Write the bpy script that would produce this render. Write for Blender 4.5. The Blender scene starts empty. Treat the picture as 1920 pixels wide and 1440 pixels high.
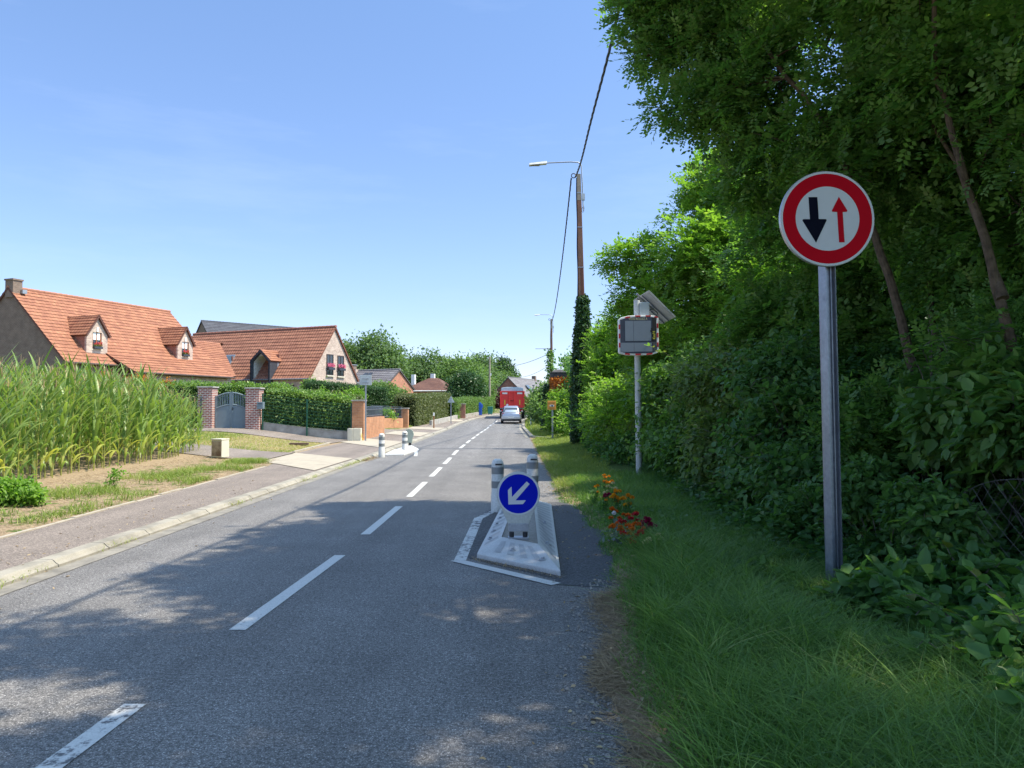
import bpy, bmesh, math, random
import numpy as np
from mathutils import Vector, Matrix
random.seed(7); RG = np.random.default_rng(11)
SC = bpy.context.scene; COL = SC.collection
# ---------------------------------------------------------------- camera, sky, sun, exposure
CAMZ = 1.63; FPX = 1443.0; PITCH = math.atan(48/FPX)
cam = bpy.data.cameras.new('camera'); camo = bpy.data.objects.new('camera', cam); COL.objects.link(camo)
cam.sensor_width = 36; cam.lens = FPX/1920*36; cam.clip_end = 3000; cam.clip_start = .05
camo.location = (0, 0, CAMZ); camo.rotation_euler = (math.pi/2+PITCH, 0, 0)
SC.camera = camo
SUN_EL = math.radians(60); SUN_AZ = math.radians(97)      # clockwise from +Y
world = bpy.data.worlds.new('World'); SC.world = world; world.use_nodes = True
wn = world.node_tree; wn.nodes.clear()
wo = wn.nodes.new('ShaderNodeOutputWorld'); bg = wn.nodes.new('ShaderNodeBackground'); sky = wn.nodes.new('ShaderNodeTexSky')
sky.sky_type = 'NISHITA'; sky.sun_disc = False; sky.sun_elevation = SUN_EL; sky.sun_rotation = SUN_AZ
sky.altitude = 0; sky.air_density = .9; sky.dust_density = .05; sky.ozone_density = 3.5
# faint cirrus in the sky
tc = wn.nodes.new('ShaderNodeTexCoord'); mp = wn.nodes.new('ShaderNodeMapping'); mp.inputs['Scale'].default_value = (1.2, 1.2, 7)
mp.inputs['Rotation'].default_value = (.25, .1, 0)
nz = wn.nodes.new('ShaderNodeTexNoise'); nz.inputs['Scale'].default_value = 1.6; nz.inputs['Detail'].default_value = 7; nz.inputs['Roughness'].default_value = .62
rp = wn.nodes.new('ShaderNodeValToRGB'); rp.color_ramp.elements[0].position = .52; rp.color_ramp.elements[1].position = .80
rp.color_ramp.elements[0].color = (0, 0, 0, 1); rp.color_ramp.elements[1].color = (.11, .11, .11, 1)
mx = wn.nodes.new('ShaderNodeMixRGB'); mx.inputs['Color2'].default_value = (5.5, 6.2, 7.2, 1)
wn.links.new(tc.outputs['Generated'], mp.inputs['Vector']); wn.links.new(mp.outputs['Vector'], nz.inputs['Vector'])
wn.links.new(nz.outputs['Fac'], rp.inputs['Fac']); wn.links.new(rp.outputs['Color'], mx.inputs['Fac'])
wn.links.new(sky.outputs['Color'], mx.inputs['Color1']); tn = wn.nodes.new('ShaderNodeMixRGB'); tn.blend_type = 'MULTIPLY'; tn.inputs['Fac'].default_value = 1; 
gm = wn.nodes.new('ShaderNodeSeparateXYZ'); wn.links.new(tc.outputs['Generated'], gm.inputs['Vector'])
gr_ = wn.nodes.new('ShaderNodeValToRGB'); ge = gr_.color_ramp.elements; ge[0].position = .0; ge[0].color = (.50, .455, .53, 1); ge[1].position = .62; ge[1].color = (.80, .82, .83, 1)
g3 = ge.new(.18); g3.color = (.64, .61, .65, 1)
wn.links.new(gm.outputs['Z'], gr_.inputs['Fac'])
# glow around the sun, out of view, added to lift the shade
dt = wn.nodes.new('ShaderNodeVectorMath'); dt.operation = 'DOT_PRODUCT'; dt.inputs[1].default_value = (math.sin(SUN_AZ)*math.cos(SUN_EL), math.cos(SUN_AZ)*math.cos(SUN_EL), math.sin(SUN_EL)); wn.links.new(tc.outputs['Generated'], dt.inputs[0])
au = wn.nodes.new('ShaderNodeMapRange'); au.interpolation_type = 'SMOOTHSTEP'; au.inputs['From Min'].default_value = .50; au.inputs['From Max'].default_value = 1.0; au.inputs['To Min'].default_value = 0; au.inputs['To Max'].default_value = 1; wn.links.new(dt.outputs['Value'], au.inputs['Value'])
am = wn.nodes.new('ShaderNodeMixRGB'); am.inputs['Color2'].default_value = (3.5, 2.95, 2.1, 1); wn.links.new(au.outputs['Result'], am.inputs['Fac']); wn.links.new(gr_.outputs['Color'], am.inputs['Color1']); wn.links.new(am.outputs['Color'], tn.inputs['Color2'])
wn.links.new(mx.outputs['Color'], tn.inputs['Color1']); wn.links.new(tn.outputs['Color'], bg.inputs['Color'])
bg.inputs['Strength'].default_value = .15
wn.links.new(bg.outputs['Background'], wo.inputs['Surface'])
sl = bpy.data.lights.new('sun', 'SUN'); so = bpy.data.objects.new('sun', sl); COL.objects.link(so)
sl.energy = 3.3; sl.angle = math.radians(.55); sl.color = (1, .90, .73)
sd = Vector((math.sin(SUN_AZ)*math.cos(SUN_EL), math.cos(SUN_AZ)*math.cos(SUN_EL), math.sin(SUN_EL)))
so.rotation_euler = sd.to_track_quat('Z', 'Y').to_euler(); so.location = sd*60
SC.view_settings.view_transform = 'Standard'; SC.view_settings.look = 'None'; SC.view_settings.exposure = 1.22; SC.view_settings.gamma = 1
SC.render.engine = 'CYCLES'; SC.render.resolution_x = 1024; SC.render.resolution_y = 768
SC.cycles.max_bounces = 8; SC.cycles.transparent_max_bounces = 8; SC.cycles.diffuse_bounces = 4; SC.cycles.transmission_bounces = 4
# ---------------------------------------------------------------- measuring: pixel of the photo + distance -> point
def W(px, py, Y):
    vx = (px-960)/FPX; vz = (720-py)/FPX
    dy = math.cos(PITCH)-vz*math.sin(PITCH); dz = math.sin(PITCH)+vz*math.cos(PITCH)
    s = Y/dy
    return Vector((vx*s, Y, CAMZ+dz*s))
def PX(p):
    x, y, z = p[0], p[1], p[2]-CAMZ
    f = y*math.cos(PITCH)+z*math.sin(PITCH); u = -y*math.sin(PITCH)+z*math.cos(PITCH)
    return 960+FPX*x/f, 720-FPX*u/f
def sm(t): t = np.clip(t, 0, 1); return t*t*(3-2*t)
GY = [-100, 25, 42, 58, 72, 85, 95, 120, 300, 2000]; GZ = [0, 0, .09, .2, .5, .9, 1.08, 1.3, 2.4, 3]
def g(y): return np.interp(y, GY, GZ)
def Lx(y): return np.interp(y, [-50, 0, 20, 60, 68, 75, 82, 88, 93, 98, 103, 107, 110, 112], [-4.6, -4.65, -4.72, -4.7, -4.55, -4.1, -3.2, -2.3, -1.4, .5, 4, 9, 16, 30])
def Rx(y): return np.interp(y, [-50, 3, 6.6, 7.2, 8, 12.5, 13.6, 20, 38, 40, 42, 58, 72, 85, 92, 97, 100, 103, 106, 140], [.5, .52, .72, .98, 1.12, 1.15, .9, .95, 1.0, 1.02, .95, .75, .95, 1.9, 2.8, 5.5, 9, 16, 30, 60])
def Cx(y): return np.interp(y, [-50, 3, 4.4, 8.7, 13, 20, 30, 38, 47, 56, 62, 68, 74], [-2.2, -2.12, -2.08, -1.92, -1.9, -1.98, -2.14, -2.13, -2.05, -1.92, -1.82, -1.63, -1.4])
def PO(y): return np.interp(y, [-50, 0, 9, 21, 27.2, 60, 70, 90, 130], [1.36, 1.36, 1.44, 1.95, 2.95, 2.95, 2.0, 1.6, 1.6])
def H(x, y):
    x = np.asarray(x, float); y = np.asarray(y, float)
    G = g(y); dl = Lx(y)-x; dr = x-Rx(y); po = PO(y)
    wob = .06*np.sin(y*1.7)+.05*np.sin(y*4.1+1)+.03*np.sin(y*9.3+2)
    right = G+np.clip((dr+wob)*.3, -.08, .03)+.45*sm((dr-.3)/3.2)*sm((y-8)/22)
    left = G+np.interp(dl, [-.3, -.05, .3], [-.08, -.03, .03])
    e = dl-po
    left = left+np.interp(e, [-.12, 0, .1], [0, .045, .055])+.56*sm(e/6.0)*np.clip((y-8)/28, 0, 1)
    far = .02*np.maximum(0, y-150)**1.0*.3
    return np.where(x < Rx(y)-2.0, left, right)+far*0
def Hs(x, y): return float(H(x, y))
def surf(x, y):
    dl = float(Lx(y))-x; po = float(PO(y))
    if .2 < dl < po: return float(g(y))+.085
    return Hs(x, y)
# ---------------------------------------------------------------- materials
def rgb(r, gg, b):
    f = lambda c: (c/255/12.92) if c/255 <= .04045 else ((c/255+.055)/1.055)**2.4
    return (f(r), f(gg), f(b), 1)
def c4(c): return c if len(c) == 4 else (*c, 1)
class NT:
    def __init__(s, name):
        s.m = bpy.data.materials.new(name); s.m.use_nodes = True; s.t = s.m.node_tree; s.t.nodes.clear()
        s.o = s.n('ShaderNodeOutputMaterial'); s.p = s.n('ShaderNodeBsdfPrincipled'); s.l(s.p, 'BSDF', s.o, 'Surface')
    def n(s, k, **kw):
        x = s.t.nodes.new(k)
        for a, b in kw.items():
            if a in x.inputs: x.inputs[a].default_value = b
            else: setattr(x, a, b)
        return x
    def l(s, a, ao, b, bi): s.t.links.new(a.outputs[ao], b.inputs[bi])
    def noise(s, scale, detail=4, rough=.55, vec=None, dist=0):
        x = s.n('ShaderNodeTexNoise'); x.inputs['Scale'].default_value = scale; x.inputs['Detail'].default_value = detail
        x.inputs['Roughness'].default_value = rough; x.inputs['Distortion'].default_value = dist
        if vec is None:
            vec = getattr(s, 'vec', None)
            if vec is None:
                t = s.n('ShaderNodeTexCoord'); s.vec = vec = (t, 'Object')
        s.l(vec[0], vec[1], x, 'Vector'); return x
    def ramp(s, src, so_, a, b, ca=(0, 0, 0, 1), cb=(1, 1, 1, 1)):
        x = s.n('ShaderNodeValToRGB'); e = x.color_ramp.elements
        e[0].position = a; e[1].position = b; e[0].color = c4(ca); e[1].color = c4(cb)
        s.l(src, so_, x, 'Fac'); return x
    def mix(s, fac, c1, c2, mode='MIX'):
        x = s.n('ShaderNodeMixRGB'); x.blend_type = mode
        for i, v in (('Fac', fac), ('Color1', c1), ('Color2', c2)):
            if isinstance(v, tuple) and not isinstance(v[0], (int, float)): s.l(v[0], v[1], x, i)
            else: x.inputs[i].default_value = v if i == 'Fac' else c4(v)
        return x
    def bump(s, src, so_, st=.3, dist=.01):
        b = s.n('ShaderNodeBump'); b.inputs['Strength'].default_value = st; b.inputs['Distance'].default_value = dist
        s.l(src, so_, b, 'Height'); s.l(b, 'Normal', s.p, 'Normal'); return b
MC = {}
def plain(name, c, rough=.55, metal=0, var=.12, scale=6, bump=0, spec=.5):
    if name in MC: return MC[name]
    t = NT(name); n = t.noise(scale, 5); c = c4(c)
    lo = tuple(v*(1-var) for v in c[:3])+(1,); hi = tuple(min(1, v*(1+var)) for v in c[:3])+(1,)
    r = t.ramp(n, 'Fac', .3, .7, lo, hi); t.l(r, 'Color', t.p, 'Base Color')
    t.p.inputs['Roughness'].default_value = rough; t.p.inputs['Metallic'].default_value = metal
    t.p.inputs['Specular IOR Level'].default_value = spec
    if bump:
        b = t.noise(scale*8, 4); t.bump(b, 'Fac', bump, .01)
    MC[name] = t.m; return t.m
def dirty(name, c, dirt, rough=.6, amt=(.45, .75), scale=5, metal=0, fine=40):
    if name in MC: return MC[name]
    t = NT(name); n = t.noise(scale, 8, .65); n2 = t.noise(fine, 4)
    r = t.ramp(n, 'Fac', amt[0], amt[1]); m1 = t.mix((r, 'Color'), c, dirt)
    r2 = t.ramp(n2, 'Fac', .3, .7, (.85, .85, .85, 1), (1.08, 1.08, 1.08, 1)); m2 = t.mix(1.0, (m1, 'Color'), (r2, 'Color'), 'MULTIPLY')
    t.l(m2, 'Color', t.p, 'Base Color'); t.p.inputs['Roughness'].default_value = rough; t.p.inputs['Metallic'].default_value = metal
    t.bump(n2, 'Fac', .15, .004); MC[name] = t.m; return t.m
def asphalt(name, base, stone, fleck=.62, patch=(.8, 1.15), sc=95, edge=None):
    t = NT(name); n = t.noise(sc, 3, .7); r = t.ramp(n, 'Fac', .50, fleck, base, stone)
    v = t.n('ShaderNodeTexVoronoi'); v.inputs['Scale'].default_value = 58; t.l(t.vec[0], t.vec[1], v, 'Vector')
    vr = t.ramp(v, 'Distance', .10, .30, (1, 1, 1, 1), (0, 0, 0, 1)); w = t.n('ShaderNodeTexWhiteNoise'); t.l(v, 'Position', w, 'Vector')
    wr = t.ramp(w, 'Value', .5, .9); mm = t.mix(1.0, (vr, 'Color'), (wr, 'Color'), 'MULTIPLY')
    nb = t.noise(sc*.38, 2, .6); rb2 = t.ramp(nb, 'Fac', .36, .64, (.62, .62, .62, 1), (1.42, 1.42, 1.42, 1)); r = t.mix(1.0, (r, 'Color'), (rb2, 'Color'), 'MULTIPLY'); nc_ = t.noise(13, 4, .7); rc_ = t.ramp(nc_, 'Fac', .35, .65, (.86, .86, .86, 1), (1.14, 1.14, 1.14, 1)); r = t.mix(1.0, (r, 'Color'), (rc_, 'Color'), 'MULTIPLY')
    m0 = t.mix((mm, 'Color'), (r, 'Color'), tuple(min(1, q*1.7) for q in stone[:3])+(1,))
    p = t.noise(.9, 8, .65); pr = t.ramp(p, 'Fac', .32, .68, (patch[0],)*3+(1,), (patch[1],)*3+(1,))
    m = t.mix(1.0, (m0, 'Color'), (pr, 'Color'), 'MULTIPLY')
    # long faint wheel tracks / stains
    mpn = t.n('ShaderNodeMapping'); mpn.inputs['Scale'].default_value = (1.6, .06, 1); t.l(t.vec[0], t.vec[1], mpn, 'Vector')
    q = t.noise(1.0, 3, .5, (mpn, 'Vector')); qr = t.ramp(q, 'Fac', .35, .65, (.88, .88, .88, 1), (1.1, 1.1, 1.1, 1))
    m2 = t.mix(1.0, (m, 'Color'), (qr, 'Color'), 'MULTIPLY'); last = m2
    # thin cracks
    ck = t.n('ShaderNodeTexVoronoi'); ck.feature = 'DISTANCE_TO_EDGE'; ck.inputs['Scale'].default_value = .32
    wv = t.noise(2.2, 5, .6); add = t.n('ShaderNodeMixRGB'); add.blend_type = 'ADD'; add.inputs['Fac'].default_value = .55
    t.l(t.vec[0], t.vec[1], add, 'Color1'); t.l(wv, 'Color', add, 'Color2'); t.l(add, 'Color', ck, 'Vector')
    cr = t.ramp(ck, 'Distance', .0, .0045, (.93, .93, .93, 1), (1, 1, 1, 1)); m3 = t.mix(1.0, (last, 'Color'), (cr, 'Color'), 'MULTIPLY')
    t.l(m3, 'Color', t.p, 'Base Color'); t.p.inputs['Roughness'].default_value = .78; t.p.inputs['Specular IOR Level'].default_value = .35
    t.bump(n, 'Fac', .55, .006); return t.m
def brick(name, c1, c2, mortar, w=.22, h=.075, vscale=1.0, mort=.012):
    if name in MC: return MC[name]
    t = NT(name); tcn = t.n('ShaderNodeTexCoord'); sp = t.n('ShaderNodeSeparateXYZ'); t.l(tcn, 'Object', sp, 'Vector'); t.vec = (tcn, 'Object')
    ad = t.n('ShaderNodeMath', operation='ADD'); t.l(sp, 'X', ad, 0); t.l(sp, 'Y', ad, 1)
    cb = t.n('ShaderNodeCombineXYZ'); t.l(ad, 'Value', cb, 'X'); t.l(sp, 'Z', cb, 'Y')
    b = t.n('ShaderNodeTexBrick'); t.l(cb, 'Vector', b, 'Vector'); b.inputs['Scale'].default_value = 1
    b.inputs['Brick Width'].default_value = w; b.inputs['Row Height'].default_value = h; b.inputs['Mortar Size'].default_value = mort
    b.inputs['Mortar Smooth'].default_value = .3; b.inputs['Color1'].default_value = c4(c1); b.inputs['Color2'].default_value = c4(c2); b.inputs['Mortar'].default_value = c4(mortar)
    n = t.noise(2.2, 6, .6); r = t.ramp(n, 'Fac', .3, .7, (.78, .78, .78, 1), (1.15, 1.15, 1.15, 1)); m = t.mix(1.0, (b, 'Color'), (r, 'Color'), 'MULTIPLY')
    t.l(m, 'Color', t.p, 'Base Color'); t.p.inputs['Roughness'].default_value = .85; t.p.inputs['Specular IOR Level'].default_value = .25
    iv = t.n('ShaderNodeMath', operation='SUBTRACT'); iv.inputs[0].default_value = 1; t.l(b, 'Fac', iv, 1); t.bump(iv, 'Value', .4, .008)
    MC[name] = t.m; return t.m
def tiles(name, c1, c2, dark, tw=.24, th=.33, wave=1.0):
    if name in MC: return MC[name]
    t = NT(name); u = t.n('ShaderNodeUVMap'); t.vec = (u, 'UV')
    b = t.n('ShaderNodeTexBrick', offset=.0); t.l(u, 'UV', b, 'Vector'); b.inputs['Scale'].default_value = 1
    b.inputs['Brick Width'].default_value = tw; b.inputs['Row Height'].default_value = th; b.inputs['Mortar Size'].default_value = .012
    b.inputs['Mortar Smooth'].default_value = .6
    b.inputs['Color1'].default_value = c4(c1); b.inputs['Color2'].default_value = c4(c2); b.inputs['Mortar'].default_value = c4(dark)
    mpn = t.n('ShaderNodeMapping'); mpn.inputs['Scale'].default_value = (.5, 1.6, 1); t.l(u, 'UV', mpn, 'Vector')
    n = t.noise(1.3, 7, .7, (mpn, 'Vector')); r = t.ramp(n, 'Fac', .34, .66, (.70, .64, .66, 1), (1.12, 1.12, 1.1, 1)); m = t.mix(1.0, (b, 'Color'), (r, 'Color'), 'MULTIPLY')
    t.l(m, 'Color', t.p, 'Base Color'); t.p.inputs['Roughness'].default_value = .7; t.p.inputs['Specular IOR Level'].default_value = .3
    w = t.n('ShaderNodeTexWave'); w.bands_direction = 'X'; w.wave_profile = 'SIN'; w.inputs['Scale'].default_value = 1/tw/ (20/(2*math.pi)) ; t.l(u, 'UV', w, 'Vector')
    t.bump(w, 'Fac', .55*wave, .04); MC[name] = t.m; return t.m
def leafmat(name, ca, cb, trans=.42, cc=None, rough=.42, tmul=(1.25, 1.45, .6)):
    """ca..cb by per-leaf random attribute; thin leaf lets light through"""
    if name in MC: return MC[name]
    t = NT(name); a = t.n('ShaderNodeAttribute'); a.attribute_name = 'rnd'
    r = t.n('ShaderNodeValToRGB'); t.l(a, 'Fac', r, 'Fac'); e = r.color_ramp.elements
    e[0].position = 0; e[1].position = .9; e[0].color = c4(ca); e[1].color = c4(cb)
    if cc: x = e.new(1.0); x.color = c4(cc); e[1].position = .90
    t.l(r, 'Color', t.p, 'Base Color'); t.p.inputs['Roughness'].default_value = rough; t.p.inputs['Specular IOR Level'].default_value = .35
    tr = t.n('ShaderNodeBsdfTranslucent'); mm = t.mix(1.0, (r, 'Color'), (*tmul, 1), 'MULTIPLY'); t.l(mm, 'Color', tr, 'Color')
    ms = t.n('ShaderNodeMixShader'); ms.inputs['Fac'].default_value = trans
    t.l(t.p, 'BSDF', ms, 1); t.l(tr, 'BSDF', ms, 2); t.l(ms, 'Shader', t.o, 'Surface')
    MC[name] = t.m; return t.m
def glassmat(name, c=(.03, .04, .05), rough=.06):
    if name in MC: return MC[name]
    t = NT(name); t.p.inputs['Base Color'].default_value = c4(c); t.p.inputs['Roughness'].default_value = rough
    t.p.inputs['Specular IOR Level'].default_value = .8; MC[name] = t.m; return t.m
# ---------------------------------------------------------------- objects
def tagp(o, label=None, cat=None, group=None, kind=None):
    if label: o['label'] = label
    if cat: o['category'] = cat
    if group: o['group'] = group
    if kind: o['kind'] = kind
    return o
def thing(name, label, cat, loc=(0, 0, 0), rz=0, group=None):
    o = bpy.data.objects.new(name, None); COL.objects.link(o); o.location = loc; o.rotation_euler = (0, 0, rz); o.empty_display_size = .2
    return tagp(o, label, cat, group)
def link(name, me, parent=None, loc=None):
    o = bpy.data.objects.new(name, me); COL.objects.link(o)
    if parent: o.parent = parent
    if loc is not None: o.location = loc
    return o
def copy_tree(o, parent=None):
    c = o.copy(); COL.objects.link(c); c.parent = parent
    for ch in list(o.children): copy_tree(ch, c)
    return c
class MB:
    def __init__(s): s.v = []; s.f = []; s.mi = []; s.uv = []
    def add(s, vs, fs, mi=0, uvs=None):
        b = len(s.v); s.v += [tuple(p) for p in vs]
        for k, f in enumerate(fs):
            s.f.append(tuple(b+i for i in f)); s.mi.append(mi); s.uv.append(uvs[k] if uvs else None)
        return s
    def box(s, cx, cy, cz, sx, sy, sz, rz=0, mi=0, taper=1):
        c, n = math.cos(rz), math.sin(rz); vs = []
        for z in (-.5, .5):
            k = 1 if z < 0 else taper
            for x, y in ((-.5, -.5), (.5, -.5), (.5, .5), (-.5, .5)):
                X, Y = x*sx*k, y*sy*k; vs.append((cx+X*c-Y*n, cy+X*n+Y*c, cz+z*sz))
        return s.add(vs, [(3, 2, 1, 0), (4, 5, 6, 7), (0, 1, 5, 4), (1, 2, 6, 5), (2, 3, 7, 6), (3, 0, 4, 7)], mi)
    def prism(s, pts, axis, lo, hi, mi=0):
        n = len(pts); T = {'y': lambda p, h: (p[0], h, p[1]), 'z': lambda p, h: (p[0], p[1], h), 'x': lambda p, h: (h, p[0], p[1])}[axis]
        vs = [T(p, lo) for p in pts]+[T(p, hi) for p in pts]
        return s.add(vs, [tuple(range(n))[::-1], tuple(range(n, 2*n))]+[(i, (i+1) % n, n+(i+1) % n, n+i) for i in range(n)], mi)
    def hexa(s, lo, hi, mi=0):   # 4 bottom pts, 4 top pts
        return s.add(list(lo)+list(hi), [(3, 2, 1, 0), (4, 5, 6, 7), (0, 1, 5, 4), (1, 2, 6, 5), (2, 3, 7, 6), (3, 0, 4, 7)], mi)
    def tube(s, pts, rad, n=8, mi=0):
        pts = [Vector(p) for p in pts]
        if not hasattr(rad, '__len__'): rad = [rad]*len(pts)
        vs = []; up = Vector((.13, .31, .94)).normalized()
        for i, p in enumerate(pts):
            t = (pts[min(i+1, len(pts)-1)]-pts[max(i-1, 0)]).normalized()
            a = t.cross(up)
            if a.length < .05: a = t.cross(Vector((1, 0, 0)))
            a.normalize(); b = t.cross(a)
            vs += [p+(a*math.cos(2*math.pi*k/n)+b*math.sin(2*math.pi*k/n))*rad[i] for k in range(n)]
        fs = [(i*n+k, i*n+(k+1) % n, (i+1)*n+(k+1) % n, (i+1)*n+k) for i in range(len(pts)-1) for k in range(n)]
        fs += [tuple(range(n))[::-1], tuple(range((len(pts)-1)*n, len(pts)*n))]
        return s.add(vs, fs, mi)
    def lathe(s, prof, n=24, c=(0, 0, 0), mi=0):
        vs = [(c[0]+r*math.cos(2*math.pi*k/n), c[1]+r*math.sin(2*math.pi*k/n), c[2]+z) for r, z in prof for k in range(n)]
        fs = [(i*n+k, i*n+(k+1) % n, (i+1)*n+(k+1) % n, (i+1)*n+k) for i in range(len(prof)-1) for k in range(n)]
        fs += [tuple(range(n))[::-1], tuple(range((len(prof)-1)*n, len(prof)*n))]
        return s.add(vs, fs, mi)
    def disc_y(s, cx, cz, r, y0, y1, n=48, mi=0):
        return s.prism([(cx+r*math.cos(2*math.pi*k/n), cz+r*math.sin(2*math.pi*k/n)) for k in range(n)], 'y', y0, y1, mi)
    def ring_y(s, cx, cz, r0, r1, y, n=64, mi=0, yb=None):
        yb = y+.002 if yb is None else yb
        vs = []
        for r, yy in ((r0, y), (r1, y), (r1, yb), (r0, yb)):
            vs += [(cx+r*math.cos(2*math.pi*k/n), yy, cz+r*math.sin(2*math.pi*k/n)) for k in range(n)]
        fs = [(a*n+k, a*n+(k+1) % n, ((a+1) % 4)*n+(k+1) % n, ((a+1) % 4)*n+k) for a in range(4) for k in range(n)]
        return s.add(vs, fs, mi)
    def build(s, name, mats, parent=None, loc=None, smooth=False, bevel=0, recalc=True):
        me = bpy.data.meshes.new(name); me.from_pydata(s.v, [], s.f)
        mats = mats if isinstance(mats, (list, tuple)) else [mats]
        for m in mats: me.materials.append(m)
        me.polygons.foreach_set('material_index', s.mi)
        if any(u is not None for u in s.uv):
            ul = me.uv_layers.new(name='UVMap')
            for p, u in zip(me.polygons, s.uv):
                if u:
                    for li, q in zip(p.loop_indices, u): ul.data[li].uv = q
        if recalc and not any(u is not None for u in s.uv):
            bm = bmesh.new(); bm.from_mesh(me); bmesh.ops.recalc_face_normals(bm, faces=bm.faces); bm.to_mesh(me); bm.free()
        if smooth:
            me.polygons.foreach_set('use_smooth', [True]*len(me.polygons))
        o = link(name, me, parent, loc)
        if smooth:
            try: me.set_sharp_from_angle(angle=math.radians(38))
            except Exception: pass
        if bevel:
            b = o.modifiers.new('bevel', 'BEVEL'); b.width = bevel; b.segments = 2; b.limit_method = 'ANGLE'; b.angle_limit = math.radians(35)
        return o
def npmesh(name, verts, quads, rnd, mat, parent=None, loc=None, mi=None, mats=None, smooth=False):
    """verts (N,3), quads (M,4), rnd (M,)"""
    me = bpy.data.meshes.new(name); nv, nf = len(verts), len(quads)
    me.vertices.add(nv); me.vertices.foreach_set('co', np.ascontiguousarray(verts, np.float32).ravel())
    me.loops.add(nf*4); me.loops.foreach_set('vertex_index', np.ascontiguousarray(quads, np.int32).ravel())
    me.polygons.add(nf); me.polygons.foreach_set('loop_start', np.arange(0, nf*4, 4, dtype=np.int32))
    try: me.polygons.foreach_set('loop_total', np.full(nf, 4, np.int32))
    except Exception: pass
    me.update(calc_edges=True)
    if rnd is not None:
        at = me.attributes.new('rnd', 'FLOAT', 'FACE'); at.data.foreach_set('value', np.ascontiguousarray(rnd, np.float32))
    for m in (mats or [mat]): me.materials.append(m)
    if mi is not None: me.polygons.foreach_set('material_index', np.ascontiguousarray(mi, np.int32))
    if smooth: me.polygons.foreach_set('use_smooth', np.ones(nf, bool))
    return link(name, me, parent, loc)
# ---------------------------------------------------------------- foliage
def norm(a): return a/np.maximum(np.linalg.norm(a, axis=-1, keepdims=True), 1e-6)
def leaves4(c, d, nrm, L, Wd):
    """simple leaf: one rhombic quad. c base point"""
    d = norm(d); s = norm(np.cross(d, nrm)); L = L[:, None]; Wd = Wd[:, None]
    v = np.stack([c, c+d*L*.45+s*Wd*.5, c+d*L, c+d*L*.45-s*Wd*.5], 1)
    n = len(c); return v.reshape(-1, 3), np.arange(n*4).reshape(n, 4)
def leaves6(c, d, nrm, L, Wd):
    """leaf folded along its midrib: two quads"""
    d = norm(d); s = norm(np.cross(d, nrm)); u = np.cross(s, d); L = L[:, None]; Wd = Wd[:, None]
    l1 = c+d*L*.28+s*Wd*.5+u*Wd*.12; l2 = c+d*L*.68+s*Wd*.36+u*Wd*.08
    r1 = c+d*L*.28-s*Wd*.5+u*Wd*.12; r2 = c+d*L*.68-s*Wd*.36+u*Wd*.08; t = c+d*L-u*L*.12
    v = np.stack([c, l1, l2, t, r2, r1], 1); n = len(c); b = np.arange(n)[:, None]*6
    q = np.stack([b+np.array([[0, 1, 2, 3]]), b+np.array([[0, 3, 4, 5]])], 1).reshape(-1, 4)
    return v.reshape(-1, 3), q
def rdir(n): return norm(RG.normal(size=(n, 3)))
def clump(p, f=1.1, ph=0.0):
    x, y, z = p[:, 0]*f, p[:, 1]*f, p[:, 2]*f
    return (np.sin(x*2.1+1.3*np.sin(y*1.7+ph))+np.sin(y*2.3+1.1*np.sin(z*2.0+ph)+2)+np.sin(z*2.7+1.2*np.sin(x*1.9)+4+ph))/3
def fill(blobs, n, shell=.42, cull=-.15, f=1.1, ph=0.0, flat=.85):
    """n points through the volume of ellipsoid blobs (x,y,z,r[,rz]), with gaps"""
    B = np.array([[b[0], b[1], b[2], b[3], b[4] if len(b) > 4 else b[3]*flat] for b in blobs]); w = B[:, 3]**2; w = w/w.sum()
    i = RG.choice(len(B), int(n*1.6), p=w); b = B[i]; d = rdir(len(i)); r = RG.random(len(i))**shell
    r = r*(1+.22*clump(d*3, 1.0, ph)+.12*RG.normal(size=len(i)))
    p = b[:, :3]+d*np.stack([b[:, 3], b[:, 3], b[:, 4]], 1)*r[:, None]
    keep = clump(p, f, ph)+RG.normal(size=len(i))*.25 > cull
    p, d = p[keep][:n], d[keep][:n]; return p, d
def sprigs(p, out, nl=9, ln=.24, lf=.055, wf=.6, droop=.25):
    """pinnate compound leaves"""
    n = len(p); a = norm(out*.8+rdir(n)*.75+np.array([0, 0, .15-droop])); up = norm(np.array([0, 0, 1.0])+rdir(n)*.45)
    s = norm(np.cross(a, up)); nr = np.cross(s, a); k = np.arange(nl); side = np.where(k % 2 == 0, 1., -1.); side[-1] = 0
    t = (k//2+1)/((nl+1)//2)*1.0
    sz = ln*(.7+.6*RG.random(n))
    c = p[:, None]+a[:, None]*(t[None, :, None]*sz[:, None, None])-nr[:, None]*(t[None, :, None]**2*sz[:, None, None]*droop)
    d = s[:, None]*side[None, :, None]*.95+a[:, None]*np.where(side == 0, 1.0, .45)[None, :, None]+RG.normal(size=(n, nl, 3))*.16
    nn = nr[:, None]+RG.normal(size=(n, nl, 3))*.28
    L = (lf*(sz/ln)[:, None]*(.75+.5*RG.random((n, nl))))
    rn = np.clip(RG.random(n)[:, None]*.8+RG.random((n, nl))*.2, 0, 1)
    return c.reshape(-1, 3), d.reshape(-1, 3), nn.reshape(-1, 3), L.ravel(), L.ravel()*wf, rn.ravel()
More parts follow.
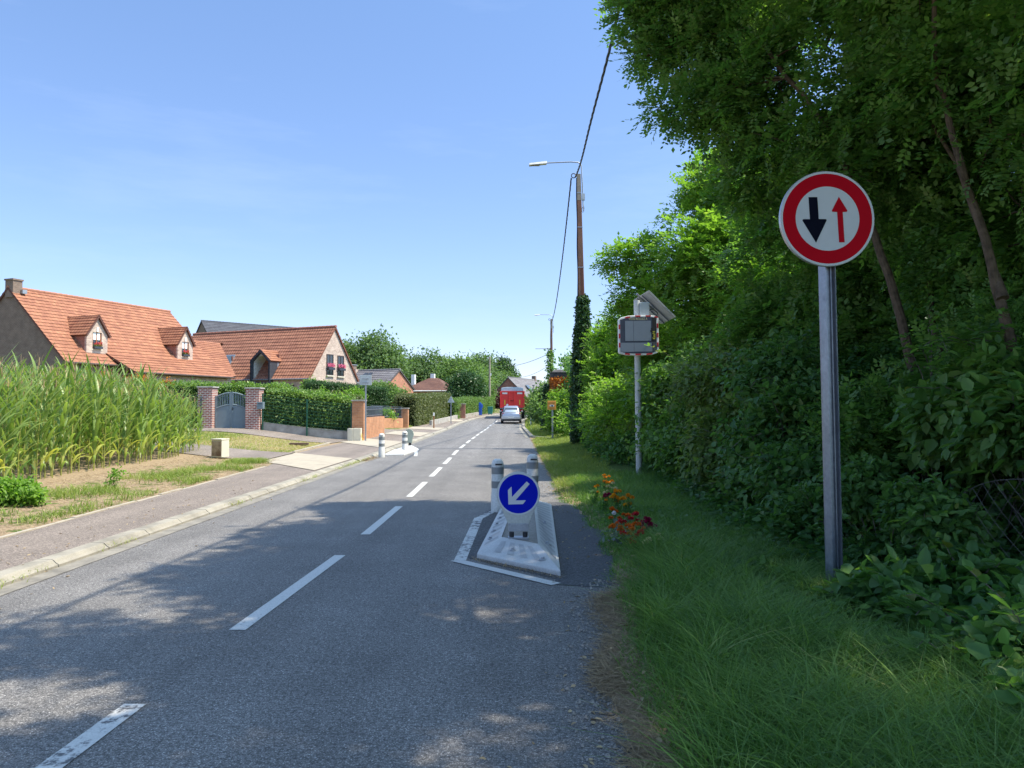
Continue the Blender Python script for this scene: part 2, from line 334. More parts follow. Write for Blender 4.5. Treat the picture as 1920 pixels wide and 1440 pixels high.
def crown(name, mat, parent, blobs, n, kind='pinnate', ls=1.0, org=(0, 0, 0), cull=-.15, f=1.1, ph=0.0, shell=.42, clip=None, ground=True):
    org = np.array(org, float); p, d = fill(blobs, n, shell, cull, f, ph)
    if clip is not None: k = clip(p); p, d = p[k], d[k]
    if ground:
        k = p[:, 2] > H(p[:, 0], p[:, 1])+.03; p, d = p[k], d[k]
    if kind == 'pinnate':
        c, dd, nn, L, Wd, rn = sprigs(p, d, 11, .24*ls, .062*ls); v, q = leaves4(c, dd, nn, L, Wd)
    elif kind == 'broad':
        m = 5; N = len(p); a = norm(d+rdir(N)*.8)
        c = (p[:, None]+RG.normal(size=(N, m, 3))*.07*ls).reshape(-1, 3)
        dd = (a[:, None]+rdir(N*m).reshape(N, m, 3)*.9+np.array([0, 0, -.25])).reshape(-1, 3)
        nn = (np.array([0, 0, 1.])+d[:, None]*.5+RG.normal(size=(N, m, 3))*.42).reshape(-1, 3)
        L = ls*.095*(.55+.8*RG.random(N*m)); Wd = L*(.5+.25*RG.random(N*m)); v, q0 = leaves6(c, dd, nn, L, Wd); q = q0
        rn = np.clip(np.repeat(RG.random(N)*.7, m)+RG.random(N*m)*.3, 0, 1); rn = np.repeat(rn, 2)
    else:   # simple small leaves / far leaf clumps
        m = 4; N = len(p); c = (p[:, None]+RG.normal(size=(N, m, 3))*.12*ls).reshape(-1, 3)
        dd = (d[:, None]*.6+rdir(N*m).reshape(N, m, 3)).reshape(-1, 3); nn = (d[:, None]*.5+np.array([0, 0, .6])+RG.normal(size=(N, m, 3))*.5).reshape(-1, 3)
        L = ls*.12*(.6+.8*RG.random(N*m)); v, q = leaves4(c, dd, nn, L, L*.7)
        rn = np.clip(np.repeat(RG.random(N)*.7, m)+RG.random(N*m)*.3, 0, 1)
    return npmesh(name, v-org, q, rn, mat, parent)
def limb_path(a, b, k=5, wob=.12, sag=0):
    a, b = Vector(a), Vector(b); L = (b-a).length; pts = []
    for i in range(k+1):
        t = i/k; p = a.lerp(b, t)
        if 0 < i < k: p += Vector((random.gauss(0, 1), random.gauss(0, 1), random.gauss(0, .5)))*wob*L*.12
        p.z += sag*math.sin(t*math.pi)*L; pts.append(p)
    return pts
BARK = plain('bark', (.115, .085, .058), .9, var=.45, scale=14, bump=.6, spec=.15)
BARKG = plain('bark_grey', (.16, .145, .12), .9, var=.4, scale=9, bump=.6, spec=.15)
LM_ROB = leafmat('leaf_locust', (.072, .172, .046), (.190, .330, .080), .50, (.24, .32, .07))
LM_DARK = leafmat('leaf_woodland', (.058, .152, .050), (.150, .280, .075), .45, (.17, .20, .05))
LM_BUSH = leafmat('leaf_bush', (.068, .168, .050), (.190, .325, .080), .45, (.20, .24, .05))
LM_HEDGE = leafmat('leaf_hedge', (.065, .145, .040), (.260, .370, .10), .40, (.42, .44, .16))
LM_OLIVE = leafmat('leaf_olive', (.085, .150, .045), (.210, .300, .090), .42, (.34, .34, .12))
LM_IVY = leafmat('leaf_ivy', (.024, .060, .020), (.060, .120, .034), .20, (.10, .14, .05), .34)
LM_BRIGHT = leafmat('leaf_bright', (.11, .22, .035), (.24, .39, .065), .50, (.36, .44, .10))
LM_FAR = leafmat('leaf_far_haze', (.085, .150, .062), (.160, .240, .095), .36, (.18, .25, .11), .95)  # distant leaves made paler, haze put into their colour
LM_FARL = leafmat('leaf_far_light', (.100, .175, .060), (.185, .28, .095), .38, None, .9)
LM_CONIF = leafmat('leaf_conifer', (.028, .075, .026), (.060, .13, .036), .18, (.12, .20, .04))
LM_PURP = leafmat('leaf_purple', (.035, .014, .018), (.075, .028, .03), .3)
LM_VAR = leafmat('leaf_variegated', (.07, .095, .035), (.17, .19, .075), .3, (.30, .30, .15))
LM_AUT = leafmat('leaf_autumn', (.32, .075, .02), (.68, .27, .04), .35, (.6, .4, .08))
def tree(name, label, cat, base, trunks, blobs, n, kind, mat, ls=1.0, group=None, r0=.14, cull=-.15, f=1.1, ph=0.0, limbs=True, shell=.42, bark=None, clip=None, tw=0):
    """trunks: list of paths (list of pts); blobs in world coords; crown + trunk are its parts"""
    t = thing(name, label, cat, base, 0, group); org = Vector(base); mb = MB(); tops = []
    for i, tp in enumerate(trunks):
        tp = [Vector(p) for p in tp]; m = len(tp); rr = r0*(1 if i == 0 else random.uniform(.55, .85))
        fine = []
        for a in range(m-1):
            seg = limb_path(tp[a], tp[a+1], 4, .10); fine += seg[:-1]
        fine.append(tp[-1]); K = len(fine); rad = [rr*(1-.72*k/(K-1)) for k in range(K)]; rad[0] *= 1.3
        mb.tube([p-org for p in fine], rad, 9); tops += [(p, r) for p, r in zip(fine[K//3:], rad[K//3:])]
    if limbs:
        for b in blobs:
            c = Vector(b[:3]); q, r = min(tops, key=lambda pr: (pr[0]-c).length+(max(0, pr[0].z-c.z)*1.5)); r = min(r*.6, .06)
            if (q-c).length > .3: mb.tube([p-org for p in limb_path(q, c, 5, .16, .05)], [r, r*.85, r*.7, r*.55, r*.4, r*.22], 6)
            for j in range(tw):
                e = c+Vector(rdir(1)[0])*b[3]*.9; mb.tube([p-org for p in limb_path(c, e, 3, .2)], [.014, .010, .007, .003], 4)
    mb.build('trunk', bark or BARK, t, smooth=True)
    crown('crown', mat, t, blobs, n, kind, ls, base, cull, f, ph, shell, clip)
    return t
def scatter_blobs(x0, x1, y0, y1, z0, z1, n, r0, r1, seed=0):
    rs = random.Random(seed); return [(rs.uniform(x0, x1), rs.uniform(y0, y1), rs.uniform(z0, z1), rs.uniform(r0, r1)) for _ in range(n)]
def blades(xs, ys, hh, wd, lean=.35, seg=3, off=None, wind=(0, 0), zb=0.0):
    """grass blades as curved tapering strips"""
    n = len(xs); z = H(xs, ys)+zb-.01; base = np.stack([xs, ys, z], 1); a = RG.random(n)*2*np.pi
    ld = np.stack([np.cos(a), np.sin(a), 0*a], 1)*(lean*(.3+RG.random(n)*1.4))[:, None]+np.array([wind[0], wind[1], 0]); sd_ = np.stack([-np.sin(a), np.cos(a), 0*a], 1)
    b = a+RG.normal(size=n)*.9; sd_ = np.stack([-np.sin(b), np.cos(b), 0*b], 1)
    rows = []
    for k in range(seg+1):
        t = k/seg; c = base+np.array([0, 0, 1.])*(hh*(t-.28*t*t*np.minimum(1, lean*1.4)))[:, None]+ld*(hh*t**2)[:, None]
        w = (wd*(1-t**1.6*.94))[:, None]; rows.append(np.stack([c-sd_*w*.5, c+sd_*w*.5], 1))
    v = np.stack(rows, 1).reshape(n, -1, 3); m = 2*(seg+1); i0 = np.arange(n)[:, None, None]*m
    q = np.array([[2*k, 2*k+1, 2*k+3, 2*k+2] for k in range(seg)])[None]+i0
    return v.reshape(-1, 3), q.reshape(-1, 4), seg
def grass_obj(name, parts, mat, label):
    V = []; Q = []; R = []; o = 0
    for (v, q, seg, rn) in parts:
        V.append(v); Q.append(q+o); R.append(np.repeat(rn, seg)); o += len(v)
    ob = npmesh(name, np.concatenate(V), np.concatenate(Q), np.concatenate(R), mat); return tagp(ob, label, 'grass', kind='stuff')
def text_obj(name, s, size, mat, parent, loc, rot, ext=.002, sx=1.0):
    cu = bpy.data.curves.new(name, 'FONT'); cu.body = s; cu.size = size; cu.extrude = ext; cu.align_x = 'CENTER'; cu.align_y = 'CENTER'; cu.resolution_u = 3; cu.offset = size*.012
    tmp = bpy.data.objects.new('tmp', cu); COL.objects.link(tmp); dg = bpy.context.evaluated_depsgraph_get(); dg.update()
    me = bpy.data.meshes.new_from_object(tmp.evaluated_get(dg)); COL.objects.unlink(tmp); bpy.data.objects.remove(tmp)
    me.materials.clear(); me.materials.append(mat); o = link(name, me, parent); o.location = loc; o.rotation_euler = rot; o.scale = (sx, 1, 1); return o
# ================================================================ THE SETTING
def struct(o, kind='structure'): o['kind'] = kind; return o
def grid_mesh(name, xs, ys, zf, mat, uvx=None):
    X, Y = np.meshgrid(xs, ys) if np.ndim(xs) == 1 else (xs, ys)
    Z = zf(X, Y); nr, nc = X.shape; v = np.stack([X, Y, Z], -1).reshape(-1, 3); i = np.arange(nr*nc).reshape(nr, nc)
    q = np.stack([i[:-1, :-1], i[:-1, 1:], i[1:, 1:], i[1:, :-1]], -1).reshape(-1, 4)
    return npmesh(name, v, q, None, mat, smooth=True), X, Y
# ground
t = NT('ground_soil'); a = t.n('ShaderNodeAttribute'); a.attribute_name = 'green'
n1 = t.noise(3.2, 8, .65); n2 = t.noise(26, 6, .7); n3 = t.noise(.35, 4)
soil = t.ramp(n2, 'Fac', .3, .72, (.16, .115, .075), (.42, .32, .205)); gr = t.ramp(n2, 'Fac', .3, .7, (.040, .075, .018), (.12, .16, .04))
ad = t.n('ShaderNodeMath', operation='ADD'); t.l(a, 'Fac', ad, 0); t.l(n1, 'Fac', ad, 1); fr = t.ramp(ad, 'Value', .92, 1.10)
m = t.mix((fr, 'Color'), (soil, 'Color'), (gr, 'Color')); t.l(m, 'Color', t.p, 'Base Color'); t.p.inputs['Roughness'].default_value = .95
t.p.inputs['Specular IOR Level'].default_value = .1; t.bump(n2, 'Fac', .7, .03); M_GROUND = t.m
xs = np.concatenate([[-900, -500, -300, -180, -110], np.arange(-75, -22, 4), np.arange(-22, -9, .5), np.arange(-9, -4, .125), np.arange(-4, 0, .8), np.arange(0.1, 2.2, .07), np.arange(2.2, 6, .25), np.arange(6, 20, 1.), [22, 30, 45, 70, 110, 180, 300, 500, 900]])
ys = np.concatenate([[-80, -40, -15, -6], np.arange(0, 16, .22), np.arange(16, 45, .5), np.arange(45, 130, 1.5), [135, 150, 180, 230, 300, 450, 700, 1200, 2000]])
gnd, GX, GYY = grid_mesh('ground', xs, ys, lambda X, Y: H(X, Y), M_GROUND); struct(gnd)
dlt = Lx(GYY)-GX-PO(GYY); green = np.where(GX < 0, np.where(dlt < .35, .40, np.where((dlt < 2.4) & (GYY < 26), .42, np.where(GYY < 26, .18, .50))), np.where(GX-Rx(GYY) < .25, .15, .62))
green = np.where((GX < 0) & (GYY > 27) & (GYY < 34.5) & (dlt < 4), .36, green)
at = gnd.data.attributes.new('green', 'FLOAT', 'POINT'); at.data.foreach_set('value', green.ravel().astype(np.float32))
# road
M_ROAD = asphalt('asphalt_road', (.108, .104, .101, 1), (.33, .32, .31, 1), .64, (.84, 1.14), 115)
yy = np.concatenate([np.arange(-12, 60, .5), np.arange(60, 112.3, .7)]); tt = np.linspace(0, 1, 25)
A = Lx(yy)[:, None]-.03; B = Rx(yy)[:, None]+.22; RX = A+(B-A)*tt[None]; RY = np.repeat(yy[:, None], 25, 1)
road, _, _ = grid_mesh('road', RX, RY, lambda X, Y: g(Y), M_ROAD); struct(road)
def crossroad_z(x, y): return g(y)
# pavement on the left
M_PAVE = asphalt('asphalt_pavement', (.165, .136, .114, 1), (.33, .28, .24, 1), .68, (.9, 1.12), 120)
M_CONC = dirty('concrete_pale', (.40, .35, .27), (.30, .265, .21), .85, (.45, .72), 3, 0, 60)
M_KERB = dirty('concrete_kerb', (.33, .305, .25), (.20, .185, .15), .88, (.42, .66), 2.2, 0, 70)
M_GUT = dirty('concrete_gutter', (.27, .25, .21), (.15, .14, .12), .88, (.4, .66), 3, 0, 70)
tt = np.linspace(0, 1, 9); yp = np.concatenate([np.arange(-12, 60, .5), np.arange(60, 109, .7)])
A = Lx(yp)[:, None]-.212; B = (Lx(yp)-PO(yp))[:, None]
pv, _, _ = grid_mesh('pavement', B+(A-B)*tt[None], np.repeat(yp[:, None], 9, 1), lambda X, Y: g(Y)+.083, M_PAVE); struct(pv)
# kerb stones + gutter
kb = MB(); s = -6.0; k = 0
while s < 100:
    L = 1.0 if s < 60 else 2.0; a, b = s+.008, s+L-.008; gap = .004
    low = 0
    for q in ((19.2, 24.3), (30, 36.5), (41.5, 47), (52, 57), (70, 74)):
        if q[0] < (a+b)/2 < q[1]: low = .09
    xa, xb = float(Lx(a)), float(Lx(b)); za, zb = float(g(a)), float(g(b)); hh = .083-low*.45; j = random.uniform(-.002, .002); jz = random.uniform(-.0015, .0015)
    P = [(.0, -.06), (.0, .03), (-.03, hh-.035), (-.055, hh-.008), (-.075, hh), (-.215, .086+jz), (-.275, -.06)]
    vs = [(xa+p[0]+j, a, za+p[1]+jz) for p in P]+[(xb+p[0]+j, b, zb+p[1]+jz) for p in P]; n = len(P)
    kb.add(vs, [tuple(range(n))[::-1], tuple(range(n, 2*n))]+[(i, (i+1) % n, n+(i+1) % n, n+i) for i in range(n)])
    s += L
kerb = kb.build('kerb', M_KERB); struct(kerb)
yg = np.concatenate([np.arange(-12, 60, .5), np.arange(60, 100, .7)]); tg = np.linspace(0, 1, 3); A = Lx(yg)[:, None]; B = A+.21
gt, _, _ = grid_mesh('gutter', A+(B-A)*tg[None], np.repeat(yg[:, None], 3, 1), lambda X, Y: g(Y)+.006, M_GUT); struct(gt)
# kerb on the right, starting beyond the verge
kr = MB(); s = 39.2
while s < 98:
    a, b = s+.01, s+.99; xa, xb = float(Rx(a)), float(Rx(b))
    if s < 42: xa += .9*(1-sm((a-39.2)/2.8))**1; xb += .9*(1-sm((b-39.2)/2.8))
    za, zb = float(g(a)), float(g(b)); P = [(-.22, -.05), (-.22, .01), (0, .012), (.02, .12), (.22, .13), (.24, -.05)]
    vs = [(xa+p[0], a, za+p[1]) for p in P]+[(xb+p[0], b, zb+p[1]) for p in P]; n = len(P)
    kr.add(vs, [tuple(range(n))[::-1], tuple(range(n, 2*n))]+[(i, (i+1) % n, n+(i+1) % n, n+i) for i in range(n)]); s += 1
kr = kr.build('kerb_right', M_KERB); struct(kr)
# thin concrete border along the back of the pavement
bd = MB(); s = -6
while s < 20.6:
    a, b = s+.006, s+.994; xa, xb = float(Lx(a)-PO(a)), float(Lx(b)-PO(b)); j = random.uniform(-.012, .012); z = .092+random.uniform(-.012, .012)
    bd.hexa([(xa-.06+j, a, -.02), (xa+.01+j, a, -.02), (xb+.01+j, b, -.02), (xb-.06+j, b, -.02)], [(xa-.06+j, a, z), (xa+.01+j, a, z), (xb+.01+j, b, z), (xb-.06+j, b, z)]); s += 1
for k in range(7):
    a, b = 27.3+k+.01, 28.28+k; xa = float(Lx(a)-PO(a))-.02-.05*k; z0 = surf(-7.9, a)
    bd.hexa([(xa-.1, a, z0-.1), (xa, a, z0-.1), (xa-.05, b, z0-.1), (xa-.15, b, z0-.1)], [(xa-.1, a, z0+.05), (xa, a, z0+.05), (xa-.05, b, z0+.06), (xa-.15, b, z0+.06)])
struct(bd.build('pavement_border', M_CONC))
def drape(name, p00, p10, p11, p01, nx, ny, off, mat):
    u = np.linspace(0, 1, nx)[None, :, None]; w = np.linspace(0, 1, ny)[:, None, None]; P = [np.array(p, float)[None, None] for p in (p00, p10, p11, p01)]
    XY = P[0]*(1-u)*(1-w)+P[1]*u*(1-w)+P[2]*u*w+P[3]*(1-u)*w
    Z = np.vectorize(surf)(XY[..., 0], XY[..., 1])+off
    v = np.concatenate([XY, Z[..., None]], -1).reshape(-1, 3); i = np.arange(nx*ny).reshape(ny, nx); q = np.stack([i[:-1, :-1], i[:-1, 1:], i[1:, 1:], i[1:, :-1]], -1).reshape(-1, 4)
    return struct(npmesh(name, v, q, None, mat, smooth=True))
drape('driveway_apron', (-7.45, 23.0), (-4.99, 19.5), (-4.99, 24.2), (-7.62, 27.2), 14, 16, .013, M_CONC)
drape('driveway_apron', (-8.05, 35.6), (-4.97, 30.2), (-4.97, 35.4), (-7.7, 39.6), 14, 12, .014, M_CONC)
drape('driveway_apron', (-7.6, 45.5), (-4.97, 41.6), (-4.97, 47), (-7.6, 50.5), 8, 8, .015, M_CONC)
drape('driveway_apron', (-7.6, 55), (-4.97, 52), (-4.97, 57), (-7.6, 59), 8, 8, .016, M_CONC)
drape('driveway_apron', (-6.1, 71), (-4.75, 69.5), (-4.4, 73), (-6.0, 75), 6, 6, .018, M_CONC)
drape('driveway', (-14, 25.5), (-7.5, 23.0), (-7.66, 27.2), (-14, 28.3), 22, 8, .022, M_PAVE)
drape('driveway', (-17, 34.6), (-7.95, 33.9), (-7.72, 37.3), (-17, 37.6), 24, 8, .024, M_PAVE)
drape('driveway', (-12, 44.2), (-7.6, 44.2), (-7.6, 52.5), (-12, 52), 12, 10, .020, M_PAVE)
# painted markings, worn
def paint(name, wear=(.40, .52), c=(.56, .56, .54), sc=26):
    t = NT(name); n = t.noise(sc, 7, .72); n2 = t.noise(1.6, 3)
    ad = t.n('ShaderNodeMath', operation='MULTIPLY_ADD'); t.l(n2, 'Fac', ad, 0); ad.inputs[1].default_value = .35; t.l(n, 'Fac', ad, 2)
    r = t.ramp(ad, 'Value', wear[0]+.17, wear[1]+.17, (.10, .10, .105), c); r2 = t.noise(90, 2); q = t.ramp(r2, 'Fac', .3, .7, (.82, .82, .82, 1), (1.06, 1.06, 1.06, 1))
    m = t.mix(1.0, (r, 'Color'), (q, 'Color'), 'MULTIPLY'); t.l(m, 'Color', t.p, 'Base Color'); t.p.inputs['Roughness'].default_value = .7; t.bump(r2, 'Fac', .3, .003); return t.m
M_PAINT = paint('road_paint', (.28, .40)); M_PAINTW = paint('road_paint_worn', (.40, .50), sc=14)
def strip(mb, pts, w, off=.005, mi=0):
    for a, b in zip(pts[:-1], pts[1:]):
        d = np.array([b[0]-a[0], b[1]-a[1]]); d = d/np.linalg.norm(d); nx, ny = -d[1]*w/2, d[0]*w/2
        mb.add([(a[0]-nx, a[1]-ny, float(g(a[1]-ny))+off), (b[0]-nx, b[1]-ny, float(g(b[1]-ny))+off), (b[0]+nx, b[1]+ny, float(g(b[1]+ny))+off), (a[0]+nx, a[1]+ny, float(g(a[1]+ny))+off)], [(0, 1, 2, 3)], mi)
mk = MB()
for k in range(-2, 16):
    y0 = 5.74+4.35*k; pts = [(float(Cx(y)), y) for y in np.linspace(y0, y0+2.92, 5)]; strip(mk, pts, .125, mi=(1 if k < 0 else 0))
struct(mk.build('centre_line', [M_PAINT, M_PAINTW], recalc=False))
# newer asphalt strip beside the traffic island
M_NEW = asphalt('asphalt_patch', (.060, .061, .066, 1), (.15, .151, .158, 1), .7, (.85, 1.15))
pt = MB(); yl = np.linspace(7.25, 13.6, 14)
for a, b in zip(yl[:-1], yl[1:]):
    pt.add([(-.62, a, .0035), (1.02, a, .0035), (1.02, b, .0035), (-.55, b, .0035)], [(0, 1, 2, 3)])
pt = MB().add([(.40, 7.22, .0038), (1.06, 7.05, .0038), (1.16, 8, .0038), (1.2, 10, .0038), (1.14, 12.6, .0038), (.9, 13.6, .0038), (-.2, 13.5, .0038), (-.42, 12.2, .0038), (-.52, 8.55, .0038), (.42, 7.45, .0038)], [tuple(range(10))])
struct(pt.build('road_patch', M_NEW, recalc=False))
mk = MB()
strip(mk, [(.41, 7.22), (-.61, 8.36)], .13, .008); strip(mk, [(-.56, 8.33), (-.50, 11.6)], .13, .0095, 1); strip(mk, [(-.5, 11.55), (-.30, 12.35)], .12, .008, 1)
strip(mk, [(-3.35, 26.8), (-3.9, 31.5)], .12, .008); 
struct(mk.build('island_marking', [M_PAINT, M_PAINTW], recalc=False))
M_STRAW = leafmat('dry_straw', (.19, .135, .08), (.48, .37, .22), .15, (.5, .4, .22), .7, (1.2, 1.1, .8))
M_GRASS = leafmat('grass_blade', (.070, .170, .042), (.260, .400, .110), .44, (.42, .42, .18), .4, (1.4, 1.5, .6))
M_GRASSL = leafmat('grass_blade_dry_sunlit', (.150, .235, .042), (.36, .42, .11), .42, (.50, .44, .21), .5, (1.3, 1.3, .7))  # dry tones, also brightened so the right verge reads as sunlit
# ================================================================ HOUSES
def rslope(mb, e0, e1, r0, r1, mi=0, th=.33, step=.035, thick=.10, u0=0, shift=0):
    """one roof slope: eave e0-e1, ridge r0-r1; real tile courses, each lapping over the one below"""
    e0, e1, r0, r1 = [Vector(p) for p in (e0, e1, r0, r1)]; n = max(2, round(((r0+r1)/2-(e0+e1)/2).length/th)); nrm = (e1-e0).cross(r0-e0)
    if nrm.length < 1e-6: nrm = (e1-e0).cross(r1-e0)
    nrm.normalize()
    if nrm.z < 0: nrm = -nrm
    ud = (e1-e0).normalized()
    for i in range(n):
        a, b = i/n, (i+1)/n; p0, p1 = e0.lerp(r0, a), e1.lerp(r1, a); q0, q1 = e0.lerp(r0, b), e1.lerp(r1, b)
        U = lambda p: ((p-e0).dot(ud)+u0)
        vs = [p0+nrm*step, p1+nrm*step, q1+nrm*.002, q0+nrm*.002, p0-nrm*.004, p1-nrm*.004]
        uv = [[(U(p0), i*th+.01), (U(p1), i*th+.01), (U(q1), (i+1)*th-.01), (U(q0), (i+1)*th-.01)], [(U(p0), i*th), (U(p1), i*th), (U(p1), i*th+.01), (U(p0), i*th+.01)]]
        mb.add(vs, [(0, 1, 2, 3), (4, 5, 1, 0)], mi, uv)
    d = nrm*thick; Z = (0, 0)
    vs = [e0-nrm*.004, e1-nrm*.004, r1-nrm*.004, r0-nrm*.004, e0-d, e1-d, r1-d, r0-d]
    mb.add(vs, [(4, 7, 6, 5), (0, 3, 7, 4), (1, 5, 6, 2), (0, 4, 5, 1)], mi, [[Z]*4]*4)
    return mb
M_TILE = tiles('roof_tile_orange', (.375, .170, .092), (.29, .120, .068), (.14, .065, .05), .24, .33, .6)
M_TILE2 = tiles('roof_tile_brown_orange', (.38, .178, .108), (.31, .14, .086), (.23, .10, .07), .26, .34, 1.2)
M_TILEB = tiles('roof_tile_brown', (.20, .105, .075), (.16, .085, .065), (.10, .06, .05), .26, .34, .8)
M_SLATE = tiles('roof_slate', (.085, .09, .105), (.07, .075, .09), (.05, .05, .06), .3, .3, .1)
M_SLATEG = tiles('roof_tile_grey', (.215, .21, .215), (.18, .175, .185), (.12, .12, .12), .3, .34, .5)
M_BRK = brick('brick_brown', (.21, .145, .11), (.165, .115, .09), (.25, .21, .17))
M_BRKP = brick('brick_pale', (.58, .45, .37), (.40, .29, .24), (.52, .43, .36))
M_BRKR = brick('brick_red', (.36, .12, .075), (.28, .09, .06), (.36, .28, .22))
M_BRKW = brick('brick_red_white_joint', (.34, .105, .075), (.25, .075, .06), (.62, .56, .50), .23, .085, mort=.016)
M_BRKO = brick('brick_orange', (.50, .235, .12), (.42, .19, .10), (.46, .30, .19), .24, .08, mort=.008)
M_ZINC = plain('zinc', (.36, .38, .40), .45, .7, .12); M_DKM = plain('dark_metal_paint', (.040, .048, .062), .45, 0, .1)
M_WHT = plain('white_paint', (.78, .78, .76), .5, 0, .05); M_WOOD = plain('varnished_wood', (.30, .11, .035), .5, 0, .25, 9)
M_GLASS = glassmat('window_glass'); M_CREAM = plain('cream_stone', (.62, .57, .46), .8, 0, .08)
M_GUTR = plain('dark_brown_gutter', (.075, .05, .04), .4)
def gable_house(name, label, A, B, w, ez, rz, gz, wall, roof, th=.33, over=.35, verge=.12, cat='house', gutter=M_GUTR, w2=None):
    A = Vector((A[0], A[1], 0)); B = Vector((B[0], B[1], 0)); L = (B-A).length; ang = math.atan2(B.y-A.y, B.x-A.x); w2 = w2 or w
    t = thing(name, label, cat, (A.x, A.y, gz), ang); e, r = ez-gz, rz-gz; k = (r-e)/w; k2 = (r-e)/w2
    mb = MB(); wi = w-over; wj = w2-over
    prof = [(-wi, -.6), (wj, -.6), (wj, e+k2*over-.12), (0, r-.14), (-wi, e+k*over-.12)]
    mb.prism(prof, 'x', 0, L); wl = mb.build('wall', wall, t)
    rb = MB(); rslope(rb, (-verge, -w, e), (L+verge, -w, e), (-verge, 0, r), (L+verge, 0, r), 0, th); rslope(rb, (-verge, w2, e), (L+verge, w2, e), (-verge, 0, r), (L+verge, 0, r), 0, th)
    rf = rb.build('roof', roof, t, recalc=False)
    rd = MB(); n = int(L/.4)
    for i in range(n):
        x0 = -verge+(L+2*verge)*i/n; x1 = -verge+(L+2*verge)*(i+1)/n
        rd.tube([(x0, 0, r+.00), (x1+.03, 0, r+.015)], [.105, .115], 8)
    rd.build('ridge_tiles', plain(roof.name+'_ridge', tuple(c for c in {'roof_tile_orange': (.33, .145, .085), 'roof_tile_brown_orange': (.28, .12, .08), 'roof_tile_brown': (.17, .09, .065), 'roof_slate': (.06, .07, .09), 'roof_tile_grey': (.2, .195, .2)}[roof.name]), .7), rf, smooth=True)
    gb = MB(); gb.tube([(-verge, -w-.05, e-.03), (L+verge, -w-.05, e-.03)], .065, 8); gb.tube([(L-.1, -w-.05, e-.05), (L-.1, -wi-.05, e-.4), (L-.1, -wi-.05, .0)], .045, 8)
    gb.build('gutter', gutter, t, smooth=True)
    return t, rf, wl, L
def window(parent, P, ud, wd, ht, frame=M_WHT, out=None, shutter=0, arch=False, glass=M_GLASS, sill=True, name='window'):
    """P = bottom centre (local), ud = unit vector along the wall, out = outward normal; frame, pane, sill"""
    P, ud, out = Vector(P), Vector(ud).normalized(), Vector(out).normalized(); up = Vector((0, 0, 1))
    def bx(mb, u0, u1, z0, z1, o0, o1):
        f = lambda u, z, o: P+ud*u+up*z+out*o
        mb.hexa([f(u0, z0, o0), f(u1, z0, o0), f(u1, z0, o1), f(u0, z0, o1)], [f(u0, z1, o0), f(u1, z1, o0), f(u1, z1, o1), f(u0, z1, o1)])
    h = wd/2; fr = MB(); t_ = .07
    bx(fr, -h, -h+t_, 0, ht, -.02, .045); bx(fr, h-t_, h, 0, ht, -.02, .045); bx(fr, -h+t_, h-t_, 0, t_, -.02, .045); bx(fr, -h+t_, h-t_, ht-t_, ht, -.02, .045); bx(fr, -.03, .03, t_, ht-t_, -.02, .04)
    w = fr.build(name, frame, parent); gl = MB(); bx(gl, -h+.03, h-.03, .03, ht-.03, -.03, .012); gl.build('pane', glass, w)
    if shutter: s_ = MB(); bx(s_, -h+.05, h-.05, ht*(1-shutter), ht-.04, .013, .034); s_.build('shutter', M_WHT, w)
    if sill: s_ = MB(); bx(s_, -h-.06, h+.06, -.09, 0, -.02, .12); s_.build('sill', M_CREAM, w)
    return w
def petals(parent, name, P, ud, wd, ht, mat, n=120, dep=.14):
    P, ud = Vector(P), Vector(ud)
    if wd > .3:
        for q in (-1, 0, 1): petals(parent, 'bloom' if name == 'flowers' else 'plant', P+ud*q*wd/3, ud, wd/3, ht, mat, n//2, dep)
        return
    c = np.array(P+Vector((0, 0, ht*.45)))+rdir(n)*(RG.random(n)**.4)[:, None]*np.array([wd*.42, wd*.42, ht*.45])
    v, q = leaves4(c, rdir(n), rdir(n), np.full(n, .075), np.full(n, .06)); return npmesh(name, v, q, RG.random(n), mat, parent)
M_PETR = leafmat('petal_red', (.55, .03, .03), (.75, .08, .10), .2, tmul=(1, 1, 1)); M_PETP = leafmat('petal_pink', (.70, .12, .25), (.80, .25, .38), .2, tmul=(1, 1, 1))
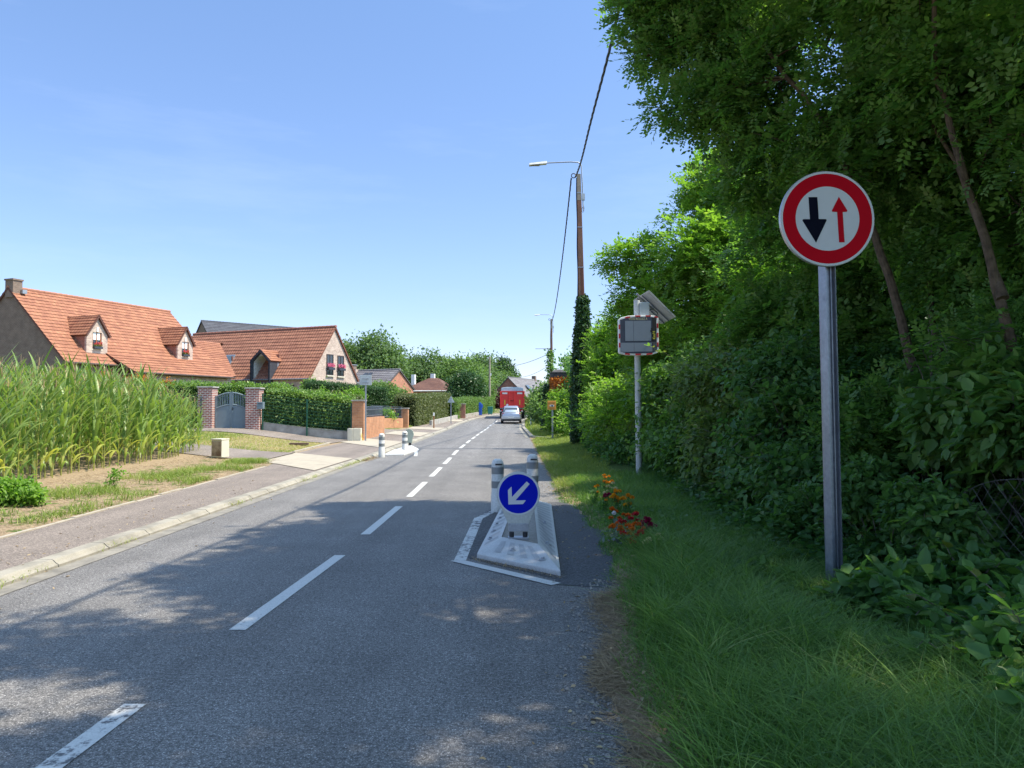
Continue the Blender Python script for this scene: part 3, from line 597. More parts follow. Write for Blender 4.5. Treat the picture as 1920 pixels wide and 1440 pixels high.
# ---- house 1: long orange roof with two brick dormers
h1, rf1, wl1, L1 = gable_house('brick_house', 'brick house with long orange roof, two brick dormers and a chimney, behind the corn', (-31.5, 48), (-26.9, 60), 5.12, 4.5, 9.3, .75, M_BRK, M_TILE)
z0 = .75
ch = MB(); ch.box(.22, -.1, 9.2-z0, .62, .7, 1.1); ch.box(.22, -.1, 9.77-z0, .72, .8, .1); ch.build('chimney', M_BRK, rf1); lf = MB(); lf.box(.55, -.3, 9.05-z0, .3, .7, .25); lf.build('chimney_flashing', M_ZINC, rf1)
def slope1(y): return 4.5-z0+(5.12+y)*(9.3-4.5)/5.12   # local roof height at local y<0
def dormer(par, x0, x1, yf, zb, ze, za, ho, brk=M_BRKP):
    xc = (x0+x1)/2; hw = (x1-x0)/2; yb = lambda z: -5.12+(z-(4.5-z0))*5.12/4.8
    d = bpy.data.objects.new('dormer', None); COL.objects.link(d); d.parent = par
    f = MB(); ww, wz0, wz1 = .34, zb+.62, ze+.12
    # front wall around the window opening
    f.hexa([(x0, yf, zb), (xc-ww, yf, zb), (xc-ww, yf+.16, zb), (x0, yf+.16, zb)], [(x0, yf, ze), (xc-ww, yf, ze), (xc-ww, yf+.16, ze), (x0, yf+.16, ze)])
    f.hexa([(xc+ww, yf, zb), (x1, yf, zb), (x1, yf+.16, zb), (xc+ww, yf+.16, zb)], [(xc+ww, yf, ze), (x1, yf, ze), (x1, yf+.16, ze), (xc+ww, yf+.16, ze)])
    f.box(xc, yf+.08, (zb+wz0)/2, ww*2-.004, .155, wz0-zb)
    f.prism([(x0, ze+.001), (x1, ze+.001), (xc, za-.12)], 'y', yf+.004, yf+.16)
    f.build('front_wall', brk, d)
    c = MB()
    for x, s in ((x0, 1), (x1-.12, 1)):
        c = MB(); c.prism([(yf+.165, zb), (yf+.165, ze), (yb(ze)+.3, ze), (yb(zb)+.3, zb)], 'x', x+.003, x+.117); c.build('cheek', M_BRKR, d)
    r = MB(); o = .16; k = (za-ze)/(hw+.001); zo = ze-k*o
    rslope(r, (x0-o, yf-o, zo), (x0-o, yb(zo)+.1, zo), (xc, yf-o, za), (xc, yb(za)+.1, za), 0, .26); rslope(r, (x1+o, yf-o, zo), (x1+o, yb(zo)+.1, zo), (xc, yf-o, za), (xc, yb(za)+.1, za), 0, .26)
    r.build('dormer_roof', M_TILE, d, recalc=False)
    window(d, (xc, yf+.10, wz0), (1, 0, 0), ww*2-.02, wz1-wz0-.02, M_WOOD, (0, -1, 0), .5)
    lt = MB(); lt.box(xc, yf-.01, wz1+.05, .14, .06, .28); lt.build('keystone', M_WHT, d); z = MB(); z.box(xc, yf-.10, zb+.02, x1-x0+.2, .22, .08); z.build('flashing', M_ZINC, d)
    bx = MB(); bx.box(xc, yf-.10, wz0+.08, .6, .16, .14); b_ = bx.build('flower_box', M_DKM, d)
    return d, xc, yf, wz0
for k, (a, b) in enumerate(((1.9, 3.45), (9.39, 10.85))):
    d, xc, yf, wz = dormer(rf1, a, b, -4.4, 4.72-z0+.15, 6.55-z0, 7.68-z0, 0)
    petals(d, 'flowers', (xc, yf-.12, wz+.16), (1, 0, 0), .6, .32, M_PETR, 60); petals(d, 'plant_leaves', (xc, yf-.10, wz+.12), (1, 0, 0), .6, .2, LM_BUSH, 70)
# roof extension over the porch and garage
ex = MB(); rslope(ex, (3.9, -6.35, 4.05-z0), (13.0, -6.35, 4.05-z0), (3.3, -4.3, slope1(-4.3)+.06), (13.0, -4.3, slope1(-4.3)+.06), 0, .33); ex.build('roof', M_TILE, h1, recalc=False)
gb = MB(); gb.tube([(3.9, -6.42, 4.02-z0), (13.0, -6.42, 4.02-z0)], .065, 8); gb.tube([(3.9, -6.4, 3.98-z0), (3.4, -5.2, 3.75-z0)], .05, 6); gb.build('gutter', M_GUTR, h1, smooth=True)
w = MB(); w.box(9.0, -5.35, 1.2, 7.8, 1.2, 4.0); w.build('wall', M_BRKP, h1)
window(h1, (5.0, -4.80, .9), (1, 0, 0), 1.3, 1.35, M_WHT, (0, -1, 0), .3); window(h1, (8.2, -5.96, .9), (1, 0, 0), 1.3, 1.3, M_WHT, (0, -1, 0), .3)
window(h1, (2.2, -4.80, .9), (1, 0, 0), 1.5, 1.5, M_WHT, (0, -1, 0), .0)
# lower annex between the two houses
an = MB(); rslope(an, (12.9, -6.1, 4.15-z0), (13.5, -6.1, 4.15-z0), (12.9, -1.2, 7.15-z0), (17.2, -1.2, 7.15-z0), 0, .33); rslope(an, (12.9, 3.4, 4.15-z0), (18.3, 3.4, 4.15-z0), (12.9, -1.2, 7.15-z0), (17.6, -1.2, 7.15-z0), 0, .33); an.build('annex_roof', M_TILE, h1, recalc=False)
w = MB(); w.prism([(-5.7, -.6), (3.0, -.6), (3.0, 4.2-z0), (-1.2, 6.95-z0), (-5.7, 4.2-z0)], 'x', 12.9, 13.45); w.build('annex_wall', M_BRKP, h1)
v = MB(); v.tube([(15.5, -4.0, 5.5-z0), (15.5, -4.0, 5.85-z0)], .08, 8); v.build('roof_vent', M_TILE2, h1)
# ---- house 2
z0 = .75
h2, rf2, wl2, L2 = gable_house('brick_house', 'pale brick house with steep roof, dark arched dormer and pink flowers at gable windows', (-29.2, 70.6), (-14.8, 64), 3.3, 4.1, 8.55, .75, M_BRKP, M_TILE2, .36, .18, .14, gutter=M_ZINC)
window(h2, (L2+.01, -.60, 4.45-z0), (0, 1, 0), .88, 1.75, M_GUTR, (1, 0, 0)); window(h2, (L2+.01, .83, 4.42-z0), (0, 1, 0), .86, 1.75, M_GUTR, (1, 0, 0))
for yy_ in (-.60, .83):
    b_ = MB(); b_.box(L2+.17, yy_, 5.0-z0, .2, .8, .18); b_.build('flower_box', M_DKM, wl2); petals(wl2, 'flowers', (L2+.2, yy_, 5.1-z0), (0, 1, 0), .95, .40, M_PETP, 120)
sk = MB(); y_ = -1.9; zs = 8.55-z0+y_*(4.45/3.3)
n_ = Vector((0, -4.45, 3.3)).normalized(); u_ = Vector((0, 3.3, 4.45)).normalized()
def on2(x, v, o): p = Vector((x, -3.3, 4.1-z0))+u_*v+n_*o; return p
sk.hexa([on2(5.7, 1.6, .02), on2(6.7, 1.6, .02), on2(6.7, 2.75, .02), on2(5.7, 2.75, .02)], [on2(5.7, 1.6, .11), on2(6.7, 1.6, .11), on2(6.7, 2.75, .11), on2(5.7, 2.75, .11)]); s_ = sk.build('skylight', M_ZINC, rf2)
gl = MB(); gl.hexa([on2(5.8, 1.7, .10), on2(6.6, 1.7, .10), on2(6.6, 2.6, .10), on2(5.8, 2.6, .10)], [on2(5.8, 1.7, .122), on2(6.6, 1.7, .122), on2(6.6, 2.6, .122), on2(5.8, 2.6, .122)]); gl.build('pane', glassmat('sky_glass', (.10, .13, .15), .12), s_)
# dark framed dormer with an arched recess
d = bpy.data.objects.new('dormer', None); COL.objects.link(d); d.parent = rf2
x0, x1, yf = 10.0, 12.1, -3.5; xc = (x0+x1)/2; zb, ze, za = 3.75-z0, 5.62-z0, 6.56-z0
out = [(x0, zb-1.0), (x0, ze), (xc, za), (x1, ze), (x1, zb-1.0)]; inn = [(x0+.16, zb-1.0), (x0+.16, ze-.08), (xc, za-.24), (x1-.16, ze-.08), (x1-.16, zb-1.0)]
fm = MB()
for i in range(4):
    a, b, c_, e_ = out[i], out[i+1], inn[i+1], inn[i]
    fm.add([(a[0], yf, a[1]), (b[0], yf, b[1]), (c_[0], yf, c_[1]), (e_[0], yf, e_[1]), (a[0], yf+.9, a[1]), (b[0], yf+.9, b[1]), (c_[0], yf+.9, c_[1]), (e_[0], yf+.9, e_[1])], [(0, 1, 2, 3), (7, 6, 5, 4), (0, 4, 5, 1), (3, 2, 6, 7)])
fm.box(xc, yf+.05, zb-.2, x1-x0-.3, .1, .5); fm.build('dormer_frame', M_DKM, d)
for q in (x1-.1, x0+.02): cks = MB(); cks.prism([(yf+.9, zb-.2), (yf+.9, ze), (-1.6, ze), (-3.0, zb-.2)], 'x', q, q+.08); cks.build('cheek', plain('grey_zinc_cladding', (.20, .22, .26), .5), d)
ar = MB(); N = 14; rr = (x1-x0)/2-.34; ac = ze-.28
P_ = [(x0+.17, zb-.9), (x0+.17, ze-.1), (xc, za-.26), (x1-.17, ze-.1), (x1-.17, zb-.9)]
arc = [(xc+rr, zb-.9)]+[(xc+rr*math.cos(math.pi*k/N), ac+rr*math.sin(math.pi*k/N)) for k in range(N+1)]+[(xc-rr, zb-.9)]
oo = [(x1-.17, zb-.9)]+[((x1-.17) if math.cos(math.pi*k/N) > .35 else (xc if abs(math.cos(math.pi*k/N)) < .15 else ((x0+.17) if math.cos(math.pi*k/N) < -.35 else xc+.45*math.copysign(1, math.cos(math.pi*k/N)))), max(ac, min(za-.26-abs(0 if abs(math.cos(math.pi*k/N)) < .15 else .35), ac+1.3*math.sin(math.pi*k/N)))) for k in range(N+1)]+[(x0+.17, zb-.9)]
for i in range(len(arc)-1):
    ar.add([(arc[i][0], yf+.25, arc[i][1]), (arc[i+1][0], yf+.25, arc[i+1][1]), (oo[i+1][0], yf+.25, oo[i+1][1]), (oo[i][0], yf+.25, oo[i][1])], [(0, 1, 2, 3)])
    ar.add([(arc[i][0], yf+.25, arc[i][1]), (arc[i+1][0], yf+.25, arc[i+1][1]), (arc[i+1][0], yf+1.3, arc[i+1][1]), (arc[i][0], yf+1.3, arc[i][1])], [(0, 1, 2, 3)])
ar.build('arch_lining', plain('cream_render', (.55, .55, .50), .8), d)
bk = MB(); bk.box(xc, yf+1.35, (zb+ze)/2, x1-x0-.36, .06, ze-zb+1.2); bk.build('recess_wall', M_BRKR, d)
dr = MB(); rslope(dr, (x0-.05, yf+.02, ze), (x0-.05, -1.0, ze), (xc, yf+.02, za+.02), (xc, -.9, za+.02), 0, .3); rslope(dr, (x1+.08, yf+.02, ze-.02), (x1+.08, -1.2, ze-.02), (xc, yf+.02, za+.02), (xc, -.9, za+.02), 0, .3); dr.build('dormer_roof', M_TILE, d, recalc=False)
window(h2, (13.7, -3.13, 1.6), (1, 0, 0), 1.2, 1.25, M_GUTR, (0, -1, 0), .2)
# ---- slate roofed house behind
h3, rf3, _, L3 = gable_house('slate_roof_house', 'tall brick house with dark slate roof, standing behind the two orange roofed houses', (-38.8, 96), (-26, 108), 5.5, 8.0, 12.75, 1.4, M_BRK, M_SLATE)
# ---- grey tiled house
h4, rf4, wl4, L4 = gable_house('bungalow', 'bungalow with low grey tiled roof and orange brick gable, beyond the flat conifer hedge', (-19.5, 84.3), (-11.75, 80), 2.7, 3.75, 5.8, .8, brick('brick_salmon', (.50, .20, .12), (.43, .165, .10), (.45, .28, .2)), M_SLATEG, .34, .2, .12)
ch = MB(); ch.box(2.35, -.2, 5.65-.8, 1.3, .8, 1.5); ch.build('chimney', M_BRK, rf4); c_ = MB(); c_.box(2.35, -.2, 6.44-.8, 1.45, .95, .08); c_.build('chimney_cap', M_ZINC, rf4)
c_ = MB(); c_.box(3.25, -.2, 5.5-.8, .4, .6, .9); c_.build('chimney', M_BRKP, rf4)
sk = MB()
for xx in (5.1, 5.7):
    sk.hexa([(xx, -1.5, 4.9-.8+.1), (xx+.45, -1.5, 4.9-.8+.1), (xx+.45, -.9, 5.2+.2-.8), (xx, -.9, 5.2+.2-.8)], [(xx, -1.55, 5.0-.8+.1), (xx+.45, -1.55, 5.0-.8+.1), (xx+.45, -.95, 5.3-.8+.2), (xx, -.95, 5.3-.8+.2)])
sk.build('skylight', M_DKM, rf4)
# ---- hip roof bungalow
z0 = .95; h5 = thing('bungalow', 'brick bungalow with brown hipped roof and white window, among the hedges', 'house', (-9.9, 97, z0), math.radians(-14))
w = MB(); w.box(0, 0, 1.2, 5.4, 5.6, 3.4); w.build('wall', brick('brick_salmon', (.5, .2, .12), (.43, .165, .1), (.45, .28, .2)), h5)
r = MB(); e = 3.0; k = 4.65; a = 3.1; b = 3.2
rslope(r, (-a, -b, e), (a, -b, e), (-.55, 0, k), (.55, 0, k)); rslope(r, (a, b, e), (-a, b, e), (.55, 0, k), (-.55, 0, k)); rslope(r, (a, -b, e), (a, b, e), (.55, 0, k), (.55, 0, k)); rslope(r, (-a, b, e), (-a, -b, e), (-.55, 0, k), (-.55, 0, k))
rf5 = r.build('roof', M_TILEB, h5, recalc=False); gb = MB(); gb.tube([(-a, -b, e-.04), (a, -b, e-.04), (a, b, e-.04)], .07, 6); gb.build('gutter', M_WHT, h5)
ch = MB(); ch.box(-2.1, -1.5, 4.25, .45, .45, 1.6); ch.build('chimney', M_WHT, rf5); ch = MB(); ch.box(-.2, .3, 4.8, .5, .4, .8); ch.build('chimney', M_WHT, rf5)
window(h5, (1.2, -2.81, 1.0), (1, 0, 0), .9, 1.3, M_WHT, (0, -1, 0)); 
for q in (.5, 1.9): s_ = MB(); s_.box(q, -2.83, 1.65, .4, .05, 1.3); s_.build('window_shutter', M_DKM, h5)
# ---- house at the bend
h6, rf6, wl6, L6 = gable_house('brick_house', 'red brick house with grey roof and small gabled dormer, at the bend of the road', (-.55, 116), (4.6, 128.5), 3.1, 3.45, 6.5, 1.3, M_BRKR, M_SLATEG, .34, .25, .15)
z0 = 1.3; c_ = MB(); c_.box(11.2, .1, 6.5-z0, .6, .6, 1.3); c_.build('chimney', M_BRK, rf6)
sk = MB(); sk.hexa([(3.3, -2.2, 4.55-z0), (4.5, -2.2, 4.55-z0), (4.5, -1.4, 5.35-z0), (3.3, -1.4, 5.35-z0)], [(3.3, -2.3, 4.65-z0), (4.5, -2.3, 4.65-z0), (4.5, -1.5, 5.45-z0), (3.3, -1.5, 5.45-z0)]); sk.build('skylight', glassmat('sky_glass'), rf6)
dm = bpy.data.objects.new('dormer', None); COL.objects.link(dm); dm.parent = rf6
w = MB(); w.prism([(6.0, 3.0-z0), (7.5, 3.0-z0), (7.5, 3.9-z0), (6.75, 4.75-z0), (6.0, 3.9-z0)], 'y', -3.5, -1.8); w.build('front_wall', M_CREAM, dm)
w = MB(); w.prism([(6.35, 3.0-z0), (7.15, 3.0-z0), (7.15, 3.8-z0), (6.75, 4.3-z0), (6.35, 3.8-z0)], 'y', -3.54, -3.51); w.build('window', M_WOOD, dm)
r = MB(); rslope(r, (5.8, -3.7, 3.75-z0), (5.8, -1.6, 3.75-z0), (6.75, -3.7, 4.9-z0), (6.75, -1.5, 4.9-z0)); rslope(r, (7.7, -3.7, 3.75-z0), (7.7, -1.6, 3.75-z0), (6.75, -3.7, 4.9-z0), (6.75, -1.5, 4.9-z0)); r.build('dormer_roof', M_SLATEG, dm, recalc=False)
for xx in (2.4, 9.5): window(h6, (xx, -2.88, .8), (1, 0, 0), 1.1, 1.1, M_WHT, (0, -1, 0))
# ================================================================ BOUNDARIES ON THE LEFT
def pz(x, y): return surf(x, y)
M_GATE = plain('gate_grey_blue', (.165, .215, .245), .45, 0, .06); M_GREENF = plain('fence_green', (.012, .085, .055), .45); M_CAP = dirty('cap_stone', (.42, .40, .37), (.2, .19, .17), .85, (.4, .7), 4)
M_CWALL = dirty('concrete_wall', (.42, .40, .36), (.26, .24, .21), .9, (.4, .7), 2.5); M_IRON = plain('iron_grey', (.10, .12, .15), .5)
def pillar(name, label, x, y, w, h, brk, cat='gate pillar', group=None, cap=M_CAP):
    z = pz(x, y); t = thing(name, label, cat, (x, y, z-.05), 0, group); a = MB(); a.box(0, 0, (h)/2, w, w, h); a.build('shaft', brk, t)
    c = MB(); c.box(0, 0, h+.035, w+.10, w+.10, .07); c.build('cap', cap, t, bevel=.012); return t
GYL = 37.5
gp1 = pillar('brick_pillar', 'red brick gate pillar with white joints, left of the grey gate, dark pipe down its side', W(389, 800, GYL).x, GYL, .70, 2.02, M_BRKW)
p = MB(); p.tube([(-.17, -.38, -.0), (-.17, -.38, 1.6)], .04, 8); p.build('drain_pipe', M_DKM, gp1)
gp2 = pillar('brick_pillar', 'red brick gate pillar with white joints, right of the grey gate, letter box on it', W(477, 800, GYL).x, GYL, .66, 2.02, M_BRKW)
lb = thing('letter_box', 'grey metal letter box fixed to the right gate pillar', 'letter box', (gp2.location.x+.40, GYL-.30, gp2.location.z+1.05)); m_ = MB(); m_.box(0, 0, .17, .30, .26, .34); m_.build('box', M_GATE, lb, bevel=.015); m_ = MB(); m_.box(0, -.135, .26, .22, .012, .03); m_.build('slot', M_DKM, lb)
# gate
xl, xr = gp1.location.x+.36, gp2.location.x-.34; gw = xr-xl; gz = pz((xl+xr)/2, GYL)
gt_ = thing('driveway_gate', 'grey double gate with arched top and vertical bars, between two brick pillars', 'gate', ((xl+xr)/2, GYL, gz))
def archz(u): return 1.42+.32*math.cos(u/(gw/2)*1.25)  # top rail height
def panz(u): return 1.42+.32*math.cos(u/(gw/2)*1.25)-.62
for s in (-1, 1):
    lf = bpy.data.objects.new('gate_leaf', None); COL.objects.link(lf); lf.parent = gt_
    N = 10; us = [s*(.02+(gw/2-.04)*k/N) for k in range(N+1)]
    pn = MB(); pn.prism([(us[0], .08)]+[(us[-1], .08)]+[(u, panz(u)) for u in us[::-1]], 'y', -.015, .015); pn.build('panel', M_GATE, lf)
    fr = MB()
    for f in (archz, lambda u: panz(u)+.04): fr.tube([(u, 0, f(u)) for u in us], .035, 6)
    fr.box(us[0]+s*.02, 0, .06+(archz(us[0]))/2, .07, .07, archz(us[0])-.03); fr.box(us[-1]-s*.02, 0, .06+archz(us[-1])/2, .07, .07, archz(us[-1])-.03); fr.box((us[0]+us[-1])/2, 0, .06, abs(us[-1]-us[0]), .06, .09); fr.build('frame', M_GATE, lf)
    for k in range(1, 9):
        u = us[0]+(us[-1]-us[0])*k/9; b = MB(); b.box(u, 0, (archz(u)+panz(u))/2, .035, .02, archz(u)-panz(u)); b.build('bar', M_GATE, lf)
hd = MB(); hd.tube([(.07, -.06, .98), (.14, -.06, .98)], .012, 6); hd.box(.07, -.04, .96, .035, .02, .16); hd.build('handle', M_DKM, gt_)
# low concrete wall + green mesh fence
def mesh_fence(label, x0, x1, y, h, sill=True):
    t = thing('mesh_fence', label, 'fence', (x0, y, pz(x0, y))); L = x1-x0; z0 = t.location.z; w = MB()
    n = max(2, round(L/.24)); N = round(L/.065)
    zt = lambda x: pz(x0+x, y)-z0
    for i in range(N+1):
        x = L*i/N; w.tube([(x, 0, zt(x)+.42), (x, 0, zt(x)+h)], .004, 4)
    for k in range(9):
        zz = .42+(h-.42)*k/8
        for i in range(n): a, b = L*i/n, L*(i+1)/n; w.tube([(a, -.006, zt(a)+zz), (b, -.006, zt(b)+zz)], .006, 4)
    w.build('wire_mesh', M_GREENF, t)
    m = max(1, round(L/2.45))
    for i in range(m+1): x = L*i/m; b = MB(); b.box(x, -.03, zt(x)+h/2, .06, .06, h+.1); b.build('post', M_GREENF, t)
    return t
def wallrun(name, label, pts, h, th, mat, cap=None, cat='wall'):
    t = thing(name, label, cat, (pts[0][0], pts[0][1], pz(*pts[0]))); o = Vector(t.location); m = MB(); c = MB()
    for (a, b) in zip(pts[:-1], pts[1:]):
        n = max(1, int(math.dist(a, b)/2)); d = Vector((b[0]-a[0], b[1]-a[1], 0)).normalized(); s = Vector((-d.y, d.x, 0))*th/2
        for i in range(n):
            p = [a[k]+(b[k]-a[k])*i/n for k in (0, 1)]; q = [a[k]+(b[k]-a[k])*(i+1)/n for k in (0, 1)]
            P = Vector((p[0], p[1], pz(*p)))-o; Q = Vector((q[0], q[1], pz(*q)))-o; up = Vector((0, 0, h)); dn = Vector((0, 0, -.3))
            m.hexa([P-s+dn, Q-s+dn, Q+s+dn, P+s+dn], [P-s+up, Q-s+up, Q+s+up, P+s+up])
            if cap: u2 = up+Vector((0, 0, .05)); s2 = s*1.25; c.hexa([P-s2+up, Q-s2+up, Q+s2+up, P+s2+up], [P-s2+u2, Q-s2+u2, Q+s2+u2, P+s2+u2])
    m.build('masonry', mat, t)
    if cap: c.build('coping', cap, t)
    return t
bx_ = W(673, 800, GYL).x
wallrun('low_wall', 'low grey concrete wall under the green mesh fence, right of the gate', [(xr+.75, GYL), (bx_-.32, GYL)], .42, .16, M_CWALL)
mesh_fence('green wire mesh fence on a low concrete wall, right of the grey gate', xr+.78, bx_-.34, GYL-.12, 1.75)
mesh_fence('green wire mesh fence with a hedge behind it, left of the grey gate', xl-5.2, xl-.75, GYL-.05, 1.6)
bp = pillar('brick_pillar', 'orange brick pillar with flat stone cap, at the corner of the green fence', bx_, GYL, .56, 1.93, M_BRKO, 'wall pillar')
wallrun('garden_wall', 'low orange brick garden wall with grey railing, beside the pavement', [(bx_+.0, GYL+.3), (bx_+.02, 44.2)], 1.06, .22, M_BRKO)
wallrun('garden_wall', 'short orange brick wall in the recessed entrance, railing above it', [(-9.6, 52.5), (-8.15, 57)], .70, .2, M_BRKO)
bp2 = pillar('brick_pillar', 'smaller orange brick pillar with stone cap, at the end of the entrance wall', -8.0, 57.6, .5, 1.45, M_BRKO, 'wall pillar')
def railing(label, a, b, zb, h, sp=.14):
    t = thing('railing', label, 'railing', (a[0], a[1], pz(*a)+zb)); o = Vector(t.location); d = Vector((b[0]-a[0], b[1]-a[1], 0)); L = d.length; ang = math.atan2(d.y, d.x); t.rotation_euler = (0, 0, ang)
    dz = (pz(*b)-pz(*a)); r = MB(); 
    for zz in (.08, h-.12): r.tube([(0, 0, zz), (L, 0, zz+dz)], .022, 4)
    r.build('rail', M_IRON, t); q = MB(); n = int(L/sp)
    for i in range(n+1): x = L*i/n; q.tube([(x, 0, dz*x/L), (x, 0, h+dz*x/L)], [.012, .012], 4); q.lathe([(.002, -.02), (.022, 0), (.002, .06)], 5, (x, 0, h+dz*x/L))
    q.build('bars', M_IRON, t); return t
railing('grey metal railing on the orange brick wall beside the pavement', (bx_+.0, GYL+.35), (bx_+.02, 44.1), 1.07, .52)
railing('grey metal railing above the short entrance wall', (-9.6, 52.5), (-8.15, 57), .71, .8)
M_CRM = plain('cream_plastic', (.62, .58, .46), .5, 0, .06)
for (px_, w_, lab) in ((658, .28, 'narrow cream utility cabinet against the orange brick pillar'), (670.5, .36, 'wider cream utility cabinet at the foot of the orange brick pillar')):
    x = W(px_, 810, 36.7).x; t = thing('utility_cabinet', lab, 'cabinet', (x, 36.7, pz(x, 36.7)-.02), 0, 'cream utility cabinets'); m_ = MB(); m_.box(0, 0, .31, w_, .3, .62); m_.build('body', M_CRM, t, bevel=.012)
    d_ = MB(); d_.box(0, -.155, .31, w_-.06, .01, .54); d_.build('door', M_CRM, t)
hs = MB(); x = W(679, 815, 36.6).x; z = pz(x, 36.6); hs.tube([(x-.02, 36.6, z+.34), (x+.0, 36.5, z+.2), (x+.06, 36.5, z+.05), (x+.06, 36.5, z-.02)], .02, 6); tagp(hs.build('gas_hose', plain('yellow_plastic', (.7, .42, .03), .5)), 'yellow hose coming out of the ground beside the cream cabinet', 'hose')
# sign seen from behind (rectangular) on the pavement
M_GALV = dirty('galvanised_steel', (.40, .42, .45), (.30, .32, .35), .42, (.35, .7), 7, .55, 30); M_SBACK = plain('sign_back_grey', (.42, .46, .47), .5, .2, .06)
def signback(label, X, Y, h, shape, w, hh, gz_=None, cat='road sign'):
    z = pz(X, Y) if gz_ is None else gz_; t = thing('road_sign', label, cat, (X, Y, z)); p = MB(); p.box(0, .03, h/2, .07, .045, h); p.build('post', M_GALV, t)
    s = MB()
    if shape == 'rect': s.box(0, -.01, h-hh/2+.02, w, .03, hh)
    elif shape == 'tri': s.prism([(-w/2, h-hh), (w/2, h-hh), (0, h)], 'y', -.025, .0)
    elif shape == 'round': s.disc_y(0, h-hh/2, hh/2, -.02, .01)
    s.build('sign_plate', M_SBACK, t, bevel=.006)
    for q in (.3, .7): b = MB(); b.box(0, -.035, h-hh*q, w*.55 if shape != 'tri' else w*.35, .02, .035); b.build('bracket', M_GALV, t)
    return t
X = W(689.5, 823, 37.0).x; signback('rectangular grey sign back on a tall post before the orange brick wall', X, 36.4, 3.1, 'rect', .56, .48)
signback('small triangular sign seen from behind, beside the variegated hedge', -5.15, 65, 2.35, 'tri', .62, .56)
signback('triangular sign seen from behind, beyond the green bin near the bend', -3.1, 99, 2.0, 'tri', .8, .75)
# concrete meter box by the corn
x = W(413, 850, 23.4).x; t = thing('meter_box', 'cream concrete meter box with brown stained front, beside the corn', 'meter box', (x, 23.4, pz(x, 23.4)+.04), math.radians(-22))
M_ST = dirty('stained_concrete', (.45, .36, .25), (.16, .10, .06), .9, (.35, .6), 3); m_ = MB(); m_.box(0, 0, .26, .40, .32, .52); m_.build('body', M_CRM, t, bevel=.01); m_ = MB(); m_.box(0, -.164, .26, .36, .012, .44); m_.build('door', M_ST, t); m_ = MB(); m_.box(.0, -.01, .54, .42, .35, .04); m_.build('lid', M_CRM, t, bevel=.01)
x = W(561, 823, 31.5).x; t = MB(); t.box(0, 0, .05, .75, .3, .08, .1); o = t.build('drain_cover', plain('old_wood', (.12, .08, .055), .9), None, (x, 31.5, pz(x, 31.5)+.03), bevel=.01); tagp(o, 'flat brown board lying on the dry grass in front of the gate', 'board')
# far pillars, bins, blue cabinet, poles
pillar('brick_pillar', 'red brick pillar with stone cap in the light green hedge, far along the pavement', -5.05, 78, .62, 1.45, M_BRKR, 'wall pillar')
pillar('white_post', 'narrow cream concrete post beside the far red brick pillar', -5.65, 77, .16, 1.75, M_CREAM, 'post')
w_ = wallrun('low_wall', 'low grey concrete wall at the foot of the light green hedge', [(-6.55, 62), (-5.5, 76.5)], .38, .2, M_CWALL); wallrun('low_wall', 'low grey concrete wall beyond the far brick pillar', [(-4.85, 79), (-3.8, 86)], .35, .2, M_CWALL)
M_BLUE = plain('blue_paint', (.012, .10, .52), .4); t = thing('parcel_cabinet', 'tall blue roadside cabinet standing on the pavement by the light green hedge', 'cabinet', (-3.55, 86.5, pz(-3.55, 86.5)))
m_ = MB(); m_.box(0, 0, .62, .36, .4, 1.24); m_.prism([(-.18, 1.24), (.12, 1.24), (.02, 1.42), (-.16, 1.42)], 'y', -.2, .2); m_.build('body', M_BLUE, t, bevel=.02); m_ = MB(); m_.box(.22, 0, .98, .12, .3, .3); m_.box(.2, 0, 1.2, .1, .3, .08); m_.build('hopper', M_BLUE, t)
M_BIN = plain('bin_green', (.03, .24, .19), .45); t = thing('wheelie_bin', 'green wheelie bin standing at the kerb before the bend', 'bin', (-2.5, 88.4, pz(-2.5, 88.4)))
m_ = MB(); m_.hexa([(-.24, -.26, .06), (.24, -.26, .06), (.24, .26, .06), (-.24, .26, .06)], [(-.3, -.34, .86), (.3, -.34, .86), (.3, .34, .86), (-.3, .34, .86)]); m_.build('body', M_BIN, t, bevel=.02); m_ = MB(); m_.box(0, 0, .9, .64, .72, .07); m_.build('lid', M_BIN, t, bevel=.02)
for s in (-1, 1): m_ = MB(); m_.tube([(s*.18-.03, .26, .1), (s*.18+.03, .26, .1)], .1, 12); m_.build('wheel', M_DKM, t)
for k, (px_, Y_) in enumerate(((986.5, 121), (991, 121.5))):
    x = W(px_, 768, Y_).x; t = thing('wheelie_bin', ['grey bin beyond the trailer, left one of the two by the bend', 'grey bin beyond the trailer, right one of the two by the bend'][k], 'bin', (x, Y_, Hs(x, Y_)), 0, 'grey bins at the bend')
    m_ = MB(); m_.hexa([(-.16, -.2, 0), (.16, -.2, 0), (.16, .2, 0), (-.16, .2, 0)], [(-.2, -.24, .95), (.2, -.24, .95), (.2, .24, .95), (-.2, .24, .95)]); m_.build('body', M_IRON, t); m_ = MB(); m_.box(0, 0, 1.0, .42, .5, .06); m_.build('lid', M_IRON, t)
M_OLDW = plain('weathered_wood', (.30, .26, .20), .9, 0, .25, 10)
t = thing('wooden_pole', 'bare wooden utility pole left of the red trailer, before the tall trees', 'utility pole', (W(918, 760, 96).x, 96, 1.0)); m_ = MB(); m_.tube([(0, 0, 0), (0, 0, 7.25)], [.16, .10], 10); m_.build('pole', M_OLDW, t, smooth=True); m_ = MB(); m_.box(.14, 0, 5.0, .16, .12, .35); m_.build('fuse_box', M_WHT, t)
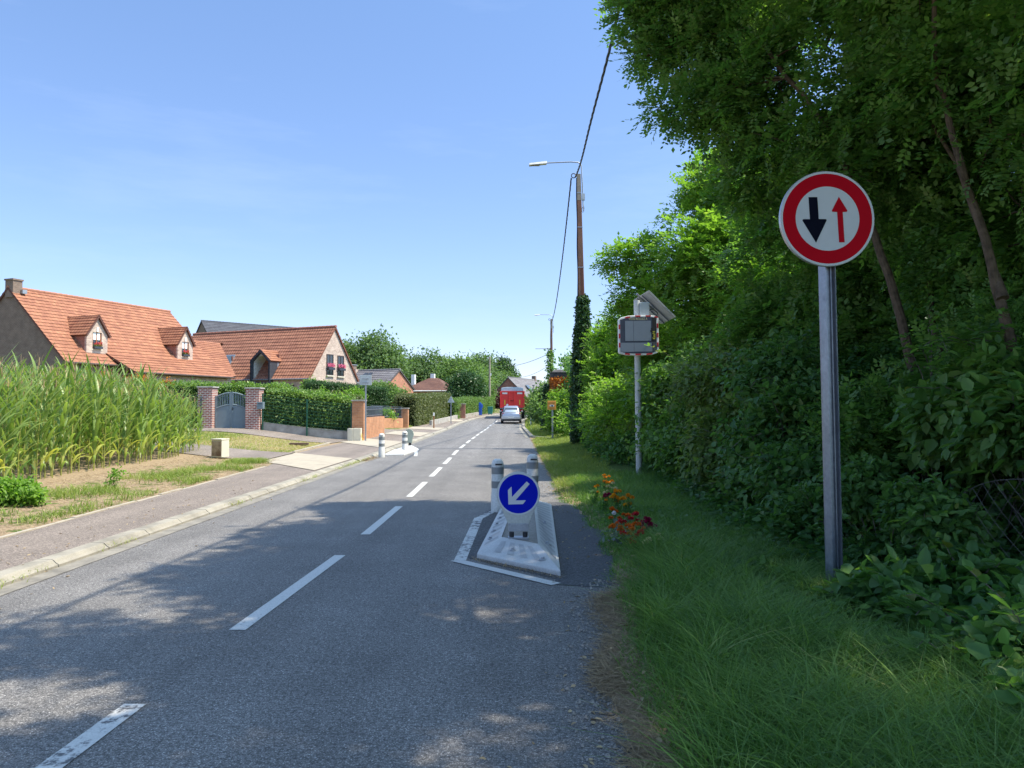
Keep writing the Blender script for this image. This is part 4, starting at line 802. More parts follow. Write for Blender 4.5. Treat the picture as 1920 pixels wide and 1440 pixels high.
t = thing('wooden_post', 'short brown post with white top at the foot of the variegated hedge', 'post', (W(813.5, 790, 56).x, 56, pz(W(813.5, 790, 56).x, 56))); m_ = MB(); m_.box(0, 0, .45, .09, .09, .9); m_.build('shaft', plain('brown_post', (.30, .15, .06), .8), t); m_ = MB(); m_.box(0, 0, 1.02, .1, .1, .24); m_.build('top', M_WHT, t)
t = thing('lamp_pole', 'thin dark lamp pole in front of the house at the bend', 'street lamp', (W(1000, 765, 113).x, 113, 1.3)); m_ = MB(); m_.tube([(0, 0, 0), (0, 0, 3.2), (0, 0, 3.85)], [.07, .06, .05], 8); m_.build('pole', M_IRON, t); m_ = MB(); m_.box(0, 0, 3.9, .35, .3, .16); m_.build('lamp_head', M_IRON, t)
# ================================================================ HEDGES
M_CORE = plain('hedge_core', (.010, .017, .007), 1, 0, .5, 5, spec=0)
def hedge(label, pts, th, h, mat, n, ls=1.0, kind='broad', wob=.12, group='garden hedges', name='hedge'):
    """pts: ground line; a solid-looking clipped hedge of leaves over a solid dark core box"""
    t = thing(name, label, 'hedge', (pts[0][0], pts[0][1], pz(*pts[0])), 0, group); o = np.array(t.location); P = []; D = []; core = MB(); Ltot = sum(math.dist(a, b) for a, b in zip(pts[:-1], pts[1:]))
    for a, b in zip(pts[:-1], pts[1:]):
        L = math.dist(a, b); m = int(n*L/Ltot); d = np.array([b[0]-a[0], b[1]-a[1], 0])/L; s = np.array([-d[1], d[0], 0]); za, zb = pz(*a), pz(*b)
        u = RG.random(m)*L; face = RG.random(m); A_ = np.array([a[0], a[1], 0]); per = th+2*h
        q = face*per; lat = np.where(q < h, -th/2, np.where(q < h+th, q-h-th/2, th/2)); zz = np.where(q < h, q, np.where(q < h+th, h, per-q))
        ends = RG.random(m) < (th*h)/(th*h+L*per/2); u = np.where(ends, np.where(RG.random(m) < .5, 0, L), u); lat = np.where(ends, (RG.random(m)-.5)*th, lat); zz = np.where(ends, RG.random(m)*h, zz)
        top = (zz > h*.98); nd = np.where(ends[:, None], d*np.sign(u-L/2)[:, None], np.where(top[:, None], np.array([0, 0, 1.]), s*np.sign(lat)[:, None]))
        p = A_+d*u[:, None]+s*lat[:, None]+np.array([0, 0, 1.])*(zz+za+(zb-za)*u/L)[:, None]
        p = p+nd*(wob*clump(p*1.6, 1.0)+RG.normal(size=m)*.05-.03)[:, None]; P.append(p); D.append(nd)
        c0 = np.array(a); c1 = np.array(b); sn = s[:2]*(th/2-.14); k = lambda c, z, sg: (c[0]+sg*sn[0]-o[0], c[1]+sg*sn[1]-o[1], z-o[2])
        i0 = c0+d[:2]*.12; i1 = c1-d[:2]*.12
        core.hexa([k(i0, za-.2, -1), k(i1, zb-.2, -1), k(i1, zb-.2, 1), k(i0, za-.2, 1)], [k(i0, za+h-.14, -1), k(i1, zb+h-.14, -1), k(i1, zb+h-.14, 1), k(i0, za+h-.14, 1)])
    P = np.concatenate(P); D = np.concatenate(D); m = 3; N = len(P)
    c = (P[:, None]+RG.normal(size=(N, m, 3))*.05*ls).reshape(-1, 3)-o; dd = (D[:, None]*.7+rdir(N*m).reshape(N, m, 3)*.9).reshape(-1, 3); nn = (D[:, None]*.6+np.array([0, 0, .7])+RG.normal(size=(N, m, 3))*.45).reshape(-1, 3)
    L_ = ls*.09*(.6+.7*RG.random(N*m)); v, q = leaves4(c, dd, nn, L_, L_*(.62 if kind == 'broad' else .3)); rn = np.clip(np.repeat(RG.random(N)*.6+.12*clump(P, 2.0), m)+RG.random(N*m)*.35, 0, 1)
    npmesh('foliage', v, q, rn, mat, t); core.build('stems_or_core', M_CORE, t); return t  # core is a solid dark box blocking the view through the leaves
hedge('leafy green hedge behind the green mesh fence right of the gate', [(xr+.9, 38.35), (bx_-.5, 38.35)], 1.0, 1.95, LM_HEDGE, 9000, 1.25)
hedge('mixed hedge left of the gate with reddish tips, behind the corn', [(-23.5, 39.5), (xl-.9, 38.7)], 1.1, 2.2, LM_HEDGE, 9000, 1.3)
hedge('dense laurel hedge standing behind the grey gate', [(xl-2.2, 42.5), (xr+.6, 42.0)], 1.5, 2.2, LM_HEDGE, 7000, 1.5)
hedge('loose yellowish hedge behind the right gate pillar', [(xr-.2, 43), (-9.5, 47)], 1.6, 1.9, LM_VAR, 7000, 1.3, wob=.28)
hedge('tall flat-topped dark conifer hedge behind the brick wall', [(-14.2, 53.5), (-9.6, 57.5)], 1.3, 2.75, LM_CONIF, 16000, 1.2, 'fine', .05)
hedge('pale variegated hedge along the pavement with flat top', [(-8.3, 60), (-7.0, 78)], 1.6, 2.35, LM_VAR, 15000, 1.2, wob=.10)
hedge('light green hedge along the pavement beyond the variegated one', [(-6.3, 76), (-4.9, 84), (-4.1, 91), (-2.9, 98)], 1.3, 1.85, LM_FARL, 12000, 1.6)
hedge('bushy hedge beyond the bend on the right side of the road', [(3.6, 108), (6.5, 116)], 1.5, 1.6, LM_FARL, 4000, 2.2, wob=.3)
hedge('dark hedge in front of the house at the bend', [(-1.0, 111.5), (3.2, 114.5)], 1.2, 1.25, LM_FAR, 4000, 2.0, wob=.3)
rd_ = RG.random
t = tree('red_tipped_shrub', 'reddish shrub tips standing above the hedge left of the gate', 'shrub', (-20, 38.6, .75), [[(-20, 38.6, .7), (-20, 38.6, 2)]], [(-22, 38.7, 2.9, .6, .4), (-20.4, 38.7, 2.95, .6, .4), (-18.8, 38.7, 2.95, .55, .35), (-17.4, 38.6, 2.8, .4, .3)], 900, 'small', LM_AUT, 1.0, r0=.05, limbs=False)
tree('climbing_vine', 'bright green vine growing up over the hedge and the pale gable', 'climbing plant', (-13.6, 56, .8), [[(-13.6, 56, .8), (-13.6, 56, 3)]], [(-13.9, 56, 2.9, 1.0, .7), (-12.6, 55.5, 2.7, .9, .6), (-11.4, 55, 2.6, .8, .5), (-14.8, 57, 3.3, .7, .5)], 2600, 'small', LM_BRIGHT, 1.1, r0=.05)
tree('garden_shrub', 'bright green shrub in the hedge at the corner pillar', 'shrub', (-8.5, 39.1, .4), [[(-8.5, 39.1, .4), (-8.6, 39.1, 2)]], [(-8.6, 38.6, 1.9, .7, .8), (-8.9, 38.8, 1.1, .7, .6), (-9.6, 38.8, 2.2, .6, .5)], 2200, 'broad', LM_BRIGHT, 1.0, r0=.05)
tree('garden_shrub', 'rounded green bush above the flat conifer hedge', 'shrub', (-12.2, 72, .8), [[(-12.2, 72, .8), (-12, 72, 3.5)]], [(-13.1, 72, 3.0, 1.2), (-11.8, 71, 3.2, 1.2), (-10.9, 73, 2.7, 1.1), (-12.3, 72, 2.2, 1.5)], 3600, 'small', LM_FARL, 1.6, r0=.08)
tree('garden_shrub', 'small spiky light green plant behind the entrance railing', 'shrub', (-8.95, 55.6, .5), [[(-8.95, 55.6, .5), (-8.95, 55.6, 1.1)]], [(-8.95, 55.6, 1.25, .55, .4)], 500, 'small', LM_BRIGHT, 1.1, r0=.04, limbs=False)
# ================================================================ FAR TREES
def bl(px_, py_, Y, r, rz=None): p = W(px_, py_, Y); return (p.x, p.y, p.z, r) if rz is None else (p.x, p.y, p.z, r, rz)
def ftree(name, label, pxs, Y, n, mat, ls, base_px, group='tall trees beyond the houses', ph=0.0):
    b = [bl(q[0], q[1]+20, *q[2:]) for q in pxs]; bx0 = W(base_px, 768, Y).x; bz = Hs(bx0, Y); top = max(b, key=lambda q: q[2])
    return tree(name, label, 'tree', (bx0, Y, bz), [[(bx0, Y, bz-.2), (bx0+.2, Y, (bz+top[2])*.5), (top[0], top[1], top[2])]], b, n, 'small', mat, ls, group, r0=.35, cull=-.05, f=.45, ph=ph, shell=.5)
ftree('broadleaf_tree', 'big round dark green tree rising behind the pale gable', [(672, 655, 112, 4.0), (705, 652, 110, 4.2), (650, 660, 112, 3.2), (735, 680, 110, 2.8), (690, 685, 108, 3.8), (722, 665, 112, 3.0), (655, 690, 112, 3.5), (740, 700, 109, 2.0), (690, 642, 112, 2.0)], 111, 12000, LM_FAR, 3.2, 697)
ftree('broadleaf_tree', 'tall loose green tree behind the brown hipped roof, left in the tree row', [(792, 672, 135, 3.6), (775, 690, 134, 3.2), (812, 668, 136, 3.0), (800, 700, 133, 4.0), (835, 680, 136, 3.2), (780, 715, 133, 3.2), (770, 700, 133, 2.0)], 135, 9500, LM_FAR, 3.2, 798, ph=1)
ftree('broadleaf_tree', 'light green tree in the middle of the tree row above the round conifer', [(862, 676, 128, 2.8), (880, 685, 127, 3.0), (850, 690, 127, 2.8), (890, 705, 126, 3.4), (865, 705, 126, 3.4), (900, 725, 124, 2.6), (872, 665, 128, 1.4)], 127, 9500, LM_FARL, 2.9, 872, ph=2)
ftree('broadleaf_tree', 'dark green tree at the right of the tree row behind the wooden pole', [(905, 680, 145, 3.6), (928, 690, 145, 3.4), (915, 705, 143, 4.2), (942, 708, 143, 3.4), (895, 672, 146, 2.4), (900, 720, 142, 4), (930, 725, 142, 4), (955, 722, 144, 2)], 144, 10500, LM_FAR, 3.3, 916, ph=3)
ftree('broadleaf_tree', 'distant low trees between the hipped roof and the round conifer', [(825, 705, 150, 4), (850, 715, 150, 4), (765, 725, 150, 4), (740, 715, 150, 3.5), (800, 728, 150, 4)], 150, 6000, LM_FAR, 3.6, 820, ph=4)
tree('conifer_tree', 'dark pointed spruce at the right end of the tree row', 'tree', (W(942, 768, 155).x, 155, 1.3), [[(W(942, 768, 155).x, 155, 1), (W(941, 664, 155).x, 155, 12.7)]], [bl(941, 672, 155, .8, 1.2), bl(943, 684, 155, 1.4, 1.3), bl(945, 697, 155, 2.1, 1.5), bl(947, 712, 155, 2.8, 1.8), bl(950, 728, 155, 3.2, 2)], 5000, 'small', LM_CONIF, 3.0, 'tall trees beyond the houses', r0=.25, limbs=False, f=.6)
ftree('broadleaf_tree', 'small distant trees right of the grey roof at the bend', [(1008, 722, 190, 3.2), (1022, 730, 190, 3), (975, 720, 190, 2.6), (990, 715, 190, 2.0)], 190, 2600, LM_FAR, 3.6, 1008, ph=5)
tree('round_conifer', 'clipped rounded conifer, light on top, between the hipped roof and the wooden pole', 'tree', (W(873, 775, 92).x, 92, .95), [[(W(873, 775, 92).x, 92, .9), (W(873, 740, 92).x, 92, 3.5)]], [bl(862, 725, 92, 1.5), bl(878, 722, 92, 1.7), bl(893, 735, 92, 1.2), bl(873, 712, 92, 1.2), bl(870, 740, 92, 1.7), bl(858, 738, 91, 1.0)], 9000, 'small', LM_CONIF, 1.5, None, r0=.12, cull=-1, limbs=False)
tree('garden_tree', 'loose light green garden tree right of the round conifer', 'tree', (W(900, 775, 99).x, 99, 1.0), [[(W(900, 775, 99).x, 99, .9), (W(902, 735, 99).x, 99, 4)]], [bl(898, 722, 99, 1.3), bl(906, 738, 99, 1.5), bl(895, 745, 98, 1.5), bl(885, 720, 100, 1.6), bl(903, 755, 98, 1.1)], 4200, 'small', LM_FARL, 1.8, None, r0=.10)
tree('purple_shrub', 'purple-leaved shrub left of the red trailer', 'shrub', (W(925, 770, 106).x, 106, 1.1), [[(W(925, 770, 106).x, 106, 1), (W(925, 750, 106).x, 106, 3)]], [bl(916, 748, 106, 1.1), bl(928, 746, 106, 1.4), bl(936, 755, 105, 1.2), bl(924, 760, 104, 1.2)], 3600, 'small', LM_PURP, 1.7, None, r0=.08)
# wood and copse closing the view
def farwood(name, label, segs, n, mat, ls):
    P = []
    for (x0, y0, x1, y1, z0, z1, w) in segs:
        m = n//len(segs); u = RG.random(m); x = x0+(x1-x0)*u+RG.normal(size=m)*w; y = y0+(y1-y0)*u+RG.normal(size=m)*w
        zt = z1*(.72+.28*np.sin(x*.45+y*.21)*np.sin(y*.33+1)); P.append(np.stack([x, y, z0+(zt-z0)*RG.random(m)**.7], 1))
    P = np.concatenate(P); N = len(P); v, q = leaves4(P, rdir(N), rdir(N)+np.array([0, 0, .5]), ls*(.6+.8*RG.random(N)), ls*.8*(.6+.8*RG.random(N)))
    return tagp(npmesh(name, v, q, np.clip(.4+.3*clump(P, .35)+RG.normal(size=N)*.2, 0, 1), mat), label, 'woodland', kind='stuff')
farwood('distant_woodland', 'far band of trees along the horizon', [(-160, 210, 60, 215, 0, 9, 5), (60, 215, 220, 180, 0, 11, 5), (-200, 130, -160, 210, 0, 9, 5)], 26000, LM_FAR, 1.5)
farwood('dense_woodland', 'dense dark wood behind the roadside trees on the right', [(14, 2, 15, 30, .3, 9.5, .9), (13, 30, 12, 75, .3, 8, .9), (11, 75, 20, 105, .8, 6.5, .9)], 42000, LM_DARK, .5)
# ================================================================ TRAFFIC ISLAND, SIGNS, BOLLARDS
M_PRE = dirty('precast_white', (.55, .55, .54), (.47, .47, .46), .7, (.42, .72), 5, 0, 70); M_PREG = dirty('precast_grey_stripe', (.44, .44, .44), (.37, .37, .37), .8, (.4, .7), 6)
M_BAND = plain('reflective_grey', (.22, .235, .24), .4, .1, .10); M_BOLW = dirty('bollard_white', (.66, .66, .63), (.42, .41, .37), .5, (.52, .78), 4)
M_BLK = plain('black_rubber', (.015, .015, .017), .6); M_FILL = dirty('gravel_infill', (.32, .30, .27), (.22, .205, .185), .95, (.4, .6), 30, 0, 120)
isl = thing('traffic_island', 'white concrete traffic island with sloping striped edges, carrying the blue arrow sign', 'traffic island', (0, 8.0, 0)); oy = 8.0
BO = [(-.385, 8.50), (.475, 7.58), (.66, 12.9), (.50, 13.3), (-.16, 12.9)]        # outline on the ground
TI = [(-.12, 8.98), (.285, 8.52), (.345, 12.55), (.30, 12.75), (.05, 12.55)]        # inner top edge
m_ = MB(); n = 5; hl = .055; ht = .155
vs = [(x, y-oy, -.03) for x, y in BO]+[(x, y-oy, hl) for x, y in BO]+[(x, y-oy, ht) for x, y in TI]
m_.add(vs, [(i, (i+1) % n, n+(i+1) % n, n+i) for i in range(n)]+[(n+i, n+(i+1) % n, 2*n+(i+1) % n, 2*n+i) for i in range(n)]); m_.build('edge_block', M_PRE, isl, recalc=False, bevel=.012)
m_ = MB(); m_.prism([(x, y-oy) for x, y in TI], 'z', ht-.05, ht-.012); m_.build('infill', M_FILL, isl)
def onface(i, u, v, off=.004):   # point on bevelled side i
    a, b = Vector((*BO[i], hl)), Vector((*BO[(i+1) % n], hl)); c, d = Vector((*TI[i], ht)), Vector((*TI[(i+1) % n], ht))
    p = a.lerp(b, u).lerp(c.lerp(d, u), v); nr = (b-a).cross(c-a).normalized(); nr = nr if nr.z > 0 else -nr
    p = p+nr*off; return (p.x, p.y-oy, p.z)
for k in range(4):
    u = .20+k*.19; s_ = MB(); s_.add([onface(0, u-.03, .22), onface(0, u+.065, .22), onface(0, u+.02, .80), onface(0, u-.08, .80)], [(0, 1, 2, 3)]); s_.build('grey_stripe', M_PREG, isl)
for k in range(16):
    u = .07+k*.057; s_ = MB(); s_.add([onface(1, u, .15), onface(1, u+.026, .15), onface(1, u+.045, .85), onface(1, u+.019, .85)], [(0, 1, 2, 3)]); s_.build('grey_stripe', M_PREG, isl)
for k in range(9):
    u = .10+k*.10; s_ = MB(); s_.add([onface(4, u, .2), onface(4, u+.04, .2), onface(4, u+.06, .8), onface(4, u+.02, .8)], [(0, 1, 2, 3)]); s_.build('grey_stripe', M_PREG, isl)
for (i, u, v) in ((0, .42, .45), (0, .86, .30), (4, .88, .4), (4, .74, .4), (4, .60, .4), (4, .46, .4), (4, .32, .4), (1, .16, .5), (1, .5, .5)):
    p = onface(i, u, v, .0); b = MB(); b.lathe([(.038, 0), (.038, .006), (.018, .012), (.018, .028), (.010, .032)], 12, p); b.build('bolt', M_GALV, isl)
# weeds and dead grass in the joint before the island
def tuft_line(a, b, n, h):
    u = RG.random(n); xs_ = a[0]+(b[0]-a[0])*u+RG.normal(size=n)*.02; ys_ = a[1]+(b[1]-a[1])*u+RG.normal(size=n)*.025
    v, q, s = blades(xs_, ys_, h*(.4+RG.random(n)), np.full(n, .006), 1.2, 3); v[:, 2] += .07; return v, q, s, RG.random(n)
grass_obj('dry_weeds', [tuft_line((-.42, 8.44), (.47, 7.5), 480, .06)], M_STRAW, 'dead grass along the front edge of the white traffic island')
# keep-left sign
M_SGREY = dirty('sign_plastic_grey', (.50, .51, .47), (.42, .43, .40), .5, (.4, .7), 3); M_BLUES = plain('sign_blue', (.002, .010, .40), .5, 0, .05, spec=.08); M_REFL = plain('sign_white', (.56, .58, .60), .5, 0, .04, spec=.1)
k_ = .00124; ks = thing('keep_left_sign', 'round blue sign with a pale arrow pointing down left, on the white traffic island', 'road sign', (W(972, 1000, 8.9).x, 8.92, .143), math.radians(1.5))
cz = (940-522)*k_; R_ = .250
th0 = math.acos(.53); pts = [(R_*math.sin(a), cz+R_*math.cos(a)) for a in np.linspace(-math.pi+.98, math.pi-.98, 60)]; hw = 93*k_; zt_ = 130*k_
pts = pts+[(hw, zt_), (-hw, zt_)]
m_ = MB(); m_.prism(pts, 'y', -.02, .035); m_.build('sign_plate', M_SGREY, ks, bevel=.01)
m_ = MB(); m_.disc_y(0, cz, .2245, -.0235, -.021, 64); m_.build('blue_disc', M_BLUES, ks); m_ = MB(); m_.ring_y(0, cz, .2245, .243, -.0225, yb=-.0205); m_.build('white_rim', M_REFL, ks)
ar_ = [(805, 408), (832, 432), (700, 583), (797, 582), (770, 617), (635, 620), (630, 488), (664, 455), (667, 552)]
m_ = MB(); m_.prism([((x-728)*k_, cz-(y-522)*k_) for x, y in ar_], 'y', -.0262, -.0238); m_.build('arrow', M_REFL, ks)
m_ = MB(); m_.box(0, 0, 110*k_, 185*k_, .07, 70*k_); m_.build('bracket', M_GALV, ks, bevel=.004)
for s in (-1, 1): m_ = MB(); m_.lathe([(.028, .02), (.028, .075), (.026, .078)], 16, (s*.078, 0, 0)); m_.build('rubber_foot', M_BLK, ks, smooth=True)
m_ = MB(); m_.box(0, 0, .012, .235, .13, .024); m_.build('base_plate', M_GALV, ks, bevel=.003)
for s in (-1, 1): m_ = MB(); m_.tube([(s*.08, -.035, .155), (s*.08, -.045, .155)], .010, 8); m_.build('bolt', M_GALV, ks)
# bollards
def bollard(X, Y, z, label, h=.84, r=.098):
    t = thing('bollard', label, 'bollard', (X, Y, z), 0, 'white bollards with grey bands'); m_ = MB()
    m_.lathe([(r*1.10, 0), (r*1.06, .33*h), (r, .35*h), (r, .90*h), (r*.96, .93*h), (r*.78, .975*h), (r*.45, h), (.01, h*1.003)], 28); m_.build('body', M_BOLW, t, smooth=True)
    for a, b in ((.455, .585), (.72, .85)): m_ = MB(); m_.lathe([(r+.0005, a*h), (r+.003, a*h+.002), (r+.003, b*h-.002), (r+.0005, b*h)], 28); m_.build('grey_band', M_BAND, t, smooth=True)
    m_ = MB(); m_.box(.02, -r-.002, .905*h, .11, .018, .022); m_.build('slot', M_BLK, t); return t
bollard(W(933, 960, 12.35).x, 12.35, 0, 'left white bollard behind the blue arrow sign on the near island')
bollard(W(998.5, 950, 13.15).x, 13.15, .0, 'right white bollard behind the blue arrow sign on the near island', .87)
bollard(W(715.5, 857, 26.3).x, 26.3, 0, 'nearer of the two white bollards on the left side of the road', .82)
bollard(W(759, 851, 28.2).x, 28.2, .02, 'farther of the two white bollards on the left side of the road', .82)
i2 = thing('traffic_island', 'small low white traffic island beside the two bollards left of the road', 'traffic island', (-4.1, 27.2, 0)); m_ = MB()
B2 = [(-.38, -.1), (.30, .0), (.42, 3.4), (.15, 4.6), (-.2, 4.2)]; T2 = [(-.16, .45), (.08, .5), (.12, 3.3), (.05, 3.9), (-.04, 3.6)]
m_.add([(x, y, -.03) for x, y in B2]+[(x, y, .06) for x, y in B2]+[(x, y, .19) for x, y in T2], [(i, (i+1) % 5, 5+(i+1) % 5, 5+i) for i in range(5)]+[(5+i, 5+(i+1) % 5, 10+(i+1) % 5, 10+i) for i in range(5)]+[(10, 11, 12, 13, 14)]); m_.build('edge_block', M_PRE, i2, bevel=.012)
t = thing('keep_left_sign', 'grey rounded back of a small road sign on the far white traffic island', 'road sign', (W(767, 835, 31.5).x, 31.5, .12)); pts = [(.19*math.sin(a), .50+.22*math.cos(a)) for a in np.linspace(-math.pi+.9, math.pi-.9, 40)]+[(.12, .14), (-.12, .14)]
m_ = MB(); m_.prism(pts, 'y', -.03, .03); m_.build('sign_plate', plain('sign_back_greenish', (.32, .36, .30), .6), t, bevel=.01); m_ = MB(); m_.box(.04, 0, .08, .1, .07, .16); m_.build('rubber_foot', M_BLK, t)
# B15 priority sign
M_RED = plain('sign_red', (.46, .001, .010), .5, 0, .04, spec=.06); M_BLKS = plain('sign_black', (.004, .005, .014), .6, spec=.05); M_RIM = plain('sign_rim_alu', (.50, .51, .52), .35, .6, .06)
Ys = 7.08; bot = W(1566, 1108, Ys); top = W(1549, 411, Ys); zg = Hs(bot.x, Ys); lean = math.atan2(bot.x-top.x, top.z-zg)
ps = thing('priority_sign', 'large round red and white sign with black and red arrows on a tall grey post', 'road sign', (bot.x, Ys, zg)); ps.rotation_euler = (0, -lean, math.radians(2))
Lp = (top.z-zg)/math.cos(lean); m_ = MB()
prof = [(x*.80, y) for x, y in [(-.075, .03), (-.048, -.045), (-.036, -.045), (-.028, .01), (.022, .01), (.026, -.012), (.036, -.012), (.040, .01), (.056, .01), (.062, -.045), (.075, -.040), (.075, .06), (.06, .06), (.06, .022), (-.058, .022), (-.062, .06), (-.075, .06)]]
m_.prism(prof, 'z', -.3, Lp+.30); m_.build('post', dirty('post_steel', (.32, .35, .40), (.24, .26, .30), .40, (.35, .7), 6, .6, 30), ps)
Lp -= .02; kk = Ys/FPX/6.545; oyp = -.10; m_ = MB(); m_.disc_y(-.034, Lp, .440, oyp, oyp+.035, 72); m_.build('sign_plate', M_RIM, ps, bevel=.006)
m_ = MB(); m_.ring_y(-.034, Lp, .296, .414, oyp-.003, yb=oyp-.0002); m_.build('red_ring', M_RED, ps); m_ = MB(); m_.disc_y(-.034, Lp, .2955, oyp-.0028, oyp-.0002, 64); m_.build('white_face', M_REFL, ps)
m_ = MB(); m_.ring_y(-.034, Lp, .4142, .434, oyp-.0028, yb=oyp-.0003); m_.build('white_edge', M_REFL, ps)
bk_ = [(485, 465), (593, 465), (605, 735), (690, 735), (700, 741), (700, 755), (565, 1022), (405, 755), (405, 743), (415, 735), (497, 735)]; rd2 = [(860, 462), (962, 630), (955, 645), (903, 648), (917, 1020), (850, 1020), (835, 648), (775, 645), (770, 630)]
for nm, pl, mt in (('black_arrow', bk_, M_BLKS), ('red_arrow', rd2, M_RED)): m_ = MB(); m_.prism([((x-715)*kk-.034, Lp-(y-728)*kk) for x, y in pl], 'y', oyp-.006, oyp-.0031); m_.build(nm, mt, ps)
for zz in (.2, -.2): m_ = MB(); m_.box(0, -.055, Lp+zz, .34, .02, .04); m_.build('bracket', M_GALV, ps)
# radar speed display
Yr = 17.5; c_ = W(1197, 630, Yr); bz = W(1200, 895, Yr); zg = Hs(bz.x, Yr); mp_ = Yr/FPX/9.0
rs = thing('speed_display', 'solar powered speed display with red and white border on a white pole among the bushes', 'speed display', (bz.x, Yr, zg)); Lc = c_.z-zg; lean = math.atan2(bz.x-W(1195, 600, Yr).x, 3.6); rs.rotation_euler = (0, -lean*.7, 0)
m_ = MB(); m_.tube([(0, .12, -.1), (0, .12, W(0, 562, Yr).z-zg)], .070, 20); m_.build('pole', dirty('pole_white', (.56, .58, .58), (.40, .42, .41), .4, (.45, .7), 3), rs, smooth=True)
def RP(x, y): return ((x-515)*mp_+.0, Lc-(y-905)*mp_)
outl = [RP(*p) for p in ((175, 630), (215, 600), (330, 570), (500, 558), (700, 560), (800, 575), (848, 600), (852, 1170), (835, 1195), (740, 1228), (500, 1240), (300, 1232), (190, 1205), (175, 1180))]
m_ = MB(); m_.prism(outl, 'y', -.10, .04); m_.build('casing', M_WHT, rs, bevel=.01)
inn_ = [RP(*p) for p in ((203, 635), (340, 600), (500, 590), (700, 590), (812, 605), (815, 1165), (740, 1198), (500, 1208), (300, 1200), (203, 1175))]
m_ = MB(); m_.prism(inn_, 'y', -.104, -.1005); m_.build('front_panel', plain('panel_blue_grey', (.045, .055, .085), .35), rs)
def rbox(x0, y0, x1, y1, ya, yb, name, mat): a, b = RP(x0, y0), RP(x1, y1); m_ = MB(); m_.box((a[0]+b[0])/2, (ya+yb)/2, (a[1]+b[1])/2, abs(b[0]-a[0]), abs(yb-ya), abs(a[1]-b[1])); return m_.build(name, mat, rs)
M_SCR = plain('screen_grey', (.19, .225, .27), .3, 0, .04); rbox(285, 655, 425, 995, -.108, -.1045, 'screen', M_SCR); rbox(430, 655, 722, 995, -.108, -.1045, 'screen', M_SCR); rbox(208, 1025, 430, 1178, -.108, -.1045, 'lower_panel', M_SCR); rbox(435, 1025, 738, 1175, -.108, -.1045, 'lower_panel', M_SCR)
rbox(742, 600, 812, 1015, -.1085, -.1045, 'scorched_strip', M_BLK); rbox(742, 1018, 812, 1165, -.108, -.1045, 'side_panel', plain('side_panel_grey', (.07, .08, .085), .4, 0, .5, 30))
dm_ = MB()
for k in range(9): x, y = random.uniform(705, 745), random.uniform(780, 1040); a = RP(x, y); dm_.prism([a, (a[0]+.03, a[1]+.012), (a[0]+.035, a[1]-.02), (a[0]+.005, a[1]-.05)], 'y', -.1095, -.1082)
dm_.build('burn_mark', M_BLK, rs)
M_YEL = plain('letter_yellow', (.75, .68, .06), .5); M_YELP = plain('letter_pale_yellow', (.50, .48, .30), .5)
a = RP(503, 625); text_obj('lettering', 'VOUS ROULEZ À', .072, M_YELP, rs, (a[0], -.106, a[1]), (math.pi/2, 0, 0), sx=.78)
a = RP(770, 900); text_obj('lettering', 'Km/H', .082, M_YEL, rs, (a[0], -.110, a[1]), (math.pi/2, -math.pi/2, 0), sx=.92)
rb_ = MB(); wb_ = MB()
def bord(p, q, n, start, w):
    p, q = Vector((p[0], 0, p[1])), Vector((q[0], 0, q[1])); d = (q-p).normalized(); s = Vector((-d.z, 0, d.x))*w/2
    for i in range(n):
        if (i+start) % 2: continue
        a, b = p.lerp(q, i/n), p.lerp(q, (i+1)/n)
        rb_.add([(v.x, y, v.z) for y in (-.1052, -.1012) for v in (a-s, b-s, b+s, a+s)], [(0, 1, 2, 3), (4, 5, 6, 7), (0, 4, 5, 1), (1, 5, 6, 2), (2, 6, 7, 3), (3, 7, 4, 0)])
w_ = 26*mp_; bord(RP(188, 640), RP(188, 1180), 7, 1, w_); bord(RP(832, 620), RP(832, 1180), 7, 1, w_); bord(RP(200, 612), RP(460, 578), 3, 1, w_); bord(RP(460, 575), RP(720, 575), 3, 0, w_); bord(RP(720, 577), RP(840, 600), 2, 1, w_)
bord(RP(200, 1197), RP(360, 1220), 2, 1, w_); bord(RP(360, 1222), RP(640, 1222), 3, 1, w_); bord(RP(640, 1222), RP(835, 1192), 2, 0, w_); rb_.build('red_border', plain('border_red', (.48, .02, .03), .4), rs)
m_ = MB(); m_.box(.16, .12, Lc+.60, .22, .2, .36); m_.build('battery_box', M_SBACK, rs, bevel=.01)
o_ = Vector(rs.location)
A1, A2, A3, A4 = W(1190, 563, 19.0), W(1218, 546, 17.45), W(1268, 596, 17.45), W(1241, 609, 19.0); nr = (A2-A1).cross(A3-A2).normalized(); nr = nr if nr.z > 0 else -nr
q4 = [v-o_ for v in (A1, A2, A3, A4)]; m_ = MB(); m_.hexa([v for v in q4], [v+nr*.035 for v in q4]); pan = m_.build('solar_panel', M_RIM, rs)
cc = sum(q4, Vector())/4; m_ = MB(); m_.hexa([cc+(v-cc)*.94+nr*.036 for v in q4], [cc+(v-cc)*.94+nr*.039 for v in q4]); m_.build('cells', plain('solar_cells', (.01, .015, .05), .15), pan)
m_ = MB(); m_.hexa([cc+(v-cc)*.93-nr*.006 for v in q4], [cc+(v-cc)*.93-nr*.002 for v in q4]); m_.build('back_sheet', plain('back_sheet', (.40, .41, .42), .5), pan)
m_ = MB()
for f in (.33, .66): a = q4[0].lerp(q4[1], f)-nr*.03; b = q4[3].lerp(q4[2], f)-nr*.03; m_.tube([a, b], .018, 4)
m_.build('support_rail', M_IRON, pan); m_ = MB(); m_.tube([cc-nr*.05+Vector((.25*math.cos(t_)-.12, 0, .15*math.sin(t_)-.12)) for t_ in np.linspace(0, 5.5, 14)], .009, 5); m_.build('cable', M_BLK, rs)
